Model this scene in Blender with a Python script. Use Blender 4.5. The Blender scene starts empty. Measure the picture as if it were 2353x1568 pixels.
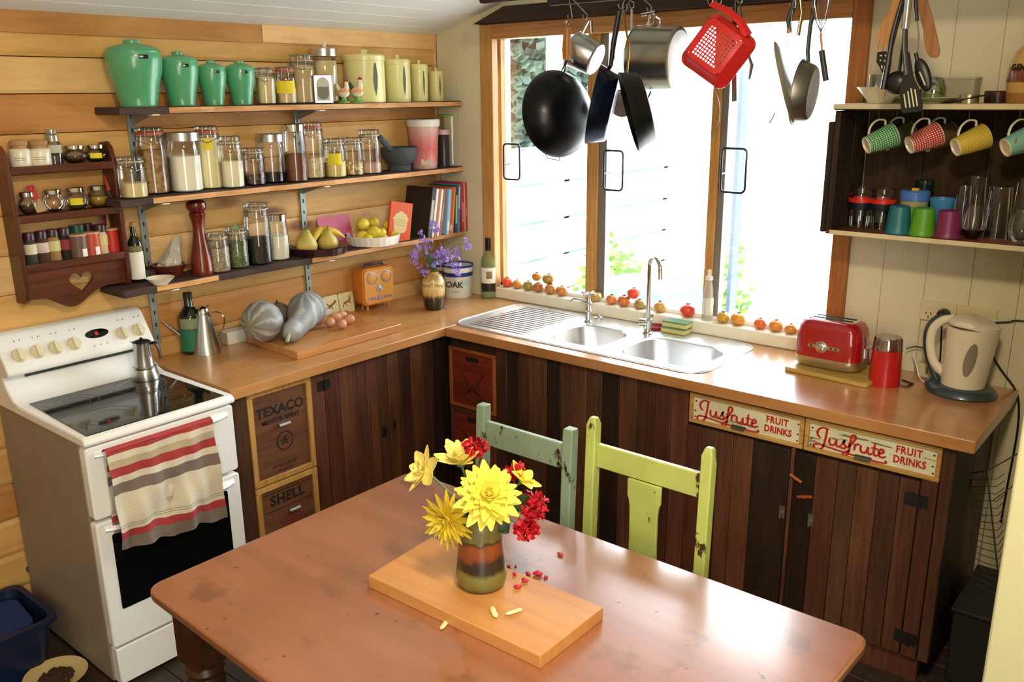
import bpy, math, random
from mathutils import Vector, Matrix
PI = math.pi
S = bpy.context.scene
COL = S.collection
R = random.Random(11)

# ------------------------------------------------------------ camera
FPX = 2026.46
CC = Vector((3.2556, -3.3296, 1.9031))
_yaw, _pit, _rol = .6936, -.2742, -.01
CF = Vector((-math.sin(_yaw)*math.cos(_pit), math.cos(_yaw)*math.cos(_pit), math.sin(_pit)))
_r = Vector((math.cos(_yaw), math.sin(_yaw), 0)); _u = _r.cross(CF)
CR = math.cos(_rol)*_r + math.sin(_rol)*_u
CU = -math.sin(_rol)*_r + math.cos(_rol)*_u
cam = bpy.data.cameras.new('camera'); camo = bpy.data.objects.new('camera', cam); COL.objects.link(camo)
m3 = Matrix((CR, CU, -CF)).transposed()
camo.matrix_world = Matrix.Translation(CC) @ m3.to_4x4()
cam.sensor_width = 36; cam.lens = FPX*36/2353; cam.clip_start = .05; cam.clip_end = 200
S.camera = camo

# ------------------------------------------------------------ sky, lamps, exposure
S.view_settings.view_transform = 'Standard'; S.view_settings.look = 'None'
S.view_settings.gamma = 1; S.view_settings.use_curve_mapping = False
S.view_settings.exposure = 0.0
W = bpy.data.worlds.new('sky'); S.world = W; W.use_nodes = True
nt = W.node_tree; bg = nt.nodes['Background']
bg.inputs[0].default_value = (.86, .95, 1, 1); bg.inputs[1].default_value = 16.0
def area(name, loc, target, size, size_y, power, color, portal=False, spread=PI):
    l = bpy.data.lights.new(name, 'AREA'); l.shape = 'RECTANGLE'; l.size = size; l.size_y = size_y
    l.energy = power; l.color = color; l.spread = spread
    o = bpy.data.objects.new(name, l); COL.objects.link(o); o.location = loc
    o.rotation_euler = (Vector(target)-Vector(loc)).to_track_quat('-Z', 'Y').to_euler()
    if portal: l.cycles.is_portal = True
    return o
area('window_portal', (1.23, .30, 1.56), (1.23, -1, 1.56), 2.0, 1.4, 1, (1, 1, 1), True)
area('ceiling_lamp', (3.0, -2.6, 2.62), (2.2, -2.1, 0), .22, .22, 38, (1, .82, .56))
area('soft_room_fill', (4.05, -3.6, 1.7), (1.2, -1.2, 1.1), 1.4, 1.8, 60, (1, .98, .95))  # added soft fill light behind the camera; no doorway is built there

# ------------------------------------------------------------ pixel -> point on a plane
def ray(px, py): return CF + CR*((px-1176.5)/FPX) - CU*((py-784)/FPX)
def on(px, py, ax, v):
    d = ray(px, py); return CC + d*((v-CC[ax])/d[ax])
def dep(p): return (Vector(p)-CC).dot(CF)
FH = Vector((CF.x, CF.y, 0)).normalized()
def slot(l, r, t, b, xc, zb, ax=0):
    """thing standing on a shelf: its centre lies on plane ax=xc, its base at zb -> (loc, radius, height)"""
    p = on((l+r)/2, (t+b)/2, ax, xc); q = on((l+r)/2, t, ax, xc)
    return Vector((p.x, p.y, zb)), (r-l)/2*dep(p)/FPX, q.z-zb
def stand(l, r, t, b, z0, depth=None):
    """thing standing on a plane z=z0: b is its front lowest pixel"""
    p = on((l+r)/2, b, 2, z0); rad = (r-l)/2*dep(p)/FPX
    c = p + FH*(rad if depth is None else depth)
    d = ray((l+r)/2, t); s = (c-CC).dot(FH)/d.dot(FH)
    return c, rad, (CC+d*s).z - z0

# ------------------------------------------------------------ mesh builder
class MB:
    def __init__(s): s.v = []; s.f = []; s.M = Matrix()
    def add(s, vs, fs, M=None):
        M = s.M if M is None else s.M @ M
        b = len(s.v); s.v += [M @ Vector(v) for v in vs]; s.f += [tuple(b+i for i in f) for f in fs]; return s
    def box(s, x0, x1, y0, y1, z0, z1, M=None):
        return s.add([(x0,y0,z0),(x1,y0,z0),(x1,y1,z0),(x0,y1,z0),(x0,y0,z1),(x1,y0,z1),(x1,y1,z1),(x0,y1,z1)],
            [(3,2,1,0),(4,5,6,7),(0,1,5,4),(1,2,6,5),(2,3,7,6),(3,0,4,7)], M)
    def lathe(s, pr, n=24, M=None, cap=True, sx=1, sy=1, flute=0, nf=0):
        vs = []; fs = []
        for (r, z) in pr:
            for i in range(n):
                a = 2*PI*i/n; k = 1+flute*math.cos(nf*a)
                vs.append((r*k*sx*math.cos(a), r*k*sy*math.sin(a), z))
        for j in range(len(pr)-1):
            for i in range(n):
                a = j*n+i; b = j*n+(i+1) % n; fs.append((a, b, b+n, a+n))
        if cap:
            if pr[0][0] > 1e-6: fs.append(tuple(range(n-1, -1, -1)))
            if pr[-1][0] > 1e-6: fs.append(tuple(range((len(pr)-1)*n, len(pr)*n)))
        return s.add(vs, fs, M)
    def tube(s, pts, r, n=8, closed=False, M=None, cap=True, flat=1.0):
        pts = [Vector(p) for p in pts]; N = len(pts); vs = []; fs = []; prev = None
        for i, p in enumerate(pts):
            if closed: t = pts[(i+1) % N]-pts[i-1]
            else: t = pts[min(i+1, N-1)]-pts[max(i-1, 0)]
            t = t.normalized() if t.length > 1e-9 else Vector((0, 0, 1))
            if prev is None:
                prev = t.orthogonal().normalized()
                if abs(t.z) < .99: prev = t.cross(Vector((0, 0, 1))).normalized()
            prev = (prev - t*prev.dot(t)); prev = prev.normalized() if prev.length > 1e-6 else t.orthogonal().normalized()
            q = t.cross(prev); rr = r[i] if isinstance(r, (list, tuple)) else r
            for k in range(n):
                a = 2*PI*k/n; vs.append(p+prev*(rr*math.cos(a))+q*(rr*flat*math.sin(a)))
        for j in range(N if closed else N-1):
            for k in range(n):
                a = j*n+k; b = j*n+(k+1) % n; c = ((j+1) % N)*n
                fs.append((a, b, c+(k+1) % n, c+k))
        if not closed and cap: fs += [tuple(range(n-1, -1, -1)), tuple(range((N-1)*n, N*n))]
        return s.add(vs, fs, M)
    def prism(s, poly, z0, z1, M=None, hole=None):
        n = len(poly)
        if hole is None:
            vs = [(x, y, z0) for x, y in poly]+[(x, y, z1) for x, y in poly]
            fs = [tuple(range(n-1, -1, -1)), tuple(range(n, 2*n))]+[(i, (i+1) % n, n+(i+1) % n, n+i) for i in range(n)]
            return s.add(vs, fs, M)
        h = hole; vs = []; fs = []            # hole has the same number of points as poly
        for z in (z0, z1): vs += [(x, y, z) for x, y in poly]+[(x, y, z) for x, y in h]
        for i in range(n):
            j = (i+1) % n
            fs += [(i, n+i, n+j, j), (2*n+i, 2*n+j, 3*n+j, 3*n+i), (i, j, 2*n+j, 2*n+i), (n+i, 3*n+i, 3*n+j, n+j)]
        return s.add(vs, fs, M)
    def ball(s, c, r, n=16, m=10, M=None, fn=None):
        r = r if isinstance(r, (list, tuple)) else (r, r, r); vs = []; fs = []
        for j in range(m+1):
            th = PI*j/m
            for i in range(n):
                a = 2*PI*i/n; d = Vector((math.sin(th)*math.cos(a), math.sin(th)*math.sin(a), -math.cos(th)))
                k = fn(d, a, th) if fn else 1
                vs.append((c[0]+d.x*r[0]*k, c[1]+d.y*r[1]*k, c[2]+d.z*r[2]*k))
        for j in range(m):
            for i in range(n):
                a = j*n+i; b = j*n+(i+1) % n; fs.append((a, b, b+n, a+n))
        return s.add(vs, fs, M)
    def arc(s, r, a0, a1, z0, z1, t=.0006, n=10, M=None):
        """a label bent round a jar"""
        vs = []; fs = []
        for i in range(n+1):
            a = a0+(a1-a0)*i/n
            for rr in (r, r+t):
                for z in (z0, z1): vs.append((rr*math.cos(a), rr*math.sin(a), z))
        for i in range(n):
            b = 4*i; fs += [(b+2, b+6, b+7, b+3), (b, b+1, b+5, b+4), (b+1, b+3, b+7, b+5), (b, b+4, b+6, b+2)]
        fs += [(0, 2, 3, 1), (4*n, 4*n+1, 4*n+3, 4*n+2)]
        return s.add(vs, fs, M)
    def sheet(s, P, t=.001, M=None):
        """a grid of points P[i][j] given thickness t"""
        ni, nj = len(P), len(P[0]); vs = []; fs = []
        for k in (0, 1):
            for i in range(ni):
                for j in range(nj):
                    a = Vector(P[min(i+1, ni-1)][j])-Vector(P[max(i-1, 0)][j]); b = Vector(P[i][min(j+1, nj-1)])-Vector(P[i][max(j-1, 0)])
                    nn = a.cross(b); nn = nn.normalized() if nn.length > 1e-9 else Vector((0, 0, 1))
                    vs.append(Vector(P[i][j])+nn*(t*(.5-k)))
        o = ni*nj
        for i in range(ni-1):
            for j in range(nj-1):
                a = i*nj+j; fs += [(a, a+nj, a+nj+1, a+1), (o+a, o+a+1, o+a+nj+1, o+a+nj)]
        for i in range(ni-1):
            a = i*nj; b = a+nj-1; fs += [(a, o+a, o+a+nj, a+nj), (b, b+nj, o+b+nj, o+b)]
        for j in range(nj-1):
            a = j; b = (ni-1)*nj+j; fs += [(a, a+1, o+a+1, o+a), (b, o+b, o+b+1, b+1)]
        return s.add(vs, fs, M)
    def loft(s, rings, M=None, cap0=False, cap1=False):
        n = len(rings[0]); vs = [p for r in rings for p in r]; fs = []
        for j in range(len(rings)-1):
            for i in range(n):
                a = j*n+i; b = j*n+(i+1) % n; fs.append((a, b, b+n, a+n))
        if cap0: fs.append(tuple(range(n-1, -1, -1)))
        if cap1: fs.append(tuple(range((len(rings)-1)*n, len(rings)*n)))
        return s.add(vs, fs, M)
    def stroke(s, pts, w, t=.0008, M=None, n=6):
        """a flat brush stroke in the local xy plane through the points"""
        p = [Vector((q[0], q[1])) for q in pts]; c = []
        for i in range(len(p)-1):
            p0, p1, p2, p3 = p[max(i-1, 0)], p[i], p[i+1], p[min(i+2, len(p)-1)]
            for k in range(n):
                u = k/n; c.append(.5*((2*p1)+(p2-p0)*u+(2*p0-5*p1+4*p2-p3)*u*u+(3*p1-p0-3*p2+p3)*u**3))
        c.append(p[-1]); N = len(c); vs = []; fs = []
        for i in range(N):
            d = c[min(i+1, N-1)]-c[max(i-1, 0)]; d = d.normalized() if d.length > 1e-9 else Vector((1, 0)); q = Vector((-d.y, d.x))
            e = min(1, .55+.45*min(i, N-1-i)/3)*w/2*(1+.35*abs(d.y)-.15)
            for z in (0, t): vs += [(c[i].x+q.x*e, c[i].y+q.y*e, z), (c[i].x-q.x*e, c[i].y-q.y*e, z)]
        for i in range(N-1):
            a = 4*i; fs += [(a+2, a+3, a+7, a+6), (a, a+4, a+5, a+1), (a, a+2, a+6, a+4), (a+1, a+5, a+7, a+3)]
        fs += [(0, 1, 3, 2), (4*N-4, 4*N-2, 4*N-1, 4*N-3)]
        return s.add(vs, fs, M)
    def obj(s, name, mat, parent=None, label=None, bev=0, seg=2, ang=38, smooth=True, sub=0):
        me = bpy.data.meshes.new(name); me.from_pydata([tuple(v) for v in s.v], [], s.f); me.update()
        if mat is not None:
            for q in (mat if isinstance(mat, (list, tuple)) else [mat]): me.materials.append(q)
        if smooth:
            me.shade_smooth()
            try: me.set_sharp_from_angle(angle=math.radians(ang))
            except Exception: pass
        o = bpy.data.objects.new(name, me); COL.objects.link(o)
        if parent is not None: o.parent = parent
        if label: o['label'] = label
        if sub:
            q = o.modifiers.new('s', 'SUBSURF'); q.levels = sub; q.render_levels = sub
        if bev:
            q = o.modifiers.new('b', 'BEVEL'); q.width = bev; q.segments = seg; q.limit_method = 'ANGLE'; q.angle_limit = math.radians(40)
        return o
def sm(pts, n=5):
    """a smooth run of points through the given ones"""
    p = [Vector(q) for q in pts]; c = []
    for i in range(len(p)-1):
        p0, p1, p2, p3 = p[max(i-1, 0)], p[i], p[i+1], p[min(i+2, len(p)-1)]
        for k in range(n): u = k/n; c.append(.5*((2*p1)+(p2-p0)*u+(2*p0-5*p1+4*p2-p3)*u*u+(3*p1-p0-3*p2+p3)*u**3))
    return c+[p[-1]]
def box(x0, x1, y0, y1, z0, z1): return MB().box(x0, x1, y0, y1, z0, z1)
def rrect(x0, x1, y0, y1, r, n=5):
    p = []
    for cx, cy, a in ((x1-r, y1-r, 0), (x0+r, y1-r, PI/2), (x0+r, y0+r, PI), (x1-r, y0+r, 1.5*PI)):
        for i in range(n+1): b = a+PI/2*i/n; p.append((cx+r*math.cos(b), cy+r*math.sin(b)))
    return p
def Tr(x, y, z): return Matrix.Translation((x, y, z))
def Ro(a, ax): return Matrix.Rotation(a, 4, ax)
def Ax(p, z, x=None):
    """matrix whose origin is p and whose z axis is z"""
    z = Vector(z).normalized(); x = Vector(x) if x is not None else z.orthogonal()
    x = (x-z*x.dot(z)).normalized(); y = z.cross(x)
    return Matrix.Translation(p) @ Matrix((x, y, z)).transposed().to_4x4()

def thing(name, label, cat, loc=(0, 0, 0), rz=0, group=None, kind=None, scale=1):
    o = bpy.data.objects.new(name, None); COL.objects.link(o); o.location = loc; o.rotation_euler = (0, 0, rz)
    o.empty_display_size = .05; o.scale = (scale,)*3
    return tag(o, label, cat, group, kind)
def tag(o, label=None, cat=None, group=None, kind=None):
    if label: o['label'] = label
    if cat: o['category'] = cat
    if group: o['group'] = group
    if kind: o['kind'] = kind
    return o
def solo(mb, name, mat, label, cat, loc=(0, 0, 0), rz=0, group=None, **k):
    o = mb.obj(name, mat, None, **k); o.location = loc; o.rotation_euler = (0, 0, rz); return tag(o, label, cat, group)
def dup(o, parent=None):
    c = o.copy(); COL.objects.link(c)
    if parent is not None: c.parent = parent
    for ch in list(o.children): dup(ch, c)
    return c
def setm(o, M): o.matrix_world = M; return o

# ------------------------------------------------------------ materials
def lin(h):
    h = h.lstrip('#'); c = [int(h[i:i+2], 16)/255 for i in (0, 2, 4)]
    return tuple((x/12.92 if x <= .04045 else ((x+.055)/1.055)**2.4) for x in c)+(1,)
MATS = {}
def new(name):
    m = bpy.data.materials.new(name); m.use_nodes = True; n = m.node_tree.nodes; return m, m.node_tree, n['Principled BSDF']
def mat(name, col='#888888', rough=.5, metal=0, spec=.5, var=.06, vs=14, bump=0, coat=0, emit=0, trans=0, sub=0, rnd=0):
    """plain material whose colour is mottled a little by noise"""
    if name in MATS: return MATS[name]
    m, t, b = new(name); N = t.nodes.new; L = t.links.new
    c = lin(col)
    tc = N('ShaderNodeTexCoord'); no = N('ShaderNodeTexNoise'); no.inputs['Scale'].default_value = vs; no.inputs['Detail'].default_value = 4
    L(tc.outputs['Object'], no.inputs['Vector'])
    mx = N('ShaderNodeMix'); mx.data_type = 'RGBA'
    mx.inputs[6].default_value = tuple(max(0, x*(1-var*2)) for x in c[:3])+(1,); mx.inputs[7].default_value = tuple(min(1, x*(1+var*2)) for x in c[:3])+(1,)
    L(no.outputs['Fac'], mx.inputs[0]); out = mx.outputs[2]
    if rnd:
        oi = N('ShaderNodeObjectInfo'); hs = N('ShaderNodeHueSaturation'); mr = N('ShaderNodeMapRange')
        mr.inputs['To Min'].default_value = 1-rnd; mr.inputs['To Max'].default_value = 1+rnd
        L(oi.outputs['Random'], mr.inputs['Value']); L(mr.outputs[0], hs.inputs['Value']); L(out, hs.inputs['Color']); out = hs.outputs[0]
    L(out, b.inputs['Base Color'])
    b.inputs['Roughness'].default_value = rough; b.inputs['Metallic'].default_value = metal
    b.inputs['Specular IOR Level'].default_value = spec; b.inputs['Coat Weight'].default_value = coat; b.inputs['Coat Roughness'].default_value = .05
    if trans: b.inputs['Transmission Weight'].default_value = trans
    if sub: b.inputs['Subsurface Weight'].default_value = sub; b.inputs['Subsurface Radius'].default_value = (.02, .01, .005)
    if emit: b.inputs['Emission Color'].default_value = c; b.inputs['Emission Strength'].default_value = emit
    if bump:
        bu = N('ShaderNodeBump'); bu.inputs['Strength'].default_value = bump; bu.inputs['Distance'].default_value = .004
        n2 = N('ShaderNodeTexNoise'); n2.inputs['Scale'].default_value = vs*8; n2.inputs['Detail'].default_value = 3
        L(tc.outputs['Object'], n2.inputs['Vector']); L(n2.outputs['Fac'], bu.inputs['Height']); L(bu.outputs[0], b.inputs['Normal'])
    MATS[name] = m; return m
def ramp(t, stops):
    r = t.nodes.new('ShaderNodeValToRGB'); e = r.color_ramp.elements
    while len(e) > 1: e.remove(e[0])
    e[0].position = stops[0][0]; e[0].color = stops[0][1]
    for p, c in stops[1:]:
        q = e.new(p); q.color = c
    return r
def wood(name, c1, c2, c3=None, axis='y', scale=1, rough=.45, knots=0, rnd=.12, spec=.4, bump=.15, grey=0, coat=0, streak=1.0, cross=22, marks=0, coatr=.12):
    """timber: fibres run along axis; c1 dark, c2 mid, c3 light; each object is offset and tinted at random"""
    if name in MATS: return MATS[name]
    m, t, b = new(name); N = t.nodes.new; L = t.links.new
    tc = N('ShaderNodeTexCoord'); oi = N('ShaderNodeObjectInfo'); ad = N('ShaderNodeVectorMath'); ad.operation = 'ADD'
    mu = N('ShaderNodeMath'); mu.operation = 'MULTIPLY'; mu.inputs[1].default_value = 37.0 if rnd else 0.0
    L(oi.outputs['Random'], mu.inputs[0]); L(tc.outputs['Object'], ad.inputs[0]); L(mu.outputs[0], ad.inputs[1])
    mp = N('ShaderNodeMapping'); s = {'x': (1.2, cross, cross), 'y': (cross, 1.2, cross), 'z': (cross, cross, 1.2)}[axis]
    mp.inputs['Scale'].default_value = tuple(q*scale for q in s); L(ad.outputs[0], mp.inputs['Vector'])
    n1 = N('ShaderNodeTexNoise'); n1.inputs['Scale'].default_value = 1; n1.inputs['Detail'].default_value = 6; n1.inputs['Roughness'].default_value = .6; n1.inputs['Distortion'].default_value = 1.2
    L(mp.outputs[0], n1.inputs['Vector'])
    n2 = N('ShaderNodeTexNoise'); n2.inputs['Scale'].default_value = 2.2*scale; n2.inputs['Detail'].default_value = 2; L(ad.outputs[0], n2.inputs['Vector'])
    mm = N('ShaderNodeMix'); mm.data_type = 'FLOAT'; mm.inputs[0].default_value = .5; L(n1.outputs['Fac'], mm.inputs[2]); L(n2.outputs['Fac'], mm.inputs[3])
    c3 = c3 or c2
    rp = ramp(t, [(.30, lin(c1)), (.5, lin(c2)), (.70, lin(c3))]); L(mm.outputs[0], rp.inputs[0]); out = rp.outputs[0]
    # fine pores
    m3_ = N('ShaderNodeMapping'); m3_.inputs['Scale'].default_value = tuple(q*scale*5 for q in s); L(ad.outputs[0], m3_.inputs['Vector'])
    n3 = N('ShaderNodeTexNoise'); n3.inputs['Scale'].default_value = 1; n3.inputs['Detail'].default_value = 3; L(m3_.outputs[0], n3.inputs['Vector'])
    r3 = ramp(t, [(.36, (1-.45*streak,)*3+(1,)), (.52, (1, 1, 1, 1))]); L(n3.outputs['Fac'], r3.inputs[0])
    mx = N('ShaderNodeMix'); mx.data_type = 'RGBA'; mx.blend_type = 'MULTIPLY'; mx.inputs[0].default_value = .55; L(out, mx.inputs[6]); L(r3.outputs[0], mx.inputs[7]); out = mx.outputs[2]
    if knots:
        mk = N('ShaderNodeMapping'); ks = {'x': (3.2, 9, 9), 'y': (9, 3.2, 9), 'z': (9, 9, 3.2)}[axis]; mk.inputs['Scale'].default_value = tuple(q*knots for q in ks)
        L(ad.outputs[0], mk.inputs['Vector']); vo = N('ShaderNodeTexVoronoi'); vo.inputs['Scale'].default_value = 1; L(mk.outputs[0], vo.inputs['Vector'])
        rk = ramp(t, [(.05, lin('#3a1a08')), (.09, lin('#9a622e')), (.16, (1, 1, 1, 1))]); L(vo.outputs['Distance'], rk.inputs[0])
        mx = N('ShaderNodeMix'); mx.data_type = 'RGBA'; mx.blend_type = 'MULTIPLY'; mx.inputs[0].default_value = .85; L(out, mx.inputs[6]); L(rk.outputs[0], mx.inputs[7]); out = mx.outputs[2]
    if marks:
        for sc_, lo_, k_ in ((34, .70, .75), (7, .62, .30), (2.2, .56, .22)):
            n4 = N('ShaderNodeTexNoise'); n4.inputs['Scale'].default_value = sc_; n4.inputs['Detail'].default_value = 3; L(tc.outputs['Object'], n4.inputs['Vector'])
            r4 = ramp(t, [(lo_, (1, 1, 1, 1)), (lo_+.06, (1-k_*marks, 1-k_*marks*1.08, 1-k_*marks*1.12, 1))]); L(n4.outputs['Fac'], r4.inputs[0])
            mx = N('ShaderNodeMix'); mx.data_type = 'RGBA'; mx.blend_type = 'MULTIPLY'; mx.inputs[0].default_value = 1; L(out, mx.inputs[6]); L(r4.outputs[0], mx.inputs[7]); out = mx.outputs[2]
    if rnd:
        hs = N('ShaderNodeHueSaturation'); mr = N('ShaderNodeMapRange'); mr.inputs['To Min'].default_value = 1-rnd*1.6; mr.inputs['To Max'].default_value = 1+rnd*1.3
        L(oi.outputs['Random'], mr.inputs['Value']); L(mr.outputs[0], hs.inputs['Value']); L(out, hs.inputs['Color'])
        m2 = N('ShaderNodeMath'); m2.operation = 'FRACT'; m4 = N('ShaderNodeMath'); m4.operation = 'MULTIPLY'; m4.inputs[1].default_value = 7.31
        L(oi.outputs['Random'], m4.inputs[0]); L(m4.outputs[0], m2.inputs[0]); mh = N('ShaderNodeMapRange'); mh.inputs['To Min'].default_value = .5-rnd*.06; mh.inputs['To Max'].default_value = .5+rnd*.06
        L(m2.outputs[0], mh.inputs['Value']); L(mh.outputs[0], hs.inputs['Hue']); out = hs.outputs[0]
    L(out, b.inputs['Base Color']); b.inputs['Roughness'].default_value = rough; b.inputs['Specular IOR Level'].default_value = spec
    b.inputs['Coat Weight'].default_value = coat; b.inputs['Coat Roughness'].default_value = coatr
    if bump:
        bu = N('ShaderNodeBump'); bu.inputs['Strength'].default_value = bump; bu.inputs['Distance'].default_value = .003
        L(n1.outputs['Fac'], bu.inputs['Height']); L(bu.outputs[0], b.inputs['Normal'])
    MATS[name] = m; return m
def glass(name='clear_glass', col='#ffffff', k=.10, rough=.02):
    """thin clear glass: mostly see-through, with a sharp gloss that grows at grazing angles"""
    if name in MATS: return MATS[name]
    m, t, b = new(name); N = t.nodes.new; L = t.links.new; t.nodes.remove(b)
    tr = N('ShaderNodeBsdfTransparent'); tr.inputs[0].default_value = lin(col)
    gl = N('ShaderNodeBsdfGlossy'); gl.inputs['Roughness'].default_value = rough; gl.inputs[0].default_value = (1, 1, 1, 1)
    fr = N('ShaderNodeFresnel'); fr.inputs[0].default_value = 1.5; ad = N('ShaderNodeMath'); ad.operation = 'MULTIPLY_ADD'; ad.inputs[1].default_value = .8; ad.inputs[2].default_value = k*.3
    L(fr.outputs[0], ad.inputs[0]); mx = N('ShaderNodeMixShader'); L(ad.outputs[0], mx.inputs[0]); L(tr.outputs[0], mx.inputs[1]); L(gl.outputs[0], mx.inputs[2])
    L(mx.outputs[0], t.nodes['Material Output'].inputs[0]); MATS[name] = m; return m
def film(name, col, a=.4, rough=.3):
    if name in MATS: return MATS[name]
    m = mat(name, col, rough); m.node_tree.nodes['Principled BSDF'].inputs['Alpha'].default_value = a; return m
def zramp(name, stops, rough=.4, noise=.15, nscale=(8, 8, 3), spec=.5, coat=0, bump=0, axis=2):
    """colour bands by local height (object coordinates), blurred by noise"""
    if name in MATS: return MATS[name]
    m, t, b = new(name); N = t.nodes.new; L = t.links.new
    tc = N('ShaderNodeTexCoord'); sp = N('ShaderNodeSeparateXYZ'); L(tc.outputs['Object'], sp.inputs[0])
    mp = N('ShaderNodeMapping'); mp.inputs['Scale'].default_value = nscale; L(tc.outputs['Object'], mp.inputs[0])
    no = N('ShaderNodeTexNoise'); no.inputs['Scale'].default_value = 6; no.inputs['Detail'].default_value = 5; L(mp.outputs[0], no.inputs['Vector'])
    z0, z1 = stops[0][0], stops[-1][0]
    mr = N('ShaderNodeMapRange'); mr.inputs['From Min'].default_value = z0; mr.inputs['From Max'].default_value = z1; L(sp.outputs[axis], mr.inputs['Value'])
    ma = N('ShaderNodeMath'); ma.operation = 'MULTIPLY_ADD'; ma.inputs[1].default_value = noise; L(no.outputs['Fac'], ma.inputs[0]); L(mr.outputs[0], ma.inputs[2])
    ms = N('ShaderNodeMath'); ms.operation = 'SUBTRACT'; ms.inputs[1].default_value = noise*.5; L(ma.outputs[0], ms.inputs[0])
    rp = ramp(t, [((z-z0)/(z1-z0), lin(c)) for z, c in stops]); L(ms.outputs[0], rp.inputs[0]); L(rp.outputs[0], b.inputs['Base Color'])
    b.inputs['Roughness'].default_value = rough; b.inputs['Specular IOR Level'].default_value = spec; b.inputs['Coat Weight'].default_value = coat
    if bump:
        bu = N('ShaderNodeBump'); bu.inputs['Strength'].default_value = bump; bu.inputs['Distance'].default_value = .004
        L(no.outputs['Fac'], bu.inputs['Height']); L(bu.outputs[0], b.inputs['Normal'])
    MATS[name] = m; return m
def speck(name, c1, c2, scale=120, rough=.7, c3=None, lo=.4, hi=.6):
    """granular stuff: cells of differing colour"""
    if name in MATS: return MATS[name]
    m, t, b = new(name); N = t.nodes.new; L = t.links.new
    tc = N('ShaderNodeTexCoord'); vo = N('ShaderNodeTexVoronoi'); vo.inputs['Scale'].default_value = scale; L(tc.outputs['Object'], vo.inputs['Vector'])
    se = N('ShaderNodeSeparateColor'); L(vo.outputs['Color'], se.inputs[0])
    rp = ramp(t, [(lo, lin(c1)), (hi, lin(c2)), (.95, lin(c3 or c2))]); L(se.outputs[0], rp.inputs[0]); L(rp.outputs[0], b.inputs['Base Color'])
    b.inputs['Roughness'].default_value = rough
    bu = N('ShaderNodeBump'); bu.inputs['Strength'].default_value = .6; bu.inputs['Distance'].default_value = .003; L(vo.outputs['Distance'], bu.inputs['Height']); L(bu.outputs[0], b.inputs['Normal'])
    MATS[name] = m; return m
def chipped(name, paint, wear, amount=.43, rough=.4, scale=26, stretch=(1, 1, .5)):
    """old paint worn through to the wood in patches"""
    if name in MATS: return MATS[name]
    m, t, b = new(name); N = t.nodes.new; L = t.links.new
    tc = N('ShaderNodeTexCoord'); oi = N('ShaderNodeObjectInfo'); ad = N('ShaderNodeVectorMath'); ad.operation = 'ADD'; L(tc.outputs['Object'], ad.inputs[0]); L(oi.outputs['Random'], ad.inputs[1])
    mp = N('ShaderNodeMapping'); mp.inputs['Scale'].default_value = stretch; L(ad.outputs[0], mp.inputs[0])
    no = N('ShaderNodeTexNoise'); no.inputs['Scale'].default_value = scale; no.inputs['Detail'].default_value = 8; no.inputs['Roughness'].default_value = .7; L(mp.outputs[0], no.inputs['Vector'])
    rp = ramp(t, [(amount-.03, lin(wear)), (amount, lin(paint))]); rp.color_ramp.interpolation = 'LINEAR'; L(no.outputs['Fac'], rp.inputs[0])
    n2 = N('ShaderNodeTexNoise'); n2.inputs['Scale'].default_value = 9; L(tc.outputs['Object'], n2.inputs['Vector'])
    r2 = ramp(t, [(.3, (.82, .82, .78, 1)), (.65, (1, 1, 1, 1))]); L(n2.outputs['Fac'], r2.inputs[0])
    mx = N('ShaderNodeMix'); mx.data_type = 'RGBA'; mx.blend_type = 'MULTIPLY'; mx.inputs[0].default_value = 1; L(rp.outputs[0], mx.inputs[6]); L(r2.outputs[0], mx.inputs[7])
    L(mx.outputs[2], b.inputs['Base Color']); b.inputs['Roughness'].default_value = rough
    bu = N('ShaderNodeBump'); bu.inputs['Strength'].default_value = .3; bu.inputs['Distance'].default_value = .002; L(rp.outputs[0], bu.inputs['Height']); L(bu.outputs[0], b.inputs['Normal'])
    MATS[name] = m; return m
def text(s, size, mt, parent, M, name='lettering', depth=.0006, bold=0, align='CENTER', shear=0, label=None, sp=1.0, xs=1.0):
    M = M @ Matrix.Diagonal((xs, 1, 1, 1))
    cu = bpy.data.curves.new('t', 'FONT'); cu.body = s; cu.size = size; cu.extrude = depth; cu.offset = bold; cu.align_x = align; cu.align_y = 'CENTER'; cu.shear = shear; cu.resolution_u = 3; cu.space_character = sp
    o = bpy.data.objects.new('t', cu); COL.objects.link(o); bpy.context.view_layer.update()
    me = bpy.data.meshes.new_from_object(o.evaluated_get(bpy.context.evaluated_depsgraph_get())); bpy.data.objects.remove(o); bpy.data.curves.remove(cu)
    me.transform(M); me.materials.clear(); me.materials.append(mt); me.name = name
    q = bpy.data.objects.new(name, me); COL.objects.link(q); q.parent = parent
    if label: q['label'] = label
    return q

STEEL = mat('brushed_steel', '#c9c9c6', .28, 1, var=.03); CHROME = mat('chrome', '#dcdcdc', .08, 1, var=.01)
WHITEP = mat('white_plastic', '#eceae0', .35, var=.02); BLACKP = mat('black_plastic', '#111111', .35, var=.05)
IRON = mat('black_iron', '#17181a', .38, .3, var=.15, bump=.1); WIRE = mat('galvanised_wire', '#9a9a94', .35, .9); GLASS = glass()
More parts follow.
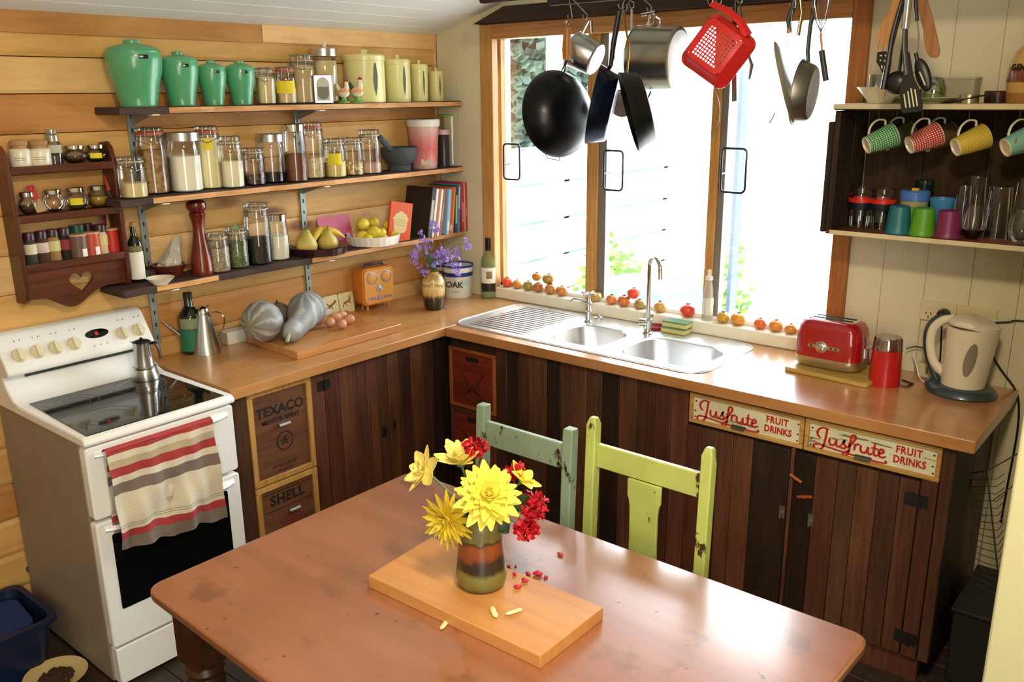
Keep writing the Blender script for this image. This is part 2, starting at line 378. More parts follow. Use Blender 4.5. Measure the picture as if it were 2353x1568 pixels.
# ============================================================ the room
PINE = wood('pine_board', '#c4924c', '#d6a660', '#e4b874', axis='y', scale=1, rough=.5, knots=.5, rnd=.09, streak=.35, cross=9)
PINED = wood('pine_board_aged', '#a87236', '#bf8646', '#cf9a58', axis='y', scale=1, rough=.5, knots=.5, rnd=.08, streak=.35, cross=9)
PINEL = wood('pine_board_pale', '#d4a666', '#e6bc7c', '#f0cc90', axis='y', scale=1, rough=.5, knots=.5, rnd=.07, streak=.35, cross=9)
CREAM = mat('cream_paint', '#dcd2b0', .55, var=.03, vs=3); CEILP = mat('white_ceiling_paint', '#eef0ee', .6, var=.02, vs=3)
DARKBACK = mat('shadow_gap', '#2a1a0e', .9)
def struct(o): o['kind'] = 'structure'; return o
YB, XR, YF = 0.0, 4.2, -4.6
fl = struct(box(-.1, XR, YF, .1, -.06, -.006).obj('floor', mat('floor_underlay', '#1d1712', .9)))
FB = wood('floorboard_dark', '#2b211a', '#3d3028', '#4b3d33', axis='x', rough=.5, rnd=.15)
y = YF; 
while y < -.001:
    w = min(.12, -y); box(0, XR, y+.0015, y+w-.0015, -.012, 0).obj('floorboard', FB, fl, bev=.0015, seg=1); y += w
wl = struct(box(-.12, -.02, YF, .1, -.05, 2.30).obj('wall_left', DARKBACK))
zs = [2.148, 2.040, 1.918, 1.785, 1.650, 1.515, 1.380, 1.245, 1.110, .975, .84, .705, .57, .435, .30, .165, .03]
tone = [PINE, PINEL, PINED, PINE, PINE, PINE, PINEL, PINE, PINED, PINE, PINE, PINE, PINED, PINE, PINE, PINE]
for i in range(len(zs)-1):
    b = MB(); z1, z0 = zs[i]-.003, zs[i+1]
    pr = [(-.02, z0), (.0, z0), (.004, z0+.012), (.002, z1-.02), (-.006, z1), (-.02, z1)]
    vs = [(x, yy, z) for yy in (YF, -.004) for x, z in pr]; n = len(pr)
    b.add(vs, [tuple(range(n)), tuple(range(2*n-1, n-1, -1))]+[(k, n+k, n+(k+1) % n, (k+1) % n) for k in range(n)])
    b.obj('plank', tone[i], wl, smooth=False)
# rail under the ceiling, in two lengths
t1 = struct(box(-.02, .014, -1.02, .0, 2.115, 2.185).obj('trim_1', PINEL, bev=.002))
t2 = struct(box(-.02, .012, YF, -1.022, 2.113, 2.187).obj('trim_2', PINED, bev=.002))
t3 = struct(box(.0, .016, -.018, .0, .9, 2.12).obj('trim_3', PINEL, bev=.003))
# window wall: boards with v-joints, round the window opening
wb = struct(MB().box(-.1, .36, .02, .16, -.05, 3.5).box(2.08, XR+.1, .02, .16, -.05, 3.5).box(.36, 2.08, .02, .16, 2.175, 3.5).box(.36, 2.08, .02, .16, -.05, .9).obj('wall_back', CREAM, smooth=False))
x = .016
while x < XR:
    w = .150
    x1 = min(x+w, XR)
    segs = [(0, 3.45)] if (x1 < .37 or x > 2.08) else [(0, .9), (2.175, 3.45)]
    if x < .36 < x1: segs = [(0, .9), (2.175, 3.45)]; box(x+.001, .36, .0, .02, .9, 2.175).obj('panel', CREAM, wb, bev=.0014, seg=1)
    if x < 2.08 < x1: segs = [(0, .9), (2.175, 3.45)]; box(2.08, x1-.001, .0, .02, .9, 2.175).obj('panel', CREAM, wb, bev=.0014, seg=1)
    for a, c in segs: box(x+.0004, x1-.0004, .0, .02, a, c).obj('panel', CREAM, wb, bev=.0014, seg=1)
    x = x1
# sloping boarded ceiling, lowest at the left wall
def cz(x): return 2.182+.27*x
ce = struct(MB().add([(-.1, YF, cz(-.1)+.02), (XR, YF, cz(XR)+.02), (XR, .1, cz(XR)+.02), (-.1, .1, cz(-.1)+.02), (-.1, YF, cz(-.1)+.1), (XR, YF, cz(XR)+.1), (XR, .1, cz(XR)+.1), (-.1, .1, cz(-.1)+.1)],
    [(3, 2, 1, 0), (4, 5, 6, 7), (0, 1, 5, 4), (1, 2, 6, 5), (2, 3, 7, 6), (3, 0, 4, 7)]).obj('ceiling', CEILP, smooth=False))
x = 0.0
while x < XR:
    x1 = min(x+.102, XR)
    MB().add([(x+.002, YF, cz(x)), (x1-.002, YF, cz(x1)), (x1-.002, 0, cz(x1)), (x+.002, 0, cz(x)), (x+.002, YF, cz(x)+.018), (x1-.002, YF, cz(x1)+.018), (x1-.002, 0, cz(x1)+.018), (x+.002, 0, cz(x)+.018)],
        [(3, 2, 1, 0), (4, 5, 6, 7), (0, 1, 5, 4), (1, 2, 6, 5), (2, 3, 7, 6), (3, 0, 4, 7)]).obj('panel', CEILP, ce, bev=.003, seg=1, smooth=False)
    x = x1
struct(box(XR, XR+.1, YF, .1, -.05, 3.6).obj('wall_right', CREAM)); struct(box(-.1, XR+.1, YF-.1, YF, -.05, 3.6).obj('wall_front', CREAM))
# end of the low partition at the right, near the camera
struct(box(2.975, 4.2, -1.35, -1.2, 0, 2.1).obj('wall_partition', mat('cream_gloss', '#dcd8a8', .4, var=.02), bev=.006))

# ------------------------------------------------------------ window
ARCH = wood('stained_timber_light_wrap', '#b87e42', '#cc9654', '#dcaa6a', axis='z', rough=.4, knots=.5, rnd=.05)  # lightened tone paints in light wrapping round the mullions and left architrave
ARCHX = wood('stained_architrave_head', '#9a6430', '#b98046', '#cd965a', axis='x', rough=.4, knots=.6, rnd=.05)
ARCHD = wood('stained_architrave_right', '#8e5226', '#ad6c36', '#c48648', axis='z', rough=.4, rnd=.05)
REVEAL = mat('white_reveal', '#f4f3ee', .4, var=.01); ALU = mat('grey_aluminium', '#8f8c86', .4, .5)
wi = bpy.data.objects.new('window_1', None); COL.objects.link(wi); wi['kind'] = 'structure'; wi.location = (1.22, 0, .955)
def wp(mb, name, m, **k): mb.M = Tr(-1.22, 0, -.955) if not mb.v else mb.M; return mb
def wbx(name, x0, x1, y0, y1, z0, z1, m, **k): return MB().box(x0-1.22, x1-1.22, y0, y1, z0-.955, z1-.955).obj(name, m, wi, **k)
wbx('architrave', .323, .398, -.022, .02, .93, 2.215, ARCH, bev=.004)
wbx('architrave', 2.078, 2.143, -.022, .02, .93, 2.215, ARCHD, bev=.004)
wbx('architrave', .398, 2.078, -.022, .02, 2.148, 2.215, ARCHX, bev=.004)
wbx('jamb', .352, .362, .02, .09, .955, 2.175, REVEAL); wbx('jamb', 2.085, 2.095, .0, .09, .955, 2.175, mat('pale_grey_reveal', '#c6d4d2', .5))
wbx('jamb', .362, 2.085, .0, .09, 2.165, 2.18, ARCHX)
wbx('frame_post', .372, .392, .05, .09, .955, 2.165, ARCH, bev=.002)
wbx('frame_post', .904, .965, .045, .09, .955, 2.165, ARCH, bev=.003); wbx('frame_post', 1.519, 1.559, .045, .09, .955, 2.165, ARCH, bev=.003)
wbx('sash_stile', .965, 1.005, .055, .095, .955, 2.165, ALU, bev=.002); wbx('sash_stile', 1.559, 1.588, .055, .095, .955, 2.165, ALU, bev=.002)
wbx('sash_stile', 2.068, 2.085, .055, .095, .955, 2.165, REVEAL, bev=.002)
wbx('frame_rail', .362, 2.085, .05, .092, .955, .972, REVEAL, bev=.002); wbx('frame_rail', .362, 2.085, .05, .092, 2.150, 2.165, ARCHX, bev=.002)
for a, c in ((.392, .904), (1.005, 1.519), (1.588, 2.068)): wbx('pane', a, c, .076, .079, .972, 2.150, GLASS, smooth=False)
sl = box(.30-1.22, 2.06-1.22, -.012, .10, .90-.955, .0).obj('sill_board', mat('cream_gloss_sill', '#eeead2', .3, var=.02), wi, bev=.006)
# wire pull loops on the sashes
BLK = mat('blackened_steel', '#3b4148', .3, .6)
for a, c, z0, z1 in ((.446, .546, 1.500, 1.668), (1.028, 1.128, 1.483, 1.655), (1.597, 1.704, 1.508, 1.682)):
    pts = [(px-1.22, 0.0, pz-.955) for px, pz in rrect(a, c, z0, z1, .018, 4)]
    h = MB().tube(pts, .0048, 8, closed=True).tube([(a-1.22, 0, (z0+z1)/2-.97), (a-1.22, .05, (z0+z1)/2-.97)], .004, 6).obj('handle', BLK, wi)
# dark beam over the window head
BEAM = wood('old_dark_beam', '#1d130b', '#33241a', '#4a382a', axis='x', rough=.7, rnd=.05)
struct(MB().prism([(.31, 2.217), (2.3, 2.217), (2.3, 2.285), (.50, 2.285)], -.001, .055, Matrix(((1,0,0,0),(0,0,-1,0),(0,1,0,0),(0,0,0,1)))).obj('trim_4', BEAM, bev=.003))

# ------------------------------------------------------------ outside the window
GRASS = mat('pale_paving', '#dcdcd4', .9, var=.06, vs=3); HW = mat('white_weatherboard', '#fbfbf8', .7, var=.01); CORR = mat('corrugated_iron', '#a9adb0', .6, .3)
struct(box(-14, 16, .6, 24, -.8, -.7).obj('ground', GRASS))
ho = thing('neighbouring_house', 'white weatherboard outbuilding with corrugated roof and tall windows beyond the glass', 'building', (2.5, 4.6, -.7))
box(-3.3, 2.0, 0, 3, 0, 2.35).obj('wall', HW, ho)
for i in range(17): box(-3.3, 2.0, -.022, 0, .02+i*.137, .02+i*.137+.128).obj('weatherboard', HW, ho, bev=.003, seg=1)
rf = MB(); P = [[(-3.5+i*.05, -.25+j*3.4, 2.33+j*1.2+.012*math.sin(i*PI/1.5)) for j in range(2)] for i in range(116)]
rf.sheet(P, .01); rf.obj('roof', CORR, ho); box(-3.5, 2.3, -.30, -.22, 2.22, 2.34).obj('gutter', mat('mauve_gutter', '#6a6880', .5), ho, bev=.01)
PANEB = mat('dim_blue_pane', '#56707e', .6, var=.02)
for a in (-.9, -.28):
    w = box(a-.26, a+.26, -.05, 0, .7, 2.05).obj('window_frame', HW, ho, bev=.005); 
    for q in (0, 1):
        for r_ in (0, 1, 2): box(a-.22+q*.23, a-.01+q*.23, -.058, -.04, .76+r_*.42, 1.14+r_*.42).obj('pane', PANEB, w, smooth=False)
fe = thing('garden_fence', 'white horizontal-board side fence beyond the left window pane', 'fence', (-1.05, .9, -.7))
for i in range(7): box(-.02, .0, 0, 3.4, .12+i*.30, .40+i*.30).obj('fence_board', HW, fe, bev=.004, seg=1)
for yy in (.1, 1.7, 3.3): box(-.10, -.02, yy-.04, yy+.04, 0, 2.3).obj('post', HW, fe, bev=.004)
box(-.024, -.02, 0, 3.4, .1, 2.2).obj('gap_shade_sheet', mat('shadow_teal', '#5d7c7c', .8), fe)  # sheet behind the boards, coloured as the shade in their gaps
# verandah posts
for i, (px, py) in enumerate(((1688, 560), (1274, 300))):
    p = on(px, py, 1, 2.2); q = thing('verandah_post', ['grey-blue square post standing outside the right-hand sash', 'white square post standing outside the left-hand sash'][i], 'post', (p.x, 2.2, -.7))
    box(-.014-.03*i, .014+.03*i, -.05, .05, 0, 3.6).obj('shaft', [mat('blue_grey_post', '#3a4562', .6), HW][i], q, bev=.004); box(-.08, .08, -.08, .08, 0, .12).obj('footing', mat('concrete', '#b9b7b0', .9), q, bev=.01)
LEAFM = mat('foliage_green', '#34483e', .7, var=.3, rnd=.2); LEAFB = mat('bright_foliage', '#5c8a34', .6, var=.2)
def bush(name, label, cat, loc, rx, ry, rz_, n, lm, trunk=True, leaf=.06, seed=1):
    t = thing(name, label, cat, loc); q = random.Random(seed); b = MB()
    for i in range(n):
        th = q.uniform(0, 2*PI); z = q.uniform(-1, 1); r0 = q.uniform(.35, 1)**.5; s_ = math.sqrt(1-z*z)
        c = Vector((rx*r0*s_*math.cos(th), ry*r0*s_*math.sin(th), rz_*(1+r0*z)+(.8*rz_ if trunk else 0)))
        d = Vector((q.uniform(-1, 1), q.uniform(-1, 1), q.uniform(-.6, .8))).normalized()*leaf; e = d.orthogonal().normalized()*leaf*.35
        b.add([c, c+d*.5+e, c+d, c+d*.5-e], [(0, 1, 2, 3)])
    o = b.obj('foliage', lm, t, smooth=False); o['kind'] = 'stuff'
    m = MB()
    if trunk: m.tube([(0, 0, 0), (.05, 0, rz_*.9), (0, .05, rz_*1.8)], [.12, .09, .05], 8)
    else:
        for k in range(5): m.tube([(0, 0, 0), (rx*.5*math.cos(k*1.3), ry*.5*math.sin(k*1.3), rz_*1.2)], [.015, .006], 6)
    m.obj('trunk' if trunk else 'stem', mat('bark', '#6b5a48', .9), t); return t
p = on(1215, 215, 1, 7.0); bush('garden_tree', 'grey-green tree beyond the top left window pane', 'tree', (p.x, 7, -.7), 1.15, 1.1, 1.9, 9000, LEAFM, leaf=.20, seed=3)
p = on(1425, 640, 1, 2.6); bush('garden_shrub', 'bright green shrub outside behind the gooseneck tap', 'shrub', (p.x-.1, 2.6, -.7), .35, .3, .75, 700, LEAFB, False, .09, 4)
p = on(1665, 620, 1, 2.9); bush('garden_shrub', 'slim bright green shrub outside behind the dish soap bottle', 'shrub', (p.x, 2.9, -.7), .2, .25, .8, 500, LEAFB, False, .09, 5)
p = on(1478, 655, 1, 1.7); wb_ = thing('garden_table', 'pale blue-grey cloth-covered table outside beyond the gooseneck tap', 'table', (p.x, 1.75, -.7))
hz = p.z+.7
MB().prism(rrect(-.30, .30, -.25, .25, .05), hz-.02, hz).obj('tabletop', HW, wb_, bev=.005)
P = []
for i in range(49):
    a = 2*PI*i/48; k = 1+.03*math.sin(a*9); cx_, cy_ = max(-1, min(1, 1.25*math.cos(a))), max(-1, min(1, 1.25*math.sin(a)))
    P.append([(cx_*.25, cy_*.2, hz+.004), (cx_*.31, cy_*.26, hz+.002), (cx_*.34*k, cy_*.29*k, hz-.2), (cx_*.37*k, cy_*.32*k, hz-.45)])
MB().sheet(P, .003).obj('table_cover', mat('blue_grey_cover', '#4a5672', .8), wb_)
for i in (-1, 1):
    for j in (-1, 1): MB().tube([(i*.24, j*.2, 0), (i*.24, j*.2, hz-.02)], .02, 8).obj('leg', WIRE, wb_)
# ============================================================ worktop, cabinets, sink, stove, table
TOPY = wood('worktop_timber_left', '#b07840', '#c28a50', '#d29c62', axis='y', scale=.8, rough=.36, rnd=0, coat=.6, coatr=.2, marks=.5, spec=.5, streak=.35, bump=.02, cross=10)
TOPX = wood('worktop_timber_right', '#a86c3a', '#bc8049', '#cc925a', axis='x', scale=.8, rough=.33, rnd=0, coat=1, coatr=.16, marks=.5, spec=.7, streak=.35, bump=.02, cross=10)
wt = thing('worktop', 'continuous oiled timber worktop running round the corner under the window', 'worktop', (0, 0, .86))
box(0, .6, -1.69, 0, 0, .04).obj('worktop_board', TOPY, wt, bev=.003)
MB().prism([(.602, -.6), (2.76, -.6), (2.76, 0), (.602, 0)], 0, .04, hole=[(1.035, -.485), (1.78, -.485), (1.78, -.16), (1.035, -.16)]).obj('worktop_board', TOPX, wt, bev=.003)
DK = [wood('dark_recycled_board', '#372015', '#4d3020', '#61402c', axis='z', rough=.5, rnd=.15, spec=.3), wood('red_brown_board', '#42251a', '#5c3626', '#724832', axis='z', rough=.45, rnd=.14, spec=.3),
      wood('black_brown_board', '#1e130c', '#2c1c12', '#3a281a', axis='z', rough=.55, rnd=.12, spec=.3), wood('mid_brown_board', '#4a2d1b', '#644028', '#785034', axis='z', rough=.45, rnd=.1, spec=.3)]
FRM = wood('pale_pine_frame', '#a9793a', '#c4934e', '#d6a862', axis='x', rough=.5, rnd=.06); FRMZ = wood('pale_pine_frame_upright', '#a9793a', '#c4934e', '#d6a862', axis='z', rough=.5, rnd=.06)
FRMR = wood('orange_frame', '#7a3c1c', '#9a5228', '#b0642f', axis='z', rough=.5, rnd=.06)
INK = mat('black_ink', '#1c130d', .7, var=.2); REDP = mat('red_sign_paint', '#b5201c', .5, var=.08)
LX = Matrix(((0, 0, 1, 0), (1, 0, 0, 0), (0, 1, 0, 0), (0, 0, 0, 1)))     # face towards +x: u->y, v->z
LY = Matrix(((1, 0, 0, 0), (0, 0, -1, 0), (0, 1, 0, 0), (0, 0, 0, 1)))    # face towards -y: u->x, v->z
def drawer(parent, L, u0, u1, v0, v1, front, frame, fw=.022, name='drawer', handle=None, label=None):
    """a drawer: pale frame round an old crate board. L maps (u, v, out) to the cabinet"""
    d = MB().prism([(u0+fw, v0+fw), (u1-fw, v0+fw), (u1-fw, v1-fw), (u0+fw, v1-fw)], 0, .010, L).obj(name, front, parent, label=label, bev=.001, seg=1)
    for a, b, c, e in ((u0, u1, v0, v0+fw), (u0, u1, v1-fw, v1), (u0, u0+fw, v0+fw, v1-fw), (u1-fw, u1, v0+fw, v1-fw)):
        MB().prism([(a, c), (b, c), (b, e), (a, e)], 0, .018, L).obj('frame_strip', frame, d, bev=.0015, seg=1)
    return d
def cup_pull(parent, L, u, v, w=.05, m=None):
    b = MB(); P = []
    for i in range(9):
        a = PI*i/8; P.append([(u+(k-.5)*w, v+.011*math.sin(a)*1.0-.004, .010+.016*(1-math.cos(a))/2*1.2) for k in (0, .1, .5, .9, 1)])
    return b.sheet(P, .0015, L).obj('handle', m or mat('dull_nickel', '#b9b7ae', .35, .9), parent)
# --- left cabinet
lc = thing('base_cabinet', 'dark recycled-timber cabinet between the stove and the corner, with two crate-board drawers', 'cabinet', (0, 0, 0))
box(.02, .55, -1.685, -.02, .09, .858).obj('carcass', DK[2], lc); box(.02, .50, -1.685, -.6, 0, .09).obj('kickboard', DK[2], lc)
CH = mat('crate_board_brown', '#6d452d', .6); CR_ = wood('crate_board', '#4c2d1c', '#6e452c', '#84573a', axis='y', rough=.6, rnd=.04)
def pl(parent, L, u0, u1, v0, v1, m, t0=0, t1=.02, name='plank', **k):
    return MB().prism([(u0+.001, v0), (u1-.001, v0), (u1-.001, v1), (u0+.001, v1)], t0, t1, L).obj(name, m, parent, bev=.0015, seg=1, **k)
L5 = Tr(.55, 0, 0) @ LX
pl(lc, L5, -1.688, -1.615, .09, .856, DK[0]); pl(lc, L5, -1.325, -1.262, .09, .856, DK[1])
pl(lc, L5, -1.615, -1.325, .09, .11, DK[0])
d1 = drawer(lc, Tr(.556, 0, 0) @ LX, -1.615, -1.328, .480, .856, CR_, FRMZ)
T1 = Tr(.5668, 0, 0) @ LX
text('TEXACO', .052, INK, d1, T1 @ Tr(-1.472, .762, 0), bold=.0016, sp=1.05); text('MOTOR SPIRIT', .026, INK, d1, T1 @ Tr(-1.472, .722, 0), bold=.0006)
em = MB(); c_ = [(.036*math.cos(2*PI*i/24), .036*math.sin(2*PI*i/24)) for i in range(25)]; em.stroke(c_, .004, n=1)
st = [(.022*math.cos(PI/2+4*PI*i/5), .022*math.sin(PI/2+4*PI*i/5)) for i in range(6)]
for i in range(5): em.stroke([st[i], st[i+1]], .003, n=1)
em.M = Matrix(); o_ = em.obj('emblem', INK, d1); o_.data.transform(T1 @ Tr(-1.462, .630, 0))
text('T', .020, INK, d1, T1 @ Tr(-1.462, .628, 0), bold=.0008)
text('PETROLEUM', .020, mat('faded_ink', '#3a2518', .7), d1, T1 @ Tr(-1.472, .535, 0)); text('PRODUCT', .014, MATS['faded_ink'], d1, T1 @ Tr(-1.472, .515, 0))
cup_pull(d1, Tr(.556, 0, 0) @ LX, -1.467, .700)
d2 = drawer(lc, Tr(.556, 0, 0) @ LX, -1.613, -1.328, .105, .474, CR_, FRMZ)
text('SHELL', .056, INK, d2, T1 @ Tr(-1.472, .400, 0), bold=.0016, sp=1.08)
MB().stroke([(-1.58, .435), (-1.36, .435)], .004, n=1).stroke([(-1.58, .362), (-1.36, .362)], .004, n=1).obj('printed_line', INK, d2).data.transform(T1)
em = MB()
for i in range(9):
    a = PI*(.14+.72*i/8); em.stroke([(-1.455, .25), (-1.455+.075*math.cos(a), .25+.085*math.sin(a))], .009, n=1)
em.obj('emblem', mat('faded_red_ink', '#7a2a1c', .7), d2).data.transform(T1)
cup_pull(d2, Tr(.556, 0, 0) @ LX, -1.452, .340)
dr = pl(lc, L5, -1.26, -.60, .10, .856, DK[2], 0, .004, name='door')
ys = [-1.26, -1.185, -1.115, -1.045, -.985, -.925, -.865, -.79, -.72, -.66, -.60]; cm = [1, 1, 0, 1, 0, 3, 0, 1, 0, 2]
for i in range(10): pl(dr, L5, ys[i], ys[i+1], .10, .850, DK[cm[i]], .004, .02)
HN = mat('rusty_black_hinge', '#2c2a26', .55, .6, var=.3)
for zz in (.80, .2):
    MB().box(.569, .573, -1.295, -1.235, zz-.02, zz+.02).tube([(.574, -1.262, zz-.022), (.574, -1.262, zz+.022)], .004, 8).obj('hinge', HN, dr)
pp = on(882, 992, 0, .57); MB().box(.57, .575, pp.y-.010, pp.y+.010, pp.z-.022, pp.z+.022).tube([(.585, pp.y, pp.z-.014), (.585, pp.y, pp.z+.014)], .004, 8).tube([(.572, pp.y, pp.z), (.586, pp.y, pp.z)], .003, 6).obj('handle', HN, dr)
pp = on(905, 975, 0, .57); MB().box(.57, .577, pp.y-.005, pp.y+.005, pp.z-.018, pp.z+.018).obj('latch', HN, dr, bev=.001)
# --- long cabinet under the window
rc = thing('base_cabinet', 'long dark plank-fronted cabinet under the sink and toaster', 'cabinet', (0, 0, 0))
MB().box(.605, 1.0, -.55, -.02, .09, .855).box(1.0, 1.80, -.55, -.02, .09, .70).box(1.0, 1.8, -.55, -.5, .70, .855).box(1.8, 2.69, -.55, -.02, .09, .855).obj('carcass', DK[2], rc)
box(.605, 2.67, -.545, -.50, 0, .092).obj('kickboard', DK[1], rc)
L6 = Tr(0, -.55, 0) @ LY; L7 = Tr(0, -.556, 0) @ LY
RED = wood('red_crate_board', '#5a1e12', '#7c2c18', '#913a20', axis='x', rough=.5, rnd=.05)
for z0, z1 in ((.530, .810), (.235, .524)):
    d = drawer(rc, L7, .590, .866, z0, z1, RED, FRMR if z0 > .5 else DK[1], fw=.016, name='drawer')
    zc = z1-.045; MB().prism(rrect(.69, .765, zc-.011, zc+.011, .010), -.002, .0125, L7).obj('finger_slot', mat('slot_shadow', '#120805', .9), d)
    em = MB().stroke([(.66, zc-.06), (.70, zc-.13), (.66, zc-.18)], .010).stroke([(.79, zc-.06), (.75, zc-.13), (.79, zc-.18)], .010).stroke([(.70, zc-.16), (.725, zc-.13), (.75, zc-.16)], .008)
    em.stroke([(.725+.04*math.cos(2*PI*i/16), z0+.06+.03*math.sin(2*PI*i/16)) for i in range(17)], .007, n=1)
    o_ = em.obj('stencil_mark', mat('dark_red_stencil', '#4a150e', .7), d); o_.data.transform(L7 @ Tr(0, 0, .0108))
pl(rc, L6, .60, .868, .812, .856, DK[2]); pl(rc, L6, .60, .868, .09, .233, DK[2])
xs = [.868, .93, 1.0, 1.065, 1.145, 1.215, 1.28, 1.345, 1.42, 1.50, 1.58, 1.66, 1.73, 1.80]; cm = [0, 2, 1, 0, 2, 0, 3, 0, 2, 1, 0, 1, 1]
for i in range(13): pl(rc, L6, xs[i], xs[i+1], .10, .856, DK[cm[i]])
for a, b, nm, cms, xx in ((1.80, 2.196, 'door', [1, 0, 1, 3, 2], [1.80, 1.86, 1.925, 1.985, 2.06, 2.196]), (2.214, 2.615, 'door', [2, 1, 0, 1, 0, 1], [2.214, 2.285, 2.36, 2.42, 2.49, 2.555, 2.615])):
    dd = pl(rc, L6, a, b, .10, .722, DK[2], 0, .004, name=nm)
    for i in range(len(xx)-1): pl(dd, L6, xx[i], xx[i+1], .10, .718, DK[cms[i]], .004, .02)
    if a > 2:
        for px, py in ((2105, 1150), (2080, 1466)):
            p = on(px, py, 1, -.572); MB().box(p.x-.035, p.x+.035, -.575, -.57, p.z-.02, p.z+.02).tube([(p.x+.012, -.578, p.z-.022), (p.x+.012, -.578, p.z+.022)], .005, 8).obj('hinge', HN, dd)
        hp = (1863, 1196)
    else: hp = (1797, 1177)
    p = on(*hp, 1, -.572); MB().box(p.x-.010, p.x+.010, -.575, -.57, p.z-.022, p.z+.022).tube([(p.x, -.59, p.z-.016), (p.x, -.59, p.z+.016)], .004, 8).tube([(p.x, -.57, p.z), (p.x, -.59, p.z)], .003, 6).obj('handle', mat('worn_brass_nickel', '#a9a88a', .4, .9), dd)
pl(rc, L6, 2.198, 2.212, .10, .728, DK[3], 0, .022, name='batten')
pl(rc, L6, 2.617, 2.668, .10, .730, DK[1]); pl(rc, L6, 2.670, 2.705, .10, .856, DK[0]); pl(rc, Tr(2.69, 0, 0) @ LX, -.55, -.28, .09, .856, DK[2], 0, .015); pl(rc, Tr(2.69, 0, 0) @ LX, -.28, -.02, .09, .856, DK[0], 0, .015)
TB = wood('orange_turn_button', '#8a3f1c', '#a85427', '#b8662f', axis='x', rough=.5, rnd=.05)
for (ax_, ay_), (bx_, by_) in (((1815, 1090), (1842, 1110)), ((1832, 1143), (1866, 1143))):
    p, q = on(ax_, ay_, 1, -.575), on(bx_, by_, 1, -.575); MB().tube([p, q], .008, 4, flat=.8).ball(((p+q)/2)+Vector((0, -.008, 0)), .004, 8, 6).obj('turn_button', TB, rc, bev=.001)
SIGN = chipped('cream_sign_board', '#e2d9b4', '#7a684a', .42, .6, 14, (.35, 1, 3.5))
def sign_drawer(u0, u1):
    d = drawer(rc, L7, u0, u1, .732, .846, SIGN, FRM, fw=.0135, name='drawer')
    w = u1-u0; k = .084; ox = u0+.030; oz = .748; T = L7 @ Tr(ox, oz, .0108)
    J = [[(.50,.50),(.40,.62),(.39,.82),(.52,.98),(.66,.95),(.66,.72),(.63,.40),(.58,.12),(.46,-.02),(.31,.02),(.30,.15),(.44,.22),(.75,.19),(1.2,.13),(1.8,.08),(2.35,.07),(2.50,.12),(2.47,.20)],
         [(.66,.95),(.74,.98)], [(.78,.62),(.77,.42),(.85,.31),(.95,.40),(.99,.62)], [(.99,.62),(.99,.40),(1.05,.31),(1.13,.38)],
         [(1.13,.38),(1.25,.66),(1.20,.56),(1.25,.46),(1.28,.36),(1.20,.29),(1.11,.33)],
         [(1.30,.34),(1.46,.60),(1.56,.86),(1.51,.97),(1.43,.88),(1.41,.55),(1.38,.20),(1.31,.0),(1.22,.02),(1.26,.14),(1.42,.26)], [(1.34,.58),(1.52,.60)],
         [(1.55,.62),(1.55,.32)], [(1.55,.50),(1.62,.62),(1.70,.60)], [(1.74,.62),(1.73,.42),(1.81,.31),(1.91,.40),(1.95,.62)], [(1.95,.62),(1.95,.40),(2.01,.31),(2.08,.38)],
         [(2.14,.84),(2.12,.42),(2.18,.31),(2.25,.36)], [(2.03,.62),(2.25,.62)], [(2.27,.44),(2.38,.50),(2.40,.60),(2.33,.64),(2.27,.52),(2.29,.36),(2.37,.30),(2.49,.38)]]
    b = MB(); s_ = w*.82/3.85
    for i_, q in enumerate(J): b.stroke([((x_-.28)*s_*1.17, y_*k*.95-.003) for x_, y_ in q], .0064, .0006, Tr(0, 0, .00012*i_))
    o = b.obj('script_lettering', REDP, d); o.data.transform(T)
    text('FRUIT', .034, REDP, d, L7 @ Tr(u0+w*.775, .808, .0108), bold=.0010, sp=1.12, xs=.82); text('DRINKS', .034, REDP, d, L7 @ Tr(u0+w*.785, .774, .0108), bold=.0010, sp=1.06, xs=.80)
    cup_pull(d, L7, u0+w*.46, .754, .05, mat('aged_brass_pull', '#5a564a', .4, .8))
    b = MB()
    for q in (u0+.022, u1-.022):
        for z in (.755, .778, .815): MB().lathe([(.0035, 0), (.003, .0006), (0, .0008)], 8, L7 @ Tr(q+R.uniform(-.002, .002), z, .010)).obj('nail_head', HN, d)
sign_drawer(1.806, 2.236); sign_drawer(2.240, 2.668)
# --- sink
def rr4(x0, x1, y0, y1, rs, n=5):
    p = []
    for (cx, cy, a), r in zip(((x1, y1, 0), (x0, y1, PI/2), (x0, y0, PI), (x1, y0, 1.5*PI)), rs):
        ox = cx-r if cx == x1 else cx+r; oy = cy-r if cy == y1 else cy+r
        for i in range(n+1): b = a+PI/2*i/n; p.append((ox+r*math.cos(b), oy+r*math.sin(b)))
    return p
sk = thing('kitchen_sink', 'stainless steel double-bowl sink with ribbed drainer set in the worktop', 'sink', (1.2, -.28, .9)); O = Tr(-1.2, .28, -.9)
SS = mat('sink_steel', '#e2e3e4', .36, 1, var=.01, vs=60); b1, b2 = (1.045, 1.325, -.470, -.170), (1.400, 1.772, -.478, -.166)
m = MB(); m.M = O
for (x0, x1, rs), bw in (((.563, 1.362, (.001, .09, .09, .001)), b1), ((1.362, 1.826, (.09, .001, .001, .09)), b2)):
    m.prism(rr4(x0, x1, -.540, -.022, rs), .9002, .9032, hole=rr4(*bw, (.09,)*4))
m.obj('flange', SS, sk, ang=30)
m = MB(); m.M = O; e = [p_+(.9035,) for p_ in rr4(.570, 1.819, -.533, -.029, (.085,)*4)]; m.tube(e, .0022, 6, closed=True); m.obj('raised_edge', SS, sk)
